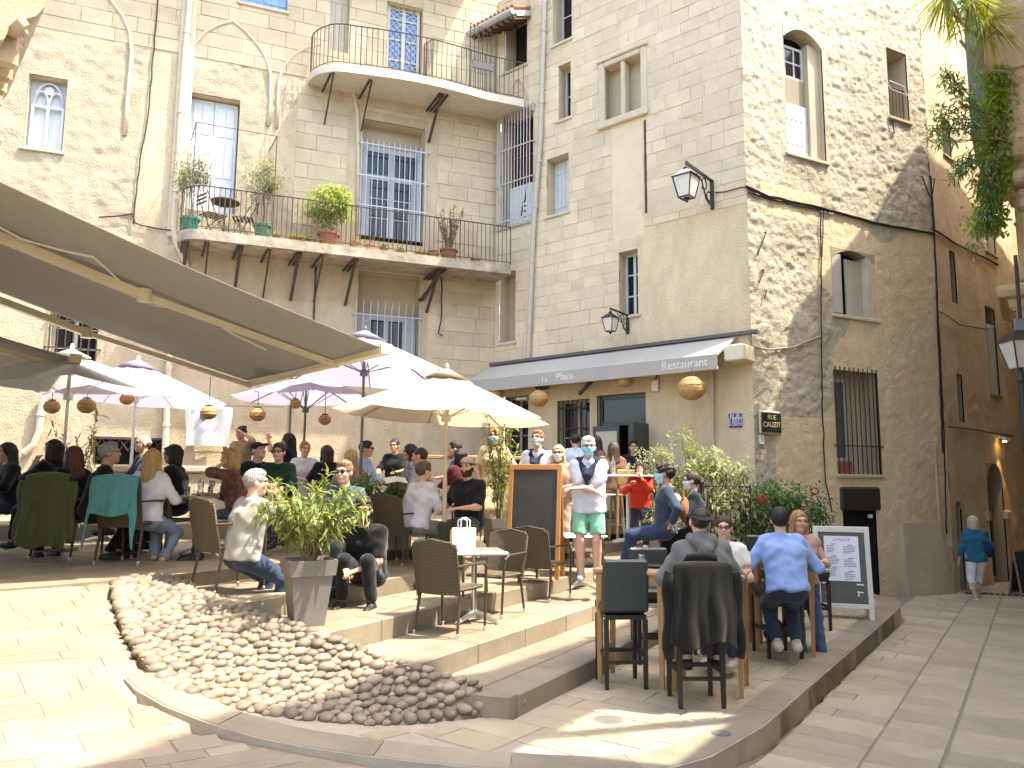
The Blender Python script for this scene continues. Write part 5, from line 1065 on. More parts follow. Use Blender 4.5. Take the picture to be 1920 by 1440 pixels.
class Field:
    def __init__(s, lo, hi, h):
        s.h = h; s.lo = np.array(lo, float); s.n = np.ceil((np.array(hi)-s.lo)/h).astype(int)+1; s.F = np.full(s.n, .5, np.float32)
    def sub(s, lo, hi):
        a = np.clip(np.floor((np.array(lo)-s.lo)/s.h).astype(int), 0, s.n); b = np.clip(np.ceil((np.array(hi)-s.lo)/s.h).astype(int)+1, 0, s.n)
        ax = [(s.lo[q]+s.h*np.arange(a[q], b[q])).astype(np.float32) for q in range(3)]; return tuple(slice(a[q], b[q]) for q in range(3)), ax[0][:,None,None], ax[1][None,:,None], ax[2][None,None,:]
    def put(s, sl, d, k):
        G = s.F[sl]
        if k <= 0: s.F[sl] = np.minimum(G, d)
        else: hh = np.clip(.5+.5*(G-d)/k, 0, 1); s.F[sl] = G*(1-hh)+d*hh-k*hh*(1-hh)
    def cone(s, a, b, ra, rb, k=.03, cut=None):
        a = np.array(a, float); b = np.array(b, float); m = max(ra, rb)+.07; sl, X, Y, Z = s.sub(np.minimum(a, b)-m, np.maximum(a, b)+m); ba = b-a; L = float(ba@ba)+1e-9
        t = np.clip(((X-a[0])*ba[0]+(Y-a[1])*ba[1]+(Z-a[2])*ba[2])/L, 0, 1); d = np.sqrt((X-a[0]-ba[0]*t)**2+(Y-a[1]-ba[1]*t)**2+(Z-a[2]-ba[2]*t)**2)-(ra+(rb-ra)*t)
        if cut:
            u = ba/math.sqrt(L)
            if 'b' in cut: d = np.maximum(d, (X-b[0])*u[0]+(Y-b[1])*u[1]+(Z-b[2])*u[2])
            if 'a' in cut: d = np.maximum(d, -((X-a[0])*u[0]+(Y-a[1])*u[1]+(Z-a[2])*u[2]))
        s.put(sl, d, k); return s
    def ell(s, c, r, k=.02, sub=False):
        c = np.array(c, float); r = np.array(r, float); sl, X, Y, Z = s.sub(c-r-.06, c+r+.06); q = np.sqrt(((X-c[0])/r[0])**2+((Y-c[1])/r[1])**2+((Z-c[2])/r[2])**2); d = (q-1)*r.min()
        if sub:
            G = s.F[sl]; k_ = max(k, 1e-4); hh = np.clip(.5-.5*(G+d)/k_, 0, 1); s.F[sl] = G*(1-hh)+(-d)*hh+k_*hh*(1-hh)
        else: s.put(sl, d, k)
        return s
    def cutp(s, p, n, keep_below=True):
        p = np.array(p, float); n = np.array(n, float); n /= np.linalg.norm(n); sl, X, Y, Z = s.sub(s.lo, s.lo+s.h*s.n); d = (X-p[0])*n[0]+(Y-p[1])*n[1]+(Z-p[2])*n[2]; s.F = np.maximum(s.F, d); return s
    def wrinkle(s, amp, fr, ph=0):
        sl, X, Y, Z = s.sub(s.lo, s.lo+s.h*s.n); s.F = s.F+amp*(np.sin(fr*X+2.3*np.sin(fr*.6*Z+ph)+ph)*np.sin(fr*.8*Z+1.7*np.sin(fr*.7*Y)+ph*2)+.6*np.sin(fr*1.9*Z+2*np.sin(fr*X+ph))*np.sin(fr*1.3*Y+ph)); return s
    def net(s): return snet(s.F, s.lo, s.h)
def npmesh(name, V, Q):
    me = bpy.data.meshes.new(name); n = len(V); m = len(Q); me.vertices.add(n); me.vertices.foreach_set('co', np.asarray(V, np.float32).ravel()); me.loops.add(m*4); me.loops.foreach_set('vertex_index', np.asarray(Q, np.int32).ravel()); me.polygons.add(m); me.polygons.foreach_set('loop_start', np.arange(m, dtype=np.int32)*4); me.polygons.foreach_set('use_smooth', np.ones(m, bool)); me.update(calc_edges=True); return me
# head templates
def head_field(fem):
    f = Field((-.13,-.15,-.17), (.13,.16,.16), .0075); j = .052 if fem else .060
    f.ell((0,-.012,.028), (.076,.096,.09), .0); f.ell((0,.03,-.045), (j,.064,.075), .03); f.ell((0,.064,-.094), (.026,.026,.024), .03); f.cone((0,.086,.015), (0,.108,-.022), .009, .014, .016); f.ell((0,.085,.03), (.055,.022,.016), .02)
    for s in (-1,1): f.ell((s*.078,-.005,-.008), (.012,.022,.034), .008); f.ell((s*.042,.066,-.03), (.022,.022,.022), .02); f.ell((s*.032,.100,.010), (.017,.016,.011), .008, True)
    f.ell((0,.092,-.056), (.026,.014,.012), .008); f.cone((0,-.02,-.08), (0,-.035,-.17), .05, .055, .03); return f
HEADS = {}
for fem in (0,1):
    V, Q_ = head_field(fem).net(); cc = V[Q_].mean(1); mi = np.zeros(len(Q_), int); mi[(np.abs(cc[:,0]) < .024) & (cc[:,2] < -.047) & (cc[:,2] > -.066) & (cc[:,1] > .09)] = 2
    mb = MB()
    for s in (-1,1): mb.ball((s*.032,.085,.009), (.0105,.0105,.0080), 8, 6)
    br = MB()
    for s in (-1,1): br.tube([(s*.014,.104,.032),(s*.032,.102,.037),(s*.050,.088,.033)], .003, 4)
    e = np.array(mb.v); b = np.array(br.v); qf = lambda fs, o: [list(np.array(f)+o) if len(f) == 4 else list(np.array(f)+o) for f in fs]
    VV = [tuple(v) for v in V]+mb.v+br.v; FF = [tuple(q) for q in Q_]+[tuple(i+len(V) for i in q) for q in mb.f]+[tuple(i+len(V)+len(mb.v) for i in q) for q in br.f]
    HEADS[fem] = (np.array(VV), FF, list(mi)+[1]*len(mb.f)+[3]*len(br.f))
# hands: relaxed curl / flat, fingers along +y, palm down (-z), thumb towards -x for the right hand
def hand_field(curl):
    f = Field((-.07,-.05,-.08), (.06,.20,.05), .0048); f.cone((-.022,.0,0), (-.026,.07,0), .015, .014, .012); f.cone((.02,.0,0), (.024,.062,0), .014, .012, .012); f.cone((0,-.04,0), (0,.05,0), .021, .016, .012)
    for x, l, sp in ((-.029,.068,-.10),(-.0095,.076,-.03),(.0105,.071,.04),(.029,.056,.12)):
        p = np.array([x,.074,.002]); a = curl*.5; r = .0088
        for s, ln in enumerate((.45,.32,.26)):
            d = np.array([sp*math.cos(a), math.cos(a), -math.sin(a)]); q = p+d*l*ln/np.linalg.norm(d); f.cone(p, q, r, r*.9, .003); p = q; r *= .92; a += curl
    p = np.array([-.03,.012,-.004])
    for d, ln, r in (((-.62,.6,-.35),.036,.011),((-.25,.9,-.3),.03,.0095),((.05,.95,-.3),.024,.0085)): q = p+np.array(d)*ln; f.cone(p, q, r, r*.9, .004); p = q
    return f.net()
HANDS = {'relax': hand_field(.42), 'flat': hand_field(.14), 'grip': hand_field(.85)}
# hair templates in head space
def hair_field(style):
    lo = (-.17,-.22,-.46 if style in ('long','longer') else -.26); f = Field(lo, (.17,.16,.22), .0095 if style in ('long','longer') else .0085)
    if style == 'bald':
        f.ell((0,-.016,.012), (.083,.101,.075), .0); f.cutp((0,0,.012), (0,.25,1)); f.cutp((0,.01,0), (0,1,.2)); f.cutp((0,0,-.06), (0,0,-1)); return f
    t = {'buzz':.004,'short':.011,'wavy':.020,'bob':.016,'long':.015,'bun':.010,'pony':.010,'cap':.006}.get(style, .012)
    f.ell((0,-.016,.032), (.076+t,.096+t,.09+t), .0)
    if style in ('short','wavy'): f.ell((0,.025,.098), (.058,.055,.026), .03)
    # keep the face free
    f.ell((0,.095,-.035), (.062,.075,.105), .012, True)
    if style not in ('long','bob'):
        f.cutp((0,-.03,-.045), (0,.55,-1))
        for s in (-1,1): f.ell((s*.09,.028,-.035), (.045,.05,.05), .008, True)
    if style == 'bob':
        for s in (-1,1): f.cone((s*.07,-.02,.03), (s*.078,.0,-.11), .032, .030, .03); f.cone((s*.05,-.07,.02), (s*.05,-.07,-.12), .045, .04, .03)
        f.cone((0,-.085,.02), (0,-.085,-.12), .045, .04, .03); f.ell((0,.06,.07), (.06,.05,.025), .02)
    if style == 'long':
        for s in (-1,1):
            f.cone((s*.072,-.01,.03), (s*.088,-.02,-.16), .028, .032, .03); f.cone((s*.088,-.02,-.16), (s*.085,-.04,-.34), .032, .020, .03); f.cone((s*.04,-.08,.0), (s*.05,-.10,-.22), .045, .045, .03); f.cone((s*.05,-.10,-.22), (s*.05,-.11,-.40), .045, .018, .03)
        f.cone((0,-.09,0), (0,-.115,-.24), .045, .045, .03); f.cone((0,-.115,-.24), (0,-.12,-.42), .045, .016, .03)
    if style == 'bun': f.ell((0,-.085,.105), (.045,.042,.042), .015)
    if style == 'pony': f.cone((0,-.10,.03), (0,-.135,-.02), .022, .03, .02); f.cone((0,-.135,-.02), (0,-.12,-.16), .03, .014, .02)
    sl, X, Y, Z = f.sub(f.lo, f.lo+f.h*f.n); th = np.arctan2(X, -Y-.01); amp = {'wavy':.007,'buzz':.001,'cap':.001}.get(style, .0035); f.F = f.F+amp*np.sin(26*th+6*np.sin(13*Z))+amp*.6*np.sin(47*th+9*Z+3*np.sin(31*X))+(amp*np.sin(60*X+20*Z)*np.sin(70*Z+30*Y) if style == 'wavy' else 0); return f
HAIR = {s: npmesh('hair', *hair_field(s).net()) for s in ('buzz','short','wavy','bob','long','bun','pony','bald')}
def mask_field():
    f = head_field(1); V = Field(f.lo, f.lo+f.h*(f.n-1), f.h); V.F = f.F[:V.n[0],:V.n[1],:V.n[2]]-.009; V.cutp((0,0,-.002), (0,0,1)); V.cutp((0,0,-.108), (0,-.3,-1)); V.cutp((0,.018,0), (0,-1,.0)); return V
MASK = npmesh('mask', *mask_field().net())
def cap_field():
    f = Field((-.13,-.15,-.04), (.13,.24,.17), .0085); f.ell((0,-.014,.035), (.089,.108,.098), 0); f.cutp((0,0,.045), (0,-.12,-1)); f.cone((-.045,.07,.052), (-.035,.165,.045), .03, .025, .02); f.cone((.045,.07,.052), (.035,.165,.045), .03, .025, .02); f.cone((0,.07,.055), (0,.175,.046), .03, .025, .02)
    sl, X, Y, Z = f.sub(f.lo, f.lo+f.h*f.n); f.F = np.where(Y > .075, np.maximum(f.F, np.abs(Z-.053+.12*(Y-.075))-.009+0*X), f.F); return f
def beard_field():
    f = head_field(0); V = Field(f.lo, f.lo+f.h*(f.n-1), f.h); V.F = f.F[:V.n[0],:V.n[1],:V.n[2]]-.006; V.cutp((0,.09,-.038), (0,.5,1)); V.cutp((0,0,-.112), (0,-.3,-1)); V.cutp((0,.01,0), (0,-1,.2)); V.ell((0,.105,-.056), (.022,.02,.010), .004, True); return V
BEARD = npmesh('beard', *beard_field().net())
CAP = npmesh('cap', *cap_field().net())
def smat(c, nm='skin'): return mat(f'{nm}_{c[0]:.2f}_{c[1]:.2f}_{c[2]:.2f}', c, .55, .06, 30., spec=.35)
def cmat(c, kind='cotton', c2=None): return mat(f'{kind}_{c[0]:.3f}_{c[1]:.3f}_{c[2]:.3f}_{0 if c2 is None else c2[0]}', c, col2=c2, c2scale=16., c2amt=.6, rough=.9, var=.14, scale=9., bump=.25, bscale=140 if kind != 'fur' else 60, spec=.12, coord='obj', sheen=.15)
def hmat(c): return mat(f'hair_{c[0]:.3f}_{c[1]:.3f}_{c[2]:.3f}', c, .5, .35, 45., bump=.6, bscale=90, spec=.4, coord='obj', stretch=(1,1,.12))
EYE = mat('eye', (.07,.05,.04), .2, 0); 
def ik(a, t, l1, l2, pole):
    d = t-a; L = np.linalg.norm(d); L2 = min(L, (l1+l2)*.995); u = d/max(L, 1e-6); x = (l1*l1-l2*l2+L2*L2)/(2*L2); h = math.sqrt(max(0, l1*l1-x*x)); p = np.array(pole, float); p = p-u*(p@u); p /= np.linalg.norm(p)+1e-9; return a+u*x+p*h, a+u*L2
def person(label, pos=None, yaw=180, h=1.70, pose='sit', seat=.46, head_px=None, depth=None, lean=4, hyaw=0, hpitch=0, hands=None, feet=None, top=(.02,.02,.02), sleeve=.45, bot=(.03,.035,.05), legs='long', shoe=(.02,.02,.02), hair='short', hairc=(.03,.02,.015), skin=(.50,.29,.19), fem=0, mask=None, cap=None, capback=False, glasses=None, topkind='cotton', res=.021, scarf=None, bra=None, hand='relax', fat=1., twist=0, group='people on the terrace', beard=None, lower=True, bodytop=True, footz=0., pat=None):
    s = h/1.72; A = np.array; X = A([1.,0,0]); L_ = rad(lean); sp = A([0, math.sin(L_), math.cos(L_)]); fw = A([0, math.cos(L_), -math.sin(L_)])
    pz_ = (seat+.105 if pose == 'sit' else .93*s); Pc = A([0,0,pz_]); sw = (.155 if fem else .166)*s; hw = (.09 if fem else .082)*s
    tw = rad(twist); Xs = A([math.cos(tw), math.sin(tw), 0]); N = Pc+sp*.515*s; Hc = N+sp*.035*s+A([0,.0,.135*s])+fw*.02
    if head_px is not None:
        d = ray(*head_px); p = CAMP+d*(depth/d[1]); cy, sy = math.cos(rad(yaw)), math.sin(rad(yaw)); off = A([Hc[0]*cy-Hc[1]*sy, Hc[0]*sy+Hc[1]*cy, Hc[2]]); pos = p-off
    SH = [Pc+sp*.455*s+Xs*q*sw for q in (-1,1)]; HP = [Pc+X*q*hw+A([0,0,-.02]) for q in (-1,1)]; ua, fa, th, sh_ = .29*s, .255*s, .43*s, .42*s
    if hands is None: hands = ((-.17,.40,seat+.30), (.17,.40,seat+.30)) if pose == 'sit' else ((-.25,.06,.80*s), (.25,.06,.80*s))
    if feet is None: feet = ((-.10,.44,footz+.08), (.10,.42,footz+.08)) if pose == 'sit' else ((-.10,.0,.085), (.10,.03,.085))
    EL, WR, KN, AN = [], [], [], []
    for i, q in enumerate((-1,1)):
        e, w_ = ik(SH[i], A(hands[i], float), ua, fa, (q*.55,-.35,-.7)); EL.append(e); WR.append(w_); k, a = ik(HP[i], A(feet[i], float), th, sh_, (q*.12,1,.25)); KN.append(k); AN.append(a)
    allp = A(SH+HP+EL+WR+KN+AN+[N]); lo = allp.min(0)-.2; hi = allp.max(0)+.2; lo[2] = min(lo[2], allp[:,2].min()-.12)
    wst = Pc+sp*.17*s; ch = Pc+sp*.345*s
    def torso(f, g, k=.04, hem=None):
        for i, q in enumerate((-1,1)):
            hi_ = Pc+X*q*.07*s; wi = wst+X*q*(.055 if fem else .065)*s; ci = ch+Xs*q*(.075 if fem else .09)*s
            f.cone(hi_-(sp*hem if hem else 0), wi, .118*s*fat+g, (.092 if fem else .102)*s*fat+g, k, 'a' if hem is not None else None); f.cone(wi, ci, (.092 if fem else .102)*s*fat+g, .108*s+g, k); f.cone(ci, SH[i]-Xs*q*.025, .104*s+g, .056*s+g*.8, k); f.cone(N-sp*.02, SH[i], .05*s+g*.6, .05*s+g*.7, k)
            if fem: f.ell(ch+Xs*q*.07*s+fw*.075*s-sp*.03, (.062*s+g,.06*s+g,.062*s+g), .03)
    parts = []; h_ = res
    f = Field(lo, hi, h_); torso(f, -.012 if bodytop else 0.); lc = .80 if (lower and legs == 'long') else 1.; sc_ = .84 if sleeve > .6 else 1.
    f.cone(N-sp*.04, Hc+A([0,-.025,-.09*s]), .054*s, .052*s, .03)
    for i in (0,1):
        f.cone(SH[i], EL[i], .050*s*sc_, .041*s*sc_, .03); f.cone(EL[i], WR[i], .041*s*sc_, .027*s, .02); m_ = EL[i]+(WR[i]-EL[i])*.3; f.cone(EL[i], m_, .04*s*sc_, .043*s*sc_, .02)
        if lower:
            f.cone(HP[i], KN[i], .088*s*fat*lc, .056*s*lc, .04); f.cone(KN[i], AN[i], .054*s*lc, .038*s, .02); c_ = KN[i]+(AN[i]-KN[i])*.32+A([0,-.012,0]); f.cone(KN[i], c_, .05*s*lc, .056*s*lc, .02); f.cone(c_, AN[i], .054*s*lc, .036*s, .02); f.cone(AN[i]+A([0,-.03,-.03]), AN[i]+A([0,.14,-.05]), .036*s, .028*s, .03)
    V, Qd = f.net(); VV = [V]; FF = [tuple(q) for q in Qd]; MI = [0]*len(FF); off = len(V)
    # head
    Hv, Hf, Hm = HEADS[fem]; Rh = (Matrix.Rotation(rad(hyaw), 3, 'Z') @ Matrix.Rotation(rad(-hpitch), 3, 'X')); Rn = np.array(Rh)*s*1.0; hv = Hv@Rn.T+Hc; VV.append(hv); FF += [tuple(i+off for i in q) for q in Hf]; MI += Hm; off += len(hv)
    for i, q in enumerate((-1,1)):
        hV, hQ = HANDS[hand if isinstance(hand, str) else hand[i]]; hV = hV.copy(); 
        if q < 0: hV[:,0] *= -1; hQ = hQ[:, ::-1]
        y = WR[i]-EL[i]; y /= np.linalg.norm(y); z = A([0,0,1.])-y*y[2]
        if np.linalg.norm(z) < .35: z = A([q*1.,0,0]); z = z-y*(z@y)
        z /= np.linalg.norm(z); x = np.cross(y, z); hV = (hV*s)@np.stack([x, y, z])+WR[i]+y*.02; VV.append(hV); FF += [tuple(r+off for r in t_) for t_ in hQ]; MI += [0]*len(hQ); off += len(hV)
    me = bpy.data.meshes.new('person'); me.from_pydata(np.concatenate(VV).tolist(), [], FF); me.polygons.foreach_set('material_index', MI); me.polygons.foreach_set('use_smooth', [True]*len(FF))
    sk_ = smat(skin)
    for q in (sk_, EYE, smat((skin[0]*.8, skin[1]*.55, skin[2]*.55), 'lip'), hmat(hairc)): me.materials.append(q)
    o = bpy.data.objects.new('person', me); COL.objects.link(o); o.location = [float(q) for q in pos]; o.rotation_euler = (0,0,rad(yaw)); tag(o, label, 'person', group)
    ph = R_.uniform(0, 6)
    # top
    if bodytop:
        f = Field(lo, hi, h_*.95); g = .026; torso(f, g, .045, (.11 if pose == 'stand' else .05)*s)
        nk = N+fw*.04+sp*(.015 if sleeve > .02 else -.06); f.cutp(nk, sp+fw*.45)
        for i in (0,1):
            if sleeve > .02:
                if sleeve <= .5: e = SH[i]+(EL[i]-SH[i])*sleeve*2; f.cone(SH[i], e, .052*s+g*.6, .055*s+g*.5, .03, 'b')
                else: f.cone(SH[i], EL[i], .052*s+g*.6, .05*s+g*.5, .03); e = EL[i]+(WR[i]-EL[i])*(sleeve-.5)*2; f.cone(EL[i], e, .05*s+g*.45, .04*s, .02, 'b')
        f.wrinkle(.0065, 25, ph)
        mobj('top', npmesh('top', *f.net()), cmat(top, topkind, pat), o)
    if lower:
        f = Field(lo, hi, h_*.95); g = .016
        for i, q in enumerate((-1,1)):
            f.cone(Pc+X*q*.07*s, Pc+X*q*.065*s+sp*.07*s, .110*s*fat, .098*s*fat, .03, 'b'); f.cone(Pc+X*q*.04-sp*.04, HP[i], .095*s*fat, .094*s+g*.4, .03)
            if legs == 'short': e = HP[i]+(KN[i]-HP[i])*.86; f.cone(HP[i]+X*q*.012, e+X*q*.012, .088*s+g*.5, .086*s+g*.5, .018, 'b')
            elif legs == 'skirt': f.cone(HP[i], KN[i], .10*s+g, .11*s+g, .07, 'b'); f.cone((HP[0]+HP[1])/2, (KN[0]+KN[1])/2, .11*s, .12*s, .06, 'b')
            elif legs == 'dress': f.cone(HP[i], KN[i]*1.0, .10*s+g, .12*s+g, .08); f.cone((KN[0]+KN[1])/2, (KN[0]+KN[1])/2*.5+(AN[0]+AN[1])/2*.5, .15*s, .19*s, .08, 'b')
            else: e = KN[i]+(AN[i]-KN[i])*(.55 if legs == 'capri' else .93); f.cone(HP[i], KN[i], .092*s*fat+g, .066*s+g*.6, .04); f.cone(KN[i], e, .062*s+g*.7, .050*s+g*.6, .02, 'b')
        f.wrinkle(.0055, 23, ph+2); mobj('skirt' if legs in ('skirt','dress') else ('shorts' if legs == 'short' else 'trousers'), npmesh('trousers', *f.net()), cmat(bot, 'denim', pat if legs == 'dress' else None), o)
        for i in (0,1):
            c0 = AN[i]+A([0,-.035,-.035]); c1 = AN[i]+A([0,.16,-.048]); f = Field(np.minimum(c0, c1)-.1, np.maximum(c0, c1)+.1, .011); f.cone(c0, c1, .047*s, .038*s, .02); f.cone(AN[i]+A([0,0,.02]), AN[i]+A([0,.02,-.03]), .047*s, .045*s, .02, 'a'); f.cutp(AN[i]-A([0,0,.082]), (0,0,-1)); mobj('shoe', npmesh('shoe', *f.net()), smat(shoe, 'shoe'), o)
    Mh = Matrix.Translation(Vector(Hc)) @ Rh.to_4x4() @ Matrix.Scale(s, 4)
    if hair: ho = bpy.data.objects.new('hair', HAIR[hair]); COL.objects.link(ho); ho.parent = o; ho.matrix_local = Mh; _slot(ho, hmat(hairc))
    if mask: mo = bpy.data.objects.new('mask', MASK); COL.objects.link(mo); mo.parent = o; mo.matrix_local = Mh; _slot(mo, mat('mask_%.2f%.2f%.2f' % mask, mask, .8, .05, 20.))
    if beard: mo = bpy.data.objects.new('beard', BEARD); COL.objects.link(mo); mo.parent = o; mo.matrix_local = Mh; _slot(mo, hmat(beard))
    if cap: co = bpy.data.objects.new('cap', CAP); COL.objects.link(co); co.parent = o; co.matrix_local = Mh @ (Matrix.Rotation(math.pi, 4, 'Z') if capback else Matrix.Identity(4)); _slot(co, cmat(cap))
    if glasses:
        m = MB()
        for q in (-1,1):
            m.ball((q*.033,.108,.010), (.026,.006,.019), 10, 6) if glasses == 'sun' else m.tube([(q*.033+.024*math.cos(a_*math.pi/6), .110, .010+.018*math.sin(a_*math.pi/6)) for a_ in range(13)], .003, 4); m.tube([(q*.058,.104,.016),(q*.082,.0,.014)], .003, 4)
        m.tube([(-.01,.112,.014),(.01,.112,.014)], .003, 4); m.build('glasses', BLACK, o, M=Mh)
    if topkind == 'fleece':      # the hood lying on the shoulders
        f = Field(lo, hi, .018); a_ = [N+sp*.035+X*(.095*math.cos(t_))+fw*(.085*math.sin(t_)-.015)-sp*(.05*max(0, math.sin(t_)))-sp*(.02 if math.sin(t_) < 0 else 0) for t_ in [2*math.pi*i/12 for i in range(13)]]
        for p_, q_ in zip(a_[:-1], a_[1:]): f.cone(p_, q_, .042, .042, .015)
        f.cone(N-fw*.10+sp*.0, N-fw*.15-sp*.10, .075, .055, .04); f.cone(N-fw*.10-X*.07, N-fw*.15-sp*.09, .05, .05, .03); f.cone(N-fw*.10+X*.07, N-fw*.15-sp*.09, .05, .05, .03); f.wrinkle(.005, 30, ph); mobj('hood', npmesh('hood', *f.net()), cmat(top, topkind), o)
    if scarf:      # a sweater knotted round the shoulders
        f = Field(lo, hi, .02)
        for i, q in enumerate((-1,1)): f.cone(N-fw*.07-sp*.02, SH[i]-Xs*q*.04-fw*.04+sp*.04, .07, .066, .03); f.cone(SH[i]-Xs*q*.06+sp*.04, ch+fw*.15+Xs*q*.02, .060, .046, .03)
        f.cone(N-fw*.08, ch-fw*.10, .085, .13, .05); f.cone(ch+fw*.16, ch+fw*.17-sp*.16, .042, .034, .02); f.wrinkle(.005, 30, ph); mobj('knotted_sweater', npmesh('knotted_sweater', *f.net()), cmat(scarf, 'knit'), o)
    return o, dict(WR=WR, Hc=Hc, N=N, SH=SH)
def _slot(o, m):
    if not o.data.materials: o.data.materials.append(None)
    o.material_slots[0].link = 'OBJECT'; o.material_slots[0].material = m
# ================================================================== FURNITURE
def wicker_proto():
    t = thing('wicker_chair', 'x', 'chair', (0,0,0), 0, 'brown wicker terrace chairs'); m = MB(); nu, nv = 13, 12; P0 = []; P1 = []
    for j in range(nv):
        for i in range(nu):
            u = i/(nu-1)*2-1; v = j/(nv-1); w = .225+.02*v; top = .86+.035*(1-u*u); z = .39+(top-.39)*v; y = -.21-.10*v-.05*(1-u*u); P0.append((u*w, y, z)); P1.append((u*w, y-.022, z))
    m.grid(P0, nu, nv); n = len(P0); m.v += P1; m.f += [tuple(i+n for i in q[::-1]) for q in m.f]; m.m += [0]*len(m.f[:len(m.f)//2])
    rim = [i for i in range(nu)]+[j*nu+nu-1 for j in range(1, nv)]+[(nv-1)*nu+i for i in range(nu-2, -1, -1)]+[j*nu for j in range(nv-2, 0, -1)]
    m.f += [(a, a+n, b+n, b) for a, b in zip(rim, rim[1:]+rim[:1])]; m.m = [0]*len(m.f); m.build('backrest', WICK, t)
    m = MB(); m.tube([(-.235,-.225,.36),(-.245,-.32,.83),(-.2,-.345,.875),(0,-.37,.905),(.2,-.345,.875),(.245,-.32,.83),(.235,-.225,.36)], .013, 6); m.build('back_rim', WICK, t)
    m = MB(); m.bbox(-.235,.235,-.22,.23,.415,.45,.02); m.build('seat', WICK, t)
    for s in (-1,1):
        m = MB(); m.tube([(s*.225,-.2,.40),(s*.24,-.265,.0+.03)], [.017,.013], 7); m.build('leg', WICKF, t)
        m = MB(); m.tube([(s*.245,-.30,.66),(s*.27,-.05,.665),(s*.275,.14,.66),(s*.268,.205,.62),(s*.26,.22,.52),(s*.245,.235,.03)], [.012,.013,.013,.014,.016,.013], 7); m.build('arm_leg', WICKF, t)
        for p in ((s*.24,-.265),(s*.245,.235)): m = MB(); m.lathe([(.016,0),(.017,.045),(.013,.05)], 8, (p[0],p[1],0)); m.build('foot_cap', STEEL, t)
    return t
wk = wicker_proto(); _used = {}
def put(proto, key, loc, rz, label, scale=1.):
    if key not in _used: _used[key] = 1; o = proto; o.location = [float(q) for q in loc]; o.rotation_euler = (0,0,rad(rz)); o['label'] = label
    else: o = dup(proto, loc, rad(rz), label)
    if scale != 1.: o.scale = (scale,)*3
    return o
for px, py, z, rz, lb, sc in ((845,1186,.35,-28,'empty wicker chair on the middle step left of the small steel table',1),(925,1152,.35,150,'empty wicker chair facing the camera behind the small steel table',1),(1020,1122,.35,-34,'empty wicker chair just below the chalkboard, seen from behind',1),(1100,1087,.35,168,'wicker chair behind the small steel table near the bar stools',1),(428,1108,.72,-42,'wicker chair holding the grey haired man left of the oleander',1),(750,1058,.72,-30,'wicker chair of the man in the white shirt under the cream parasol',1),
    (125,1048,.86,-8,'wicker chair with an olive green jacket over its back',1.06),(245,1056,.86,-6,'wicker chair with a turquoise sweater draped on its back',1.05),(310,1046,.86,-14,'wicker chair under the blonde woman in the white shirt',1.04),(690,1040,.72,150,'wicker chair behind the oleander under the man in sunglasses',1),(885,1012,.86,160,'wicker chair under the man in the black T-shirt and cap',1)): put(wk, 'wk', atz(px, py, z), rz, lb, sc)
ST2 = mat('stained_steel_top', (.55,.55,.53), .35, .08, 20., metal=.85)
def bistro():
    t = thing('bistro_table', 'x', 'table', (0,0,0), 0, 'small steel bistro tables'); m = MB(); m.bbox(-.31,.31,-.31,.31,.705,.735,.012); m.build('top', ST2, t); m = MB(); m.tube([(0,0,.05),(0,0,.705)], .03, 12); m.build('column', STEEL, t)
    m = MB()
    for k in range(4): a = math.pi/4+k*math.pi/2; m.tube([(0,0,.10),(math.cos(a)*.16,math.sin(a)*.16,.06),(math.cos(a)*.30,math.sin(a)*.30,.025)], [.035,.028,.02], 6)
    m.build('base', STEEL, t); return t
bt = bistro()
for px, py, z, rz, lb in ((888,1166,.35,12,'small steel table between two empty wicker chairs on the middle step'),(1085,1104,.35,15,'small steel table with a paper napkin near the bar stools'),(378,1040,.86,10,'steel table with bottles and glasses in front of the blonde women'),(55,1030,.86,5,'steel table with glass bottles at the left edge'),(560,1052,.72,8,'steel table with a menu folder behind the oleander'),(855,1030,.72,10,'steel table with an upturned carafe beside the parasol pole'),(200,1015,.86,0,'steel table between the black dressed diners')): put(bt, 'bt', atz(px, py, z), rz, lb)
def stool():
    t = thing('bar_stool', 'x', 'bar stool', (0,0,0), 0, 'dark leather bar stools'); m = MB(); pts = []
    m.bbox(-.205,.205,-.215,-.155,.66,1.12,.02); m.build('backrest', LEATH, t); m = MB(); m.bbox(-.2,.2,-.15,.20,.64,.735,.022); m.build('seat', LEATH, t); m = MB(); m.bbox(-.185,.185,-.2,.18,.6,.64,.004); m.build('seat_frame', DKWOOD, t)
    for sx in (-1,1):
        for sy in (-1,1): m = MB(); x, y = sx*.175, sy*.175; a, b = .022, .016; m.hexa([(x-b,y-b+sy*.012,0),(x+b,y-b+sy*.012,0),(x+b,y+b+sy*.012,0),(x-b,y+b+sy*.012,0),(x-a,y-a,.6),(x+a,y-a,.6),(x+a,y+a,.6),(x-a,y+a,.6)]); m.build('leg', DKWOOD, t)
    for sd in (-1,1): m = MB(); m.box(sd*.175-.012, sd*.175+.012, -.16, .16, .27, .305); m.build('stretcher', DKWOOD, t); m = MB(); m.box(-.16, .16, sd*.175-.012, sd*.175+.012, .22 if sd < 0 else .25, .25 if sd < 0 else .285); m.build('stretcher', DKWOOD, t)
    return t
stl = stool(); SR = 6
for px, py, rz, lb in ((1165,1284,SR,'empty dark leather bar stool at the left end of the near high table'),(1305,1318,SR-4,'bar stool with a black jacket over it under the man in the grey hoodie'),(1458,1228,SR,'bar stool under the man in the blue shirt'),(1225,1240,182,'bar stool across the near high table, left one'),(1345,1235,184,'bar stool under the woman in the white T-shirt'),(1520,1178,180,'bar stool under the woman with long blond hair'),(1440,1170,180,'empty bar stool behind the far high table')): put(stl, 'stl', atz(px, py, 0), rz, lb)
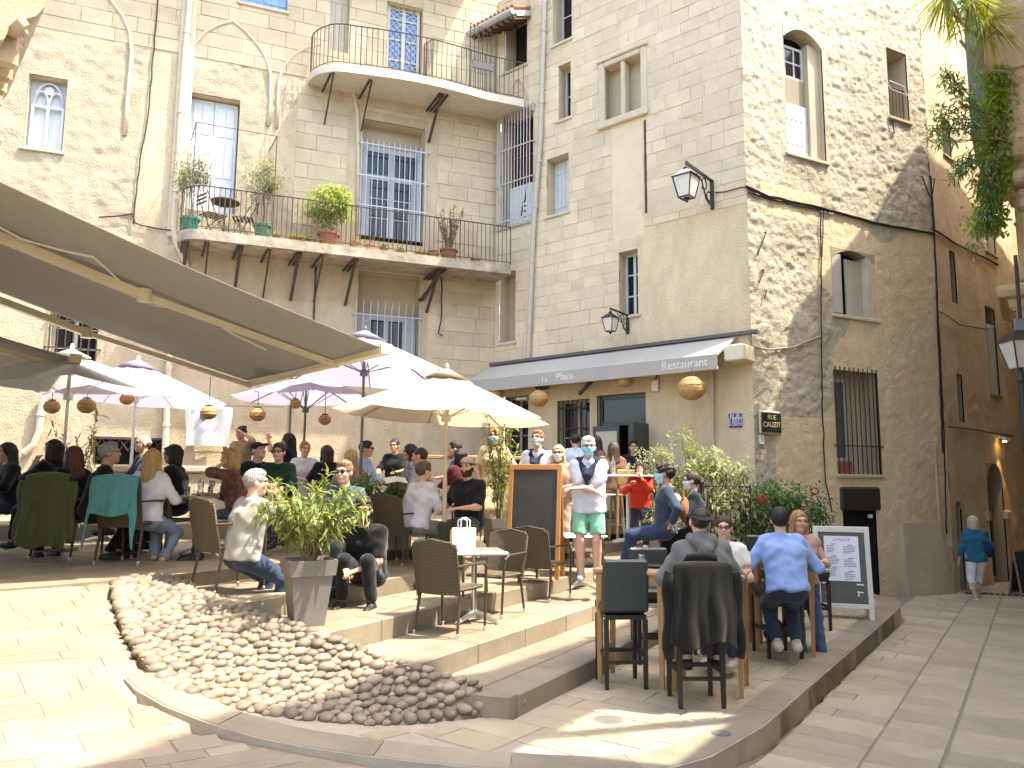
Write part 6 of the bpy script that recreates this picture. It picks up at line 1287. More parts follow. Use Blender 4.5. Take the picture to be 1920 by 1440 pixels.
def bartable():
    t = thing('high_table', 'x', 'high table', (0,0,0), 0, 'wooden high tables on the pavement'); m = MB(); m.bbox(-.33,.33,-.28,.28,.985,1.02,.006); m.build('top', WOODT, t)
    for sx in (-1,1):
        for sy in (-1,1): m = MB(); x, y = sx*.28, sy*.23; m.hexa([(x-.018,y-.018,0),(x+.018,y-.018,0),(x+.018,y+.018,0),(x-.018,y+.018,0),(x-.029,y-.029,.98),(x+.029,y-.029,.98),(x+.029,y+.029,.98),(x-.029,y+.029,.98)]); m.build('leg', WOOD, t)
    for s in (-1,1): m = MB(); m.box(-.25,.25,s*.23-.012,s*.23+.012,.89,.985); m.build('apron', WOOD, t); m = MB(); m.box(s*.28-.012,s*.28+.012,-.2,.2,.89,.985); m.build('apron', WOOD, t); m = MB(); m.box(s*.28-.012,s*.28+.012,-.2,.2,.26,.30); m.build('stretcher', WOOD, t)
    return t
btb = bartable()
def gq(p, dx, dy, rz): a = rad(rz); return np.array([p[0]+dx*math.cos(a)-dy*math.sin(a), p[1]+dx*math.sin(a)+dy*math.cos(a), 0])
TA = -22; q0 = atz(1393,1312,0); t2c = gq(q0, -.29, .24, TA); put(btb, 'btb', t2c, TA, 'near wooden high table, right half where the hoodie man leans'); put(btb, 'btb', gq(t2c, -.668, .0, TA), TA, 'near wooden high table, left half behind the empty stool')
q1 = atz(1528,1233,0); t4c = gq(q1, -.29, .24, TA); put(btb, 'btb', t4c, TA, 'far wooden high table beside the menu board'); put(btb, 'btb', gq(t4c, -.668, .02, TA), TA, 'far wooden high table, left half with condiments')
# tall cafe table and metal stool by the red child, wooden back rail and chairs
p = atz(1178,1018,.86); t = thing('high_table', 'tall pale cafe table on one column in front of the child in red', 'high table', p, rad(-20)); m = MB(); m.bbox(-.42,.42,-.3,.3,1.03,1.06,.01); m.build('top', WHITEM, t); m = MB(); m.tube([(0,0,.04),(0,0,1.03)], .03, 10); m.build('column', WHITEM, t); m = MB(); [m.bar((0,0,.06),(.28*math.cos(a),.28*math.sin(a),.03),.05,.04) for a in (.8,2.37,3.94,5.5)]; m.build('base', WHITEM, t)
p = atz(1143,1012,.86); t = thing('metal_stool', 'grey sheet metal stool beside the man in green shorts', 'stool', p, rad(10)); m = MB(); m.bbox(-.16,.16,-.16,.16,.72,.75,.02); m.build('seat', mat('gunmetal', (.30,.30,.27), .4, .1, 9., metal=.6), t)
for sx in (-1,1):
    for sy in (-1,1): m = MB(); m.bar((sx*.13,sy*.13,.72),(sx*.21,sy*.21,0),.045,.02); m.build('leg', mat('gunmetal', (.3,.3,.27)), t)
m = MB(); [m.bar((sx*.18,-.18,.25),(sx*.18,.18,.25),.02) for sx in (-1,1)]; [m.bar((-.18,sx*.18,.25),(.18,sx*.18,.25),.02) for sx in (-1,1)]; m.build('foot_ring', mat('gunmetal', (.3,.3,.27)), t)
WCH = mat('honey_wood', (.38,.22,.08), .5, .15, 10., coord='obj')
for k, (px, dep, lb, rz) in enumerate(((1142,13.6,'honey wood bar chair behind the man in green shorts',5),(1012,13.2,'honey wood bar chair behind the couple by the chalkboard',-5),(1170,13.0,'honey wood bar chair left of the child in red',12))):
    p = aty(px, 905, dep); t = thing('wooden_bar_chair', lb, 'bar chair', (p[0], p[1], LV6 if p[1] > 13.4 else .86), rad(rz), 'honey wood bar chairs'); m = MB(); m.bbox(-.19,.19,-.2,-.17,.9,1.15,.01); m.build('backrest', WCH, t); m = MB(); m.bbox(-.19,.19,-.19,.19,.72,.75,.01); m.build('seat', WCH, t)
    for sx in (-1,1):
        for sy in (-1,1): m = MB(); m.bar((sx*.16,sy*.16,.72 if sy > 0 else .95),(sx*.2,sy*.2,0),.035); m.build('leg', WCH, t)
p = aty(912,857,13.5); t = thing('wooden_rail', 'long honey wood ledge behind the parasol', 'ledge', (p[0]-.0, p[1], 1.1), rad(8)); m = MB(); m.bbox(-1.2,.9,-.15,.15,1.08,1.14,.01); m.build('shelf', WCH, t)
for x in (-1.1,-.1,.8): m = MB(); m.box(x,x+.06,-.05,.05,0,1.08); m.build('post', WCH, t)
# chalkboard
def aboard(p, rz, w, h, frame, board, label, lean=.13, name='chalkboard', fw_=.06):
    t = thing(name, label, 'sign board', p, rad(rz)); dpt = math.tan(lean)*h
    for sd in (-1,1):
        M = Matrix.Translation((0, sd*dpt, 0)) @ Matrix.Rotation(sd*lean, 4, 'X'); m = MB()
        for x in (-w/2, w/2-fw_): m.bbox(x, x+fw_, -.018, .018, 0, h, .005)
        m.bbox(-w/2+fw_, w/2-fw_, -.017, .017, h-fw_*1.2, h, .005); m.bbox(-w/2+fw_, w/2-fw_, -.017, .017, .14, .14+fw_, .005)
        m.v = [tuple(M @ Vector(v)) for v in m.v]; fr = m.build('frame', frame, t); m = MB(); m.box(-w/2+fw_, w/2-fw_, -.006, .006, .14+fw_, h-fw_*1.2); m.v = [tuple(M @ Vector(v)) for v in m.v]; m.build('board', board, t)
    return t, Matrix.Translation((0,-dpt,0)) @ Matrix.Rotation(-lean, 4, 'X')
CHALK = mat('blackboard', (.035,.035,.032), .6, .25, 6., bump=.1, bscale=30); ORW = mat('orange_pine', (.42,.19,.055), .45, .15, 12., coord='obj')
aboard((*aty(1004,1000,10.5)[:2], .547), -14, .72, 1.5, ORW, CHALK, 'empty A-frame chalkboard in an orange wood frame on the steps', .14)
t, Mb = aboard(atz(1583,1158,0), -15, .72, 1.23, mat('white_wood', (.62,.58,.48), .6, .1, 9., coord='obj'), mat('grey_board', (.10,.10,.085), .6, .1, 8.), 'white framed A-board with a printed menu beside the high table', .12, 'menu_board', .065)
PAPER = mat('white_paper', (.74,.73,.74), .8, .02, 9.); INK = mat('print_ink', (.22,.22,.25), .9, 0)
m = MB(); m.box(-.225,.215,-.014,-.009,.50,1.10); m.v = [tuple(Mb @ Vector(v)) for v in m.v]; pp = m.build('menu_sheet', PAPER, t); text('LA PLACE', .052, INK, pp, Mb @ Matrix.Translation((0,-.016,1.05)) @ TXT, ext=.0006)
rr = random.Random(4); k = 0
for cx, rows in ((-.11,(.99,.83,.68)),(.10,(.98,.80,.63))):
    for z0 in rows:
        for i in range(6):
            l = rr.uniform(.08,.17) if i else .07; m = MB(); x0 = cx-.085 if i else cx-.03; m.box(x0, x0+l, -.0158, -.0142, z0-.021*i-.004, z0-.021*i+(.003 if i else .006)); m.v = [tuple(Mb @ Vector(v)) for v in m.v]; m.build('print_line', INK, pp)
for x, z in ((-.24,.46),(.19,.45)): m = MB(); m.box(x-.03,x+.06,-.02,-.008,z,z+.018); m.v = [tuple(Mb @ Vector(v)) for v in m.v]; m.build('clip', PAPER, t)
for x, z, a in ((-.2,.36,.6),(.2,.36,-.1)):
    m = MB(); m.obox((x,-.012,z),(.08,.006,.018), Matrix.Rotation(-a,3,'Y')); m.obox((x-.02,-.012,z-.025),(.018,.006,.06)); m.v = [tuple(Mb @ Vector(v)) for v in m.v]; m.build('tape', PAPER, t)
aboard(atz(1925,1126,-.42), 20, .6, .98, STEEL, CHALK, 'steel framed A-board cut off by the right edge', .14, 'chalkboard', .03)
# planters
TAUPE = mat('taupe_plastic', (.19,.17,.145), .5, .12, 7., bump=.1, bscale=60, spec=.4)
def planter(p, rz, s, label, mt=TAUPE):
    t = thing('square_planter', label, 'planter', p, rad(rz)); m = MB()
    def ring(w, z): return [(-w,-w,z),(w,-w,z),(w,w,z),(-w,w,z)]
    rings = [ring(.135*s,0), ring(.185*s,.46*s), ring(.205*s,.46*s), ring(.22*s,.60*s), ring(.20*s,.60*s), ring(.19*s,.54*s)]; vs = sum(rings, []); m.add(vs, [(r*4+i, r*4+(i+1)%4, (r+1)*4+(i+1)%4, (r+1)*4+i) for r in range(5) for i in range(4)]+[(3,2,1,0)]); m.build('pot', mt, t); m = MB(); m.box(-.19*s,.19*s,-.19*s,.19*s,.50*s,.535*s); m.build('soil', mat('soil', (.06,.04,.025), .95, .3, 30., bump=.8, bscale=60), t); return t
planter(atz(574,1172,.54), 28, .95, 'tall square taupe planter holding the oleander on the steps'); planter((*aty(937,1000,10.95)[:2], .725), 22, .95, 'square grey planter left of the chalkboard')
# iron fence behind the high tables
p0 = atz(1290,1010,.86); p1 = K.P(.5,.0,-.6); t = thing('iron_railing', 'black iron railing in front of the shrubs at the house corner', 'railing', (float(p0[0]), float(p0[1]), 0)); m = MB(); q = [np.array([p0[0],p0[1],0]), np.array([3.55,11.6,0]), np.array([5.55,12.9,0])]
for a, b in zip(q[:-1], q[1:]):
    n = int(np.linalg.norm(b-a)/.13)
    for i in range(n+1): c = a+(b-a)*i/n-q[0]; m.tube([(c[0],c[1],.05),(c[0],c[1],1.05 if a is q[1] else 1.75)], .009, 5)
    hh = 1.05 if a is q[1] else 1.75
    for z in (.15, hh): m.bar(a-q[0]+np.array([0,0,z]), b-q[0]+np.array([0,0,z]), .025, .02)
m.build('bars', BLACK, t)
# things on tables
CG = mat('clear_glass', (.85,.87,.86), .03, 0, trans=.92, spec=.5)
def bottle(p, label, c=CG, h=.27, r=.038, grp='bottles on the tables'):
    m = MB(); m.lathe([(r,0),(r,h*.55),(r*.9,h*.64),(r*.36,h*.78),(r*.34,h*.97),(r*.42,h),(.001,h)], 12); o = m.build('bottle', c, smooth=True); o.location = [float(q) for q in p]; tag(o, label, 'bottle', grp); return o
def glass(p, label, wine=None, grp='glasses on the tables'):
    t = thing('wine_glass', label, 'glass', p, 0, grp); m = MB(); m.lathe([(.034,0),(.006,.006),(.004,.085),(.03,.105),(.04,.14),(.032,.19),(.030,.19),(.037,.14),(.026,.11),(.001,.1)], 12); m.build('bowl', CG, t, smooth=True)
    if wine: m = MB(); m.lathe([(.001,.102),(.026,.112),(.036,.14),(.001,.14)], 10); m.build('wine', mat('wine_%.2f' % wine[0], wine, .1, 0), t)
def ontable(px, py, z): return atz(px, py, z)
def on(tb, dx, dy, dz=.737): return (tb[0]+dx, tb[1]+dy, tb[2]+dz)
tl2 = atz(378,1040,.86); tl1 = atz(55,1030,.86); tc = atz(200,1015,.86); tp = atz(855,1030,.72); tm = atz(560,1052,.72); ts1 = atz(888,1166,.35); ts2 = atz(1085,1104,.35)
bottle(on(tl2,-.1,.1), 'clear bottle on the table left of the woman with the chin mask'); bottle(on(tl1,-.15,.05), 'clear bottle at the left edge, left one'); bottle(on(tl1,-.06,.0), 'clear bottle at the left edge, right one')
for p, lb, w_ in ((on(tl2,.1,-.05),'wine glass right of the clear bottle',None),(on(tl2,.2,.1),'wine glass nearest the woman with the chin mask',(.35,.05,.03)),(on(tl2,-.22,-.1),'wine glass on the left of the blonde women\'s table',None),(on(tc,.1,.1),'glass of rose wine before the grey haired man in black',(.45,.06,.04)),(on(tm,.05,.22),'tall stemmed glass in front of the boy in green',None),(on(tm,.28,.1),'wine glass in front of the man in sunglasses',None),(on(tp,-.35,.4),'white wine glass above the open white menu',(.6,.5,.12))): glass(p, lb, w_)
t = thing('carafe', 'upturned waisted glass carafe on the table under the cream parasol', 'carafe', on(tp,.02,.0)); m = MB(); m.lathe([(.06,0),(.065,.05),(.045,.1),(.025,.15),(.05,.22),(.047,.22),(.022,.15),(.04,.1),(.06,.05),(.001,.01)], 14); m.build('body', CG, t, smooth=True)
for p, lb, rz in ((on(tl2,.0,-.15),'dark plate on the blonde women\'s table',0),(on(tl1,.12,-.1),'white plate on the left edge table',0),(gq(t2c,-.5,.05,TA)+np.array([0,0,1.022]),'dark bowl on the near high table',0)):
    m = MB(); m.lathe([(.05,0),(.085,.006),(.12,.018),(.118,.022),(.08,.012),(.001,.008)], 18); o = m.build('plate', mat('dark_plate', (.03,.03,.032), .3) if 'dark' in lb else PAPER, smooth=True); o.location = [float(q) for q in p]; tag(o, lb, 'plate', 'plates on the tables')
m = MB(); m.bbox(-.15,.15,-.1,.1,0,.012,.004); o = m.build('menu_folder', mat('violet_grey_folder', (.19,.17,.25), .6)); p = on(tm,.12,.02,.76); o.location = p; o.rotation_euler = (.5,.1,.3); tag(o, 'violet grey menu folder propped on the table behind the oleander', 'menu')
m = MB(); m.add([(-.15,-.1,0),(.0,-.1,.03),(.15,-.1,.0),(-.15,.1,.01),(0,.1,.04),(.15,.1,.02)], [(0,1,4,3),(1,2,5,4)]); m.add([(-.15,-.1,-.004),(.0,-.1,.026),(.15,-.1,-.004),(-.15,.1,.006),(0,.1,.036),(.15,.1,.016)], [(3,4,1,0),(4,5,2,1)]); o = m.build('open_menu', PAPER); p = aty(742,902,10.5); o.location = p; o.rotation_euler = (.3,0,.4); tag(o, 'open white menu held by the man in the white shirt', 'menu')
m = MB(); pts = [((i/8-.5)*.4, (j/6-.5)*.3, .008+.016*math.sin(i*1.7+j)*math.cos(j*1.3)) for j in range(7) for i in range(9)]; m.grid(pts, 9, 7); o = m.build('napkin', clothmat('napkin', (.75,.74,.7), .2), smooth=True); o.location = on(ts2,-.05,0); o.rotation_euler = (0,0,.4); tag(o, 'crumpled white napkin on the small table near the bar stools', 'napkin')
t = thing('paper_bag', 'white paper bag with yellow side and twisted handles on the small table', 'bag', on(ts1,-.12,.08), rad(-15)); m = MB(); m.hexa([(-.11,-.06,0),(.11,-.06,0),(.11,.06,0),(-.11,.06,0),(-.12,-.05,.22),(.12,-.05,.22),(.12,.05,.22),(-.12,.05,.22)]); m.build('body', PAPER, t); m = MB(); m.box(-.135,-.122,-.05,.05,.02,.2); m.build('side', mat('yellow_paper', (.65,.42,.02), .7), t)
for y in (-.05,.05): m = MB(); m.tube([(-.05,y,.22),(-.05,y,.30),(0,y,.33),(.05,y,.30),(.05,y,.22)], .006, 5); m.build('handle', PAPER, t)
bottle(on(atz(1178,1018,.86),-.22,.05,1.062), 'clear water bottle on the tall cafe table', h=.3); bottle(on(atz(1178,1018,.86),-.36,.0,1.062), 'small yellowish bottle on the tall cafe table', mat('yellow_bottle', (.6,.55,.25), .2, 0), h=.2, r=.03); glass(on(atz(1178,1018,.86),.02,.02,1.062), 'pink drink glass before the child in red', (.6,.2,.18))
t = thing('condiment_stand', 'small dark condiment stand on the far high table', 'condiments', gq(t4c,-.6,.05,TA)+np.array([0,0,1.021]), rad(TA)); m = MB(); m.bbox(-.1,.1,-.06,.06,0,.16,.01); m.build('box', DKWOOD, t)
for x in (.14,.19): m = MB(); m.lathe([(.02,0),(.02,.06),(.012,.09),(.001,.09)], 8, (x,0,0)); m.build('shaker', PAPER, t)
m = MB(); m.bbox(-.08,.08,-.005,.005,0,.2,.002); o = m.build('blue_menu_card', mat('blue_card', (.04,.12,.25), .5)); o.location = gq(t2c,.05,.2,TA)+np.array([0,0,1.03]); o.rotation_euler = (1.2,0,.3); tag(o, 'blue card lying on the near high table', 'menu')
# garments on chairs and bags
def garment(pts_rows, mt, name, label, cat, loc, rz, thick=.02):
    nv = len(pts_rows); nu = len(pts_rows[0]); m = MB(); fr = [p for r in pts_rows for p in r]; m.grid(fr, nu, nv); o = m.build(name, mt, smooth=True); o.location = [float(q) for q in loc]; o.rotation_euler = (0,0,rad(rz)); md = o.modifiers.new('s', 'SOLIDIFY'); md.thickness = thick; md2 = o.modifiers.new('d', 'SUBSURF'); md2.levels = 1; md2.render_levels = 1; return tag(o, label, cat)
def drape(w, ztop, zbot, y0, flare, ph, drops, nu=21, nv=16, sag=0, yk=.05):
    rows = []
    for j in range(nv):
        v = j/(nv-1); row = []
        for i in range(nu):
            u = i/(nu-1)*2-1; zb = zbot+drops(u); z = ztop+.03*(1-u*u)+(zb-ztop)*v; ww = w*(1+flare*v); y = y0-.02-yk*v+.022*v*math.sin(7*u+ph+2*v)+.012*math.sin(15*u-ph)*v-.03*(1-u*u)
            row.append((u*ww+.012*math.sin(9*v+u*3), y, z))
        rows.append(row)
    back = [[(p[0]*.95, y0+.03+.0*p[2], p[2]-.0) for p in rows[0]]]; back.insert(0, [(p[0]*.9, y0+.09, p[2]-.16) for p in rows[0]]); return back+rows
garment(drape(.27,.97,.13,-.38,.18,1.2,lambda u: .02*math.sin(5*u)+.03*abs(u)), cmat((.075,.088,.030),'canvas'), 'green_jacket', 'olive green jacket hanging over the chair back at left', 'jacket', atz(125,1048,.86), -8)
garment(drape(.27,.95,.60,-.36,.1,2.5,lambda u: -.10*(1-u*u)+(-.42 if abs(u) > .86 else 0), nv=14), cmat((.075,.23,.235),'knit'), 'turquoise_sweater', 'turquoise sweater draped over the second chair from the left', 'sweater', atz(245,1056,.86), -6)
bs = atz(1305,1318,0); garment(drape(.235,1.14,.50,-.27,.12,.6,lambda u: .03*math.sin(4*u), nu=25, nv=20), cmat((.014,.013,.010),'nylon'), 'black_jacket', 'black jacket hanging over the bar stool back in front', 'jacket', bs, SR-4)
def sleeve_pair(mt, x, y, z0, z1, r):
    for sd in (-1,1):
        m = MB(); P_ = []; R0 = []
        for i in range(9): v = i/8; P_.append((sd*(x+.035*math.sin(2.2*v)+.015*math.sin(9*v)), y-.03*v+.012*math.sin(7*v+sd), z0+(z1-z0)*v)); R0.append(r*(1.05-.28*v+.07*math.sin(11*v)))
        m.tube(P_, R0, 9); V = np.array(m.v); V[:,1] = (V[:,1]-y)*.62+y; V += (fbm(V[:,0]*14, V[:,1]*14, V[:,2]*14+sd, 2)[:,None]-.4)*.03; m.v = [tuple(v) for v in V]; m.build('sleeve', mt, jk, smooth=True)
jk = bpy.data.objects['black_jacket']; sleeve_pair(cmat((.014,.013,.010),'nylon'), .245, -.27, 1.08, .42, .062)
m = MB(); m.tube([(-.12,-.20,1.15),(-.1,-.26,1.20),(0,-.28,1.22),(.1,-.26,1.20),(.12,-.20,1.15)], [.03,.036,.04,.036,.03], 8); m.build('collar', cmat((.014,.013,.010),'nylon'), jk, smooth=True)
jk = bpy.data.objects['green_jacket']; sleeve_pair(cmat((.075,.088,.030),'canvas'), .29, -.40, .90, .22, .06)
def bag(px, py, z, r, col, label, rz=0):
    p = atz(px, py, z); m = MB(); m.ball((0,0,r[2]*.92), r, 14, 9); V = np.array(m.v); n_ = fbm(V[:,0]*6+px, V[:,1]*6, V[:,2]*6, 3); V[:,:2] *= (.9+.3*n_)[:,None]; V[:,2] = np.maximum(V[:,2], .0); m.v = [tuple(v) for v in V]; t = thing('bag', label, 'bag', p, rad(rz)); m.build('body', cmat(col,'canvas'), t, smooth=True); m = MB(); m.tube([(-r[0]*.6,0,r[2]*1.6),(-r[0]*.3,.03,r[2]*2.1),(r[0]*.3,.03,r[2]*2.1),(r[0]*.6,0,r[2]*1.6)], .012, 6); m.build('strap', cmat(col,'canvas'), t)
bag(245,1035,.86,(.22,.15,.16),(.06,.035,.018),'brown rucksack under the turquoise sweater chair'); bag(768,1106,.54,(.2,.1,.07),(.05,.052,.05),'grey bag lying on the step behind the wicker chair'); bag(775,1050,.72,(.07,.07,.09),(.12,.05,.02),'small tan leather bag beside the white shirt man\'s chair'); bag(1455,1205,0,(.14,.1,.12),(.012,.012,.012),'black bag on the ground under the far bar stool')

for px, py, zf_, r, lb in ((1140,1351,zpl,.11,'small round drain cover on the pavement in front of the stools'),(1352,1376,zpl,.07,'dark drain plug near the kerb curve')):
    p = atz(px, py, 0); p[2] = float(zf_(p[0], p[1])); t = thing('drain_cover', lb, 'drain', p); m = MB(); m.lathe([(r*1.05,.0),(r,.010),(r*.8,.012),(.001,.012)], 18); m.build('lid', mat('cast_iron', (.14,.125,.10), .7, .2, 20., bump=.4, bscale=80), t)
p = atz(1868,1122,-.38); p[2] = float(zst(p[0], p[1])); t = thing('street_grate', 'iron street grate beside the walking woman', 'grate', p, rad(-30))
for i in range(11): m = MB(); m.box(-.5+.1*i,-.44+.1*i,-.14,.14,.008,.02); m.build('bar', BLACK, t)
m = MB(); m.box(-.52,.58,-.16,.16,-.03,.006); m.build('frame', DARK, t)

rg = random.Random(9)
for tb, lb in ((tl2,"drinking glass among the dishes on the blonde women's table"),(tl1,'drinking glass among the dishes on the left edge table'),(tc,'drinking glass on the table of the black dressed diners'),(tm,'drinking glass on the table behind the oleander'),(tp,'drinking glass on the table beside the parasol pole')):
    for k in range(3):
        lb3 = ('left ','middle ','right ')[k]+lb
        m = MB(); m.lathe([(.028,0),(.034,.11),(.031,.11),(.026,.012),(.001,.01)], 12); o = m.build('tumbler', CG, smooth=True); o.location = on(tb, (-.22,.02,.24)[k]+rg.uniform(-.04,.04), rg.uniform(-.15,.25)); tag(o, lb3, 'glass', 'tumblers on the dining tables')
    m = MB(); m.lathe([(.06,0),(.09,.006),(.125,.018),(.122,.022),(.08,.012),(.001,.008)], 18); o = m.build('plate', PAPER, smooth=True); o.location = on(tb, rg.uniform(-.1,.1), -.15); tag(o, lb.replace('drinking glass', 'white dinner plate'), 'plate', 'plates on the tables')
for dx, dy, lb in ((-.1,.1,'tumbler of water on the near high table'),(-.62,.05,'tumbler on the left half of the near high table')):
    m = MB(); m.lathe([(.028,0),(.034,.11),(.031,.11),(.026,.012),(.001,.01)], 12); o = m.build('tumbler', CG, smooth=True); o.location = gq(t2c, dx, dy, TA)+np.array([0,0,1.022]); tag(o, lb, 'glass', 'tumblers on the high tables')
# ================================================================== THE PEOPLE IN VIEW
BLK = (.012,.012,.013); JEAN = (.05,.085,.15); NAVY_ = (.018,.022,.045); WT = (.66,.64,.62); BR = (.045,.025,.013); DKH = (.014,.010,.008); BLD = (.42,.27,.11); GRY = (.36,.34,.31); TAN = (.46,.27,.17); FAIR = (.58,.36,.26)
P = person; far = .027
P('person with dark hair in black cut off by the left edge', None, 150, 1.66, head_px=(12,848), depth=10.0, fem=1, hair='long', hairc=DKH, top=BLK, sleeve=.9, res=far)
P('woman in black with dark hair in profile holding a glass to her mouth', None, 70, 1.66, head_px=(100,843), depth=9.7, fem=1, hair='bob', hairc=DKH, top=BLK, sleeve=.7, bot=BLK, glasses='thin', hands=((-.05,.3,1.05),(.1,.32,1.0)), feet=((-.1,.5,.08),(.1,.45,.3)))
P('woman with long auburn hair in black turned to the left table', None, 60, 1.66, head_px=(137,856), depth=9.3, fem=1, hair='long', hairc=(.09,.03,.015), top=BLK, sleeve=.9, bot=BLK)
P('grey haired man in black leaning right behind the green jacket', None, -62, 1.76, head_px=(206,850), depth=9.2, hair='short', hairc=(.26,.25,.23), top=BLK, sleeve=.95, bot=BLK, lean=14, hpitch=-6, feet=((-.1,.35,.08),(.1,.2,.08)))
P('bald man in dark clothes between the parasol poles', None, 130, 1.75, head_px=(268,832), depth=11.0, hair='bald', hairc=(.2,.15,.1), top=NAVY_, sleeve=.9, res=far, skin=FAIR)
P('blonde woman in a white shirt and jeans seen from behind', None, -8, 1.68, head_px=(287,862), depth=9.0, fem=1, hair='long', hairc=(.40,.25,.09), top=WT, sleeve=.95, bot=(.20,.25,.30), shoe=(.30,.16,.05), lean=6, hyaw=10, feet=((-.02,.25,.08),(.16,.12,.08)))
P('woman in black with glasses and short dark hair facing left', None, 95, 1.68, head_px=(324,852), depth=10.1, fem=1, hair='bob', hairc=DKH, top=BLK, sleeve=.6, glasses='thin', skin=TAN, lean=10)
P('blond bobbed woman with a chin mask resting her cheek on her hand', None, 112, 1.64, head_px=(432,860), depth=9.4, fem=1, hair='bob', hairc=(.36,.20,.08), top=(.03,.018,.02), pat=(.16,.06,.04), sleeve=.7, hands=((-.06,.2,1.14),(.15,.35,.78)), lean=10)
P('young person with a dark bun by the back wall', None, 160, 1.62, head_px=(452,812), depth=13.3, fem=1, hair='bun', hairc=DKH, top=(.25,.16,.09), res=far, hands=((-.15,.2,1.2),(.12,.3,.9)), lower=False)
P('person in a black cap looking down beside the boy in green', None, -120, 1.74, head_px=(484,846), depth=10.5, hair='buzz', hairc=DKH, cap=BLK, top=BLK, sleeve=.5, hpitch=-18, lean=12, skin=FAIR)
P('boy with glasses in a dark green sweater', None, 178, 1.66, head_px=(523,848), depth=10.3, hair='short', hairc=BR, glasses='thin', top=(.012,.035,.02), sleeve=.95, skin=FAIR)
P('woman with long dark hair in profile at the back wall', None, 95, 1.68, head_px=(540,826), depth=13.2, fem=1, hair='long', hairc=DKH, top=BLK, res=far, lower=False, hands=((-.1,.36,1.25),(.15,.35,.8)))
P('fair person in white lit by the sun behind the boy in green', None, -150, 1.66, head_px=(572,842), depth=12.4, fem=1, hair='bun', hairc=(.30,.15,.06), top=WT, res=far, lower=False, skin=FAIR)
P('woman with brown hair in black left of the back parasol pole', None, 40, 1.66, head_px=(612,850), depth=12.2, fem=1, hair='bob', hairc=BR, top=BLK, res=far, lower=False)
P('blonde person seen behind the oleander top', None, 20, 1.66, head_px=(658,858), depth=11.6, fem=1, hair='long', hairc=BLD, top=(.3,.22,.15), res=far, lower=False)
P('man in a pale blue shirt in profile behind the parasol pole', None, -95, 1.76, head_px=(687,842), depth=12.4, hair='short', hairc=DKH, top=(.28,.38,.55), sleeve=.9, res=far, lower=False, glasses='sun')
P('person with a dark bun at the back right of the blue shirt', None, 170, 1.62, head_px=(740,836), depth=13.4, fem=1, hair='bun', hairc=DKH, top=BLK, res=far, lower=False)
P('woman with long dark hair and dark floral top facing left', None, 100, 1.66, head_px=(768,848), depth=11.7, fem=1, hair='long', hairc=DKH, top=(.05,.045,.07), pat=(.3,.28,.3), res=far, lower=False)
P('man with a faded haircut in a blue checked shirt', None, 80, 1.78, head_px=(787,856), depth=11.1, hair='buzz', hairc=(.05,.03,.02), top=(.25,.32,.45), pat=(.62,.60,.62), sleeve=.9, skin=FAIR, lean=8, beard=None)
P('grey haired man in a pale T-shirt lifting a camera on the left chair', None, -40, 1.76, head_px=(480,905), depth=7.6, hair='short', hairc=(.27,.26,.24), top=(.33,.32,.28), sleeve=.45, bot=(.035,.05,.09), shoe=(.35,.3,.24), lean=10, hyaw=-25, hands=((-.02,.30,1.14),(.10,.30,1.14)), feet=((-.12,.30,-.10),(.16,.34,-.10)), skin=FAIR, hand='grip')
P('man in sunglasses and a denim shirt half hidden by the oleander', None, 168, 1.76, head_px=(645,886), depth=8.4, hair='short', hairc=(.20,.12,.06), glasses='sun', top=(.05,.075,.12), sleeve=.9, skin=FAIR)
o16 = P('man in black sitting on the step with a cigarette beside the planter', None, 172, 1.74, seat=.03, head_px=(682,958), depth=8.05, hair='short', hairc=DKH, top=BLK, sleeve=.45, bot=(.014,.014,.016), shoe=(.02,.02,.022), lean=20, hyaw=14, hpitch=2, beard=DKH, hands=((-.03,.44,.22),(.10,.42,.22)), feet=((-.16,.36,-.12),(.16,.36,-.12)))
P('man in a white shirt seen from behind reading a menu', None, -42, 1.78, head_px=(795,884), depth=10.35, hair='short', hairc=(.09,.07,.055), top=(.62,.60,.66), sleeve=.92, bot=(.26,.25,.22), shoe=(.12,.06,.03), lean=12, hyaw=-12, hands=((-.25,.35,.82),(.12,.42,.80)), skin=FAIR)
P('man in dark blue far behind the wooden ledge', None, 95, 1.74, head_px=(853,842), depth=13.2, hair='short', hairc=DKH, top=NAVY_, res=far, lower=False)
P('person in a maroon top with dark hair at the wooden ledge', None, 40, 1.68, head_px=(862,856), depth=12.5, fem=1, hair='bob', hairc=DKH, top=(.07,.012,.016), sleeve=.9, res=far, lower=False)
P('bearded man in a black T-shirt and backwards pale cap', None, 155, 1.80, head_px=(877,876), depth=10.2, hair='buzz', hairc=BR, cap=(.45,.38,.42), capback=True, beard=BR, top=(.014,.014,.017), sleeve=.5, bot=(.05,.055,.03), hands=((-.1,.40,.76),(.28,.25,.74)), hand='flat', skin=FAIR)
st = dict(pose='stand')
P('standing blonde woman in a mustard dress and pale blue mask', None, 176, 1.68, head_px=(927,818), depth=11.6, fem=1, hair='long', hairc=(.33,.15,.05), mask=(.42,.62,.66), top=(.55,.38,.16), bot=(.55,.38,.16), legs='dress', pat=(.66,.58,.42), sleeve=.6, hands=((-.2,.15,.98),(.2,.12,.9)), **st)
P('standing man in white with a navy sweater over his shoulders and mask', None, 158, 1.80, head_px=(1008,824), depth=11.4, hair='short', hairc=(.22,.11,.05), mask=(.45,.43,.40), glasses='thin', top=WT, sleeve=.5, scarf=NAVY_, bot=(.05,.06,.09), hands=((.0,.32,1.12),(.16,.28,1.1)), hpitch=-14, skin=FAIR, hand='grip', **st)
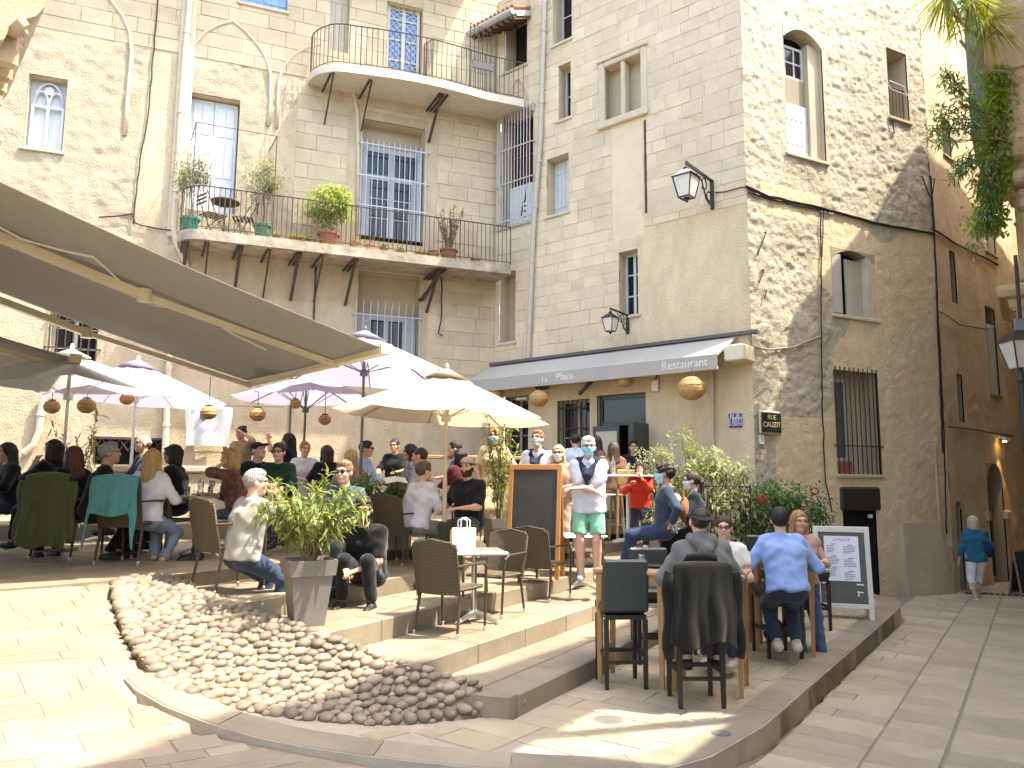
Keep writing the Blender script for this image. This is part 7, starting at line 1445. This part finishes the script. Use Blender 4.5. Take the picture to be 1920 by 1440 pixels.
P('blonde woman in a white mask beside the chalkboard top', None, 168, 1.62, head_px=(1047,850), depth=11.2, fem=1, hair='long', hairc=(.50,.34,.15), mask=(.72,.70,.68), glasses='sun', top=(.42,.25,.17), sleeve=.1, bot=(.3,.2,.15), hands=((-.15,.25,1.05),(.05,.3,1.12)), **st)
P('white haired man with crossed arms, pale shirt and mint green shorts', None, 168, 1.77, head_px=(1103,838), depth=9.8, hair='short', hairc=(.62,.60,.56), mask=(.28,.60,.66), glasses='thin', top=(.60,.62,.68), sleeve=.46, scarf=NAVY_, bot=(.20,.48,.32), legs='short', shoe=(.3,.28,.25), hands=((.13,.27,1.14),(-.12,.30,1.10)), hyaw=14, skin=FAIR, **st)
P('dark haired person in a pale blue shirt by the barred window', None, 8, 1.72, head_px=(1078,826), depth=14.3, hair='short', hairc=DKH, top=(.42,.47,.60), sleeve=.9, res=far, lower=False)
P('woman with dark wavy hair turning left near the door', None, 120, 1.68, head_px=(1116,830), depth=14.1, fem=1, hair='long', hairc=(.03,.016,.012), top=(.08,.03,.03), res=far, lower=False)
P('woman with long brown hair in a brown fur jacket seen from behind', None, 8, 1.66, head_px=(1150,842), depth=13.3, fem=1, hair='long', hairc=(.07,.04,.025), top=(.16,.085,.05), topkind='fur', sleeve=.9, res=far, fat=1.15, lower=False)
P('person with dark hair inside the open doorway', None, 170, 1.70, head_px=(1188,838), depth=14.2, hair='short', hairc=DKH, top=BLK, res=far, lower=False)
P('child in a red sweater eating at the tall cafe table', None, 168, 1.42, seat=.62, head_px=(1200,880), depth=12.2, fem=1, hair='bob', hairc=(.04,.028,.02), top=(.52,.035,.015), sleeve=.95, bot=(.02,.02,.025), shoe=(.6,.6,.6), hands=((-.04,.28,1.14),(.14,.32,1.05)), hpitch=-14, feet=((-.08,.32,.12),(.1,.36,.1)))
P('man in a denim jacket and blue mask perched in profile', None, 82, 1.80, seat=.46, head_px=(1246,888), depth=10.2, hair='wavy', hairc=(.035,.02,.012), mask=(.34,.58,.66), top=(.035,.05,.075), sleeve=.9, bot=(.03,.045,.085), lean=-2, hands=((-.22,-.05,.62),(.24,.1,.6)), feet=((-.1,.55,.06),(.12,.5,.05)), skin=TAN)
P('woman in black with a white mask and brown shoulder bag', None, 78, 1.66, seat=.5, head_px=(1297,902), depth=10.5, fem=1, hair='pony', hairc=BR, mask=(.60,.68,.66), top=(.018,.022,.03), sleeve=.9, bot=BLK, hands=((-.12,.22,1.0),(.18,.2,.72)), skin=FAIR)
P('man in a grey hoodie and black cap seen from behind at the near high table', None, 0, 1.80, seat=.735, head_px=(1312,978), depth=6.85, hair='buzz', hairc=BR, cap=BLK, capback=True, top=(.15,.145,.13), sleeve=.92, bot=(.03,.035,.05), lean=13, hpitch=-8, hands=((-.22,.36,1.12),(.22,.40,1.12)), feet=((-.12,.22,.36),(.14,.20,.36)), shoe=BLK, skin=FAIR, topkind='fleece', fat=1.06)
P('woman in a white T-shirt with glasses across the near high table', None, 152, 1.66, seat=.735, head_px=(1357,990), depth=7.9, fem=1, hair='pony', hairc=BR, glasses='thin', top=(.66,.62,.52), sleeve=.3, bot=JEAN, hands=((-.12,.30,1.06),(.16,.32,1.06)), hyaw=12, feet=((-.12,.34,.3),(.12,.36,.3)), skin=FAIR, shoe=(.5,.45,.38))
P('man in a light blue shirt leaning over the far high table', None, -4, 1.78, seat=.735, head_px=(1462,975), depth=8.2, hair='short', hairc=DKH, top=(.27,.36,.60), sleeve=.92, bot=(.03,.04,.06), lean=20, hpitch=-6, hyaw=-10, hands=((-.26,.38,1.10),(.28,.40,1.06)), feet=((-.08,.14,.28),(.10,.12,.28)), shoe=(.58,.5,.40), skin=FAIR)
P('smiling woman with long blond hair at the far high table', None, 172, 1.68, seat=.735, head_px=(1499,978), depth=9.0, fem=1, hair='long', hairc=(.34,.18,.07), top=(.45,.28,.20), sleeve=.1, bot=JEAN, hands=((-.16,.32,1.08),(.22,.30,1.08)), hyaw=10, skin=(.54,.32,.22))
g = atz(1836,1130,-.36); wp, inf = P('woman in a teal jacket and white cropped trousers walking into the alley', (g[0], g[1], -.37), -6, 1.58, 'stand', fem=1, hair='bob', hairc=(.44,.38,.28), top=(.02,.11,.17), sleeve=.9, bot=(.66,.62,.62), legs='capri', shoe=(.6,.6,.58), feet=((-.10,-.12,.085),(.09,.22,.085)), hands=((-.27,.10,.76),(.2,.1,.85)), skin=TAN, group='people in the alley')
# bags they carry, camera, cigarette
def blob(name, label, cat, p, r, col, rz=0, kind='leather'):
    m = MB(); m.ball((0,0,0), r, 14, 9); V = np.array(m.v); V[:,:] *= (.86+.3*fbm(V[:,0]*7, V[:,1]*7, V[:,2]*7, 2))[:,None]; m.v = [tuple(v) for v in V]; t = thing(name, label, cat, p, rad(rz)); m.build('body', cmat(col, kind), t, smooth=True); m = MB(); m.tube([(-r[0]*.5,0,r[2]*.8),(0,.0,r[2]*1.0+.16),(r[0]*.5,0,r[2]*.8)], .012, 6); m.build('strap', cmat(col, kind), t)
blob('shoulder_bag', 'brown suede shoulder bag carried by the woman in black', 'bag', aty(1283,955,10.3), (.16,.07,.17), (.24,.11,.04), 70); blob('shoulder_bag', 'dark blue shoulder bag on the walking woman\'s hip', 'bag', (g[0]+.2, g[1]-.05, .62), (.11,.14,.16), (.012,.02,.07))
cp0 = aty(507,905,8.15); t = thing('camera', 'black photo camera held to the grey haired man\'s face', 'camera', cp0, rad(-40)); m = MB(); m.bbox(-.07,.07,-.03,.03,-.045,.045,.01); m.build('body', BLACK, t); m = MB(); m.tube([(0,.03,0),(0,.12,0)], .035, 12); m.build('lens', BLACK, t)
# ================================================================== PLANTS
rp = random.Random(11)
def rv(): 
    while True:
        v = Vector((rp.uniform(-1,1), rp.uniform(-1,1), rp.uniform(-1,1)))
        if .05 < v.length < 1: return v.normalized()
def leaf(mb, p, d, L, W, droop=.3, mi=0):
    d = d.normalized(); s = d.cross(Vector((0,0,1)))
    s = s.normalized() if s.length > .05 else Vector((1,0,0)); s = (s+rv()*.35).normalized(); q1 = p+d*L*.35+Vector((0,0,-droop*L*.10)); q2 = p+d*L*.72+Vector((0,0,-droop*L*.36)); t = p+d*L+Vector((0,0,-droop*L*.8)); n = s.cross(d)*W*.25
    mb.add([p, q1-s*W+n, q1+s*W+n, q2-s*W*.75, q2+s*W*.75, t], [(0,2,1),(1,2,4,3),(3,4,5)], mi)
def stems_plant(name, label, cat, base, stems, lm, bm, leaves, L, W, droop=.35, tip=.5, parent=None, group=None, mixm=None, stem_r=.007, whorl=False):
    t = thing(name, label, cat, base, 0, group) if parent is None else parent; st = MB(); fo = MB()
    for (dx, dy, h, bend) in stems:
        P_ = []; n = 7; x0, y0 = rp.uniform(-.05,.05), rp.uniform(-.05,.05)
        for i in range(n): u = i/(n-1); P_.append(Vector((x0+dx*u**bend, y0+dy*u**bend, h*u-.12*h*(u**3)*min(1, math.hypot(dx,dy)/max(h,.1))))+Vector((rp.uniform(-.012,.012), rp.uniform(-.012,.012), 0)))
        st.tube(P_, [stem_r*(1.2-.8*i/(n-1)) for i in range(n)], 5)
        for k in range(leaves):
            u = 1-(1-tip)*rp.random()**1.0 if rp.random() < .75 else rp.uniform(.25, 1); u = min(.999, max(.15, u)); a = u*(n-1); i = int(a); p = P_[i].lerp(P_[min(n-1, i+1)], a-i); ax = (P_[min(n-1, i+1)]-P_[i]).normalized(); d = (rv()+ax*.55+Vector((0,0,.15))).normalized(); leaf(fo, p, d, L*rp.uniform(.6,1.15), W*rp.uniform(.7,1.2), droop*rp.uniform(.4,1.5), rp.choice((0,0,1)) if mixm else 0)
    st.build('stem', bm, t); fo.build('foliage', [lm]+([mixm] if mixm else []), t, smooth=False); return t
def bush(name, label, cat, base, cen, rad3, n, lm, mixm, L, W, clumps=26, bm=None, droop=.3, group=None, parent=None, trunk=True):
    t = thing(name, label, cat, base, 0, group) if parent is None else parent; fo = MB(); st = MB(); C = [Vector((cen[0]+rad3[0]*v.x*r, cen[1]+rad3[1]*v.y*r, cen[2]+rad3[2]*v.z*r)) for v, r in ((rv(), rp.uniform(.35,1.0)) for _ in range(clumps))]
    for c in C:
        if trunk: st.tube([(0,0,0),(c.x*.3+rp.uniform(-.05,.05),c.y*.3,c.z*.45),tuple(c)], [.014,.01,.004], 5)
        rr = rp.uniform(.16,.32)*min(rad3)/.6*1.2; mi0 = rp.random() < .45
        for k in range(n//clumps): v = rv(); p = c+v*rr*rp.random()**.5; leaf(fo, p, (v+rv()*.7), L*rp.uniform(.6,1.2), W*rp.uniform(.7,1.2), droop*rp.uniform(0,1.6), 1 if mi0 and rp.random() < .8 else 0)
    if trunk: st.build('stem', bm or STEMB, t)
    fo.build('foliage', [lm, mixm], t); return t
STEMB = mat('brown_stem', (.13,.08,.045), .8, .2, 20.); STEMG = mat('olive_stem', (.22,.17,.07), .8, .2, 20.)
OLE = leafmat('oleander_leaf', (.16,.20,.045)); OLE2 = leafmat('oleander_pale', (.30,.33,.12)); GRN = leafmat('deep_green_leaf', (.045,.10,.022)); GRN2 = leafmat('fresh_green_leaf', (.10,.20,.04)); OLV = leafmat('olive_leaf', (.17,.18,.11)); OLV2 = leafmat('olive_pale', (.27,.27,.18)); YG = leafmat('yellow_green_leaf', (.24,.30,.05)); VAR = leafmat('variegated_leaf', (.34,.36,.20)); DRY = leafmat('dry_leaf', (.22,.16,.08)); YUC = leafmat('yucca_leaf', (.22,.24,.035)); IVY = leafmat('ivy_leaf', (.22,.31,.04))
def arcs(n, spread, h0, h1, b=1.5, bias=(0,0)): return [(spread*rp.uniform(.25,1)*math.cos(a)+bias[0], spread*rp.uniform(.25,1)*math.sin(a)+bias[1], rp.uniform(h0, h1), b) for a in (2*math.pi*(i+rp.random()*.8)/n for i in range(n))]
b = atz(574,1172,.54); stems_plant('oleander', 'tall oleander with narrow yellow green leaves in the taupe planter', 'plant', (b[0],b[1],.54+.5), arcs(26,.62,.45,.92,1.3), OLE, STEMG, 52, .155, .0125, .45, .45, mixm=OLE2)
b = (*aty(937,1000,10.95)[:2], .72); stems_plant('bamboo_plant', 'tall bamboo like plant in the grey planter before the woman in mustard', 'plant', (b[0],b[1],.72+.5), arcs(14,.32,.8,1.65,1.6), OLE, STEMG, 44, .17, .013, .5, .3, mixm=OLE2)
b = aty(150,900,11.2); stems_plant('bamboo_plant', 'slim bamboo plant against the back wall left of the niche', 'plant', (b[0],b[1],1.1), arcs(12,.45,1.0,1.75,1.4), OLE, STEMG, 34, .19, .013, .4, .4, mixm=OLE2)
for px, dp, lb in ((675,10.8,'drooping green plant in the planter box behind the oleander'),(745,10.9,'second drooping plant right of the first before the checked shirt')):
    b = aty(px,905,dp); t = stems_plant('dracaena', lb, 'plant', (b[0],b[1],1.35), arcs(9,.28,.25,.55,1.2), GRN2, STEMG, 34, .30, .016, 1.0, .5, mixm=OLE); m = MB(); m.bbox(-.2,.2,-.14,.14,-.5,.06,.01); m.build('pot', TAUPE, t)
b = aty(1318,1000,11.7); bush('variegated_shrub', 'pale variegated shrub in sun against the restaurant wall', 'shrub', (b[0],b[1],.4), (0,.1,1.35), (.85,.42,.78), 3400, VAR, OLE, .085, .017, 40, droop=.5)
b = aty(1240,900,12.3); bush('olive_shrub', 'thin dusty shrub beside the right edge of the restaurant door', 'shrub', (b[0],b[1],.7), (0,.1,1.35), (.40,.3,.5), 900, OLV2, VAR, .06, .012, 18, droop=.4)
b = aty(1466,1010,11.9); t = bush('nandina_shrub', 'green shrub with red berry clusters at the house corner', 'shrub', (b[0],b[1],-.05), (0,.1,1.35), (.78,.48,.66), 5200, GRN, GRN2, .085, .014, 44, droop=.5)
for dx, dz in ((.36,1.75),(-.42,1.62),(-.36,1.66),(.1,1.42)):
    m = MB()
    for k in range(22): v = rv(); m.ball((dx+v.x*.06, -.42+v.y*.05, dz+v.z*.05), .014, 5, 4)
    m.build('berries', mat('red_berry', (.30,.02,.015), .4), t, kind='stuff')
# balcony: pots, trees and the little table
zF = zB+.2
def pot(t, r, h, mt, sq=False):
    m = MB(); m.lathe([(r*.72,0),(r*.95,h*.86),(r*1.08,h*.87),(r*1.08,h),(r*.93,h),(r*.9,h*.9),(.001,h*.88)], 16); m.build('pot', mt, t, smooth=False)
def balc(px, d): return B.P(B.at(px, 400, d)[0], zF, d)
GPOT = mat('green_plastic_pot', (.005,.17,.10), .35, .1, 9.); G2 = mat('faded_green_pot', (.06,.16,.085), .5, .15, 12.)
for px, d, mt, lb, h in ((357,-.5,GPOT,'olive tree in a bright green pot on the lower balcony',1.0),(494,-.62,G2,'olive tree in a faded green pot on the lower balcony',1.0)):
    p = balc(px, d); t = thing('olive_tree', lb, 'potted tree', p); pot(t, .175, .34, mt); m = MB(); m.tube([(0,0,.3),(.02,0,.6),(-.02,.02,.95),(.03,0,1.2)], [.022,.018,.016,.01], 6); m.build('trunk', STEMB, t); bush('', '', '', None, (.03,0,1.32), (.38,.32,.44), 2600, OLV, OLV2, .07, .009, 34, droop=.3, parent=t, trunk=False)
p = balc(618,-.6); t = thing('potted_shrub', 'bushy yellow green shrub in a large terracotta pot on the lower balcony', 'potted plant', p); pot(t, .22, .34, TERRA); stems_plant('', '', '', None, [(q[0]*.5, q[1]*.5, q[2], q[3]) for q in arcs(9,.3,.7,.95)], YG, STEMG, 8, .07, .016, .2, .6, parent=t); bush('', '', '', None, (0,0,.95), (.52,.38,.36), 2200, YG, OLE2, .09, .02, 30, droop=.2, parent=t, trunk=False)
p = balc(843,-.6); t = thing('potted_shrub', 'sparse dry shrub in a round terracotta pot on the lower balcony', 'potted plant', p); pot(t, .19, .30, TERRA); stems_plant('', '', '', None, [(a, b_, h+.25, c) for a, b_, h, c in arcs(16,.42,.6,1.1,1.2)], DRY, STEMB, 70, .07, .012, .3, .5, parent=t, mixm=OLV)
for i, (px, r, h, pm, lf, lb) in enumerate(((520,.075,.12,TERRA,YG,'small terracotta pot with lettuce green leaves right of the second olive'),(553,.08,.13,TERRA,YG,'small pot of yellow green leaves, left of three'),(570,.08,.13,TERRA,YG,'small pot of yellow green leaves, middle of three'),(587,.08,.13,TERRA,YG,'small pot of yellow green leaves, right of three'),(668,.12,.19,mat('pale_terracotta',(.42,.20,.11),.8,.15,9.),DRY,'pale terracotta pot with a dry stem before the grille window'),(695,.1,.17,mat('pale_terracotta',(.42,.2,.11)),DRY,'pale terracotta pot right of the dry stem'),(722,.09,.14,TERRA,OLE,'small pot with a straggly plant before the grille window'),(752,.10,.10,TERRA,GRN2,'low terracotta bowl under the grille window'),(790,.11,.12,TERRA,YG,'low pot with bright herbs right of the grille window'),(813,.13,.14,TERRA,GRN,'wide low terracotta bowl left of the dry shrub'),(893,.10,.13,TERRA,DRY,'small terracotta pot at the right end of the balcony'))):
    p = balc(px, -.72); t = thing('flower_pot', lb, 'flower pot', p, 0, 'small pots on the lower balcony'); pot(t, r, h, pm); fo = MB()
    for k in range(40 if lf is not DRY else 14): v = rv(); v.z = abs(v.z)+.3; leaf(fo, Vector((v.x*r*.4, v.y*r*.4, h)), v, .13 if lf is not DRY else .25, .014 if lf is not DRY else .006, .4)
    fo.build('foliage', lf, t)
m = MB(); p = balc(421,-.55); t = thing('balcony_table', 'small round dark table on the lower balcony', 'table', p); m.lathe([(.001,.72),(.27,.72),(.28,.74),(.27,.755),(.001,.76)], 20); m.build('top', RUST, t); m = MB(); m.tube([(0,0,.0),(0,0,.72)], .02, 8); m.lathe([(.18,0),(.17,.02),(.03,.06)], 12); m.build('column', RUST, t)
for px, rz, lb in ((398,-60,'folding iron chair left of the balcony table'),(458,80,'folding iron chair right of the balcony table')):
    p = balc(px, -.5); t = thing('folding_chair', lb, 'chair', p, B.ang+rad(rz), 'folding chairs on the lower balcony'); m = MB()
    for s in (-1,1): m.bar((s*.19,-.2,.0),(s*.19,.2,.45),.014); m.bar((s*.19,.2,0),(s*.19,-.25,.88),.014)
    m.build('frame', RUST, t); m = MB(); [m.box(-.19,.19,-.18+.07*i,-.14+.07*i,.445,.455) for i in range(6)]; m.build('seat', RUST, t); m = MB(); [m.box(-.19,.19,-.245+.0*i,-.235,.62+.08*i,.66+.08*i) for i in range(3)]; m.build('backrest', RUST, t)
# greenery hanging at the upper right
b = aty(1850,60,12.6); t = thing('yucca', 'yucca with long drooping sword leaves at the top right corner', 'plant', b); fo = MB(); st = MB()
for (cx, cz, n) in ((1775,-15,110),(1822,-5,110),(1848,40,60)):
    c = Vector(aty(cx, cz, 12.6)-b)
    for k in range(n):
        v = rv(); v.z = v.z*.75-.25; leaf(fo, c+v*.03, v, rp.uniform(.5,.85), .016, .55)
def bpath(pts, y): return [Vector(aty(a, c, y)-b) for a, c in pts]
st.tube(bpath([(1900,70),(1868,60),(1845,72),(1820,60),(1795,35),(1778,15),(1765,-10)], 12.6), [.035,.035,.03,.03,.028,.025,.02], 7); st.tube(bpath([(1890,135),(1858,132),(1835,115),(1815,95),(1800,75)], 12.7), .028, 7); st.build('branch', mat('palm_bark', (.26,.17,.09), .85, .2, 20., bump=.4), t); fo.build('foliage', YUC, t)
b = aty(1880,250,12.9); t = thing('oleander_branch', 'dark leaved oleander branches reaching left from the roof terrace', 'plant', b); fo = MB(); st = MB()
for tip, mid in (((1765,128),(1810,170)),((1772,150),(1815,185)),((1750,205),(1805,225)),((1742,240),(1800,240)),((1745,262),(1800,262)),((1795,190),(1830,205)),((1805,232),(1840,240)),((1790,320),(1825,290)),((1785,330),(1830,300)),((1850,410),(1862,330)),((1822,470),(1850,380)),((1835,360),(1858,300))):
    P_ = [Vector(q) for q in (aty(1885,250+rp.uniform(-40,40),12.9)-b, aty(mid[0],mid[1],12.8)-b, aty(tip[0],tip[1],12.7+rp.uniform(-.2,.2))-b)]; st.tube([P_[0], P_[0].lerp(P_[1],.5)+Vector((0,0,-.03)), P_[1], P_[1].lerp(P_[2],.5)+Vector((0,0,-.02)), P_[2]], [.013,.012,.01,.008,.004], 5)
    for k in range(130): u = rp.random()**.8*1.05-.05; p = P_[1].lerp(P_[2], u)+rv()*.10; leaf(fo, p, rv()+(P_[2]-P_[1]).normalized()*.4, .17*rp.uniform(.6,1.2), .014, .35, 0 if rp.random() < .7 else 1)
st.build('branch', STEMB, t); fo.build('foliage', [GRN2, OLV2], t)
b = aty(1872,300,13.0); t = thing('ivy', 'bright yellow green creeper hanging down beside the carved cornice', 'creeper', b); fo = MB()
for k in range(5200):
    py = rp.uniform(120,440); px = 1866+rp.gauss(0,17)+(-.10*(py-300) if py > 300 else .05*(300-py)); p = Vector(aty(px, py, 13.0+rp.uniform(-.15,.25))-b); leaf(fo, p, rv()+Vector((0,0,-.5)), .085*rp.uniform(.6,1.3), .024, .4, rp.choice((0,0,1)))
fo.build('foliage', [IVY, YG], t); m = MB(); m.tube([Vector(aty(q[0],q[1],13.1)-b) for q in ((1880,90),(1876,200),(1870,300),(1858,400),(1850,450))], .02, 5); m.build('stem', STEMB, t)
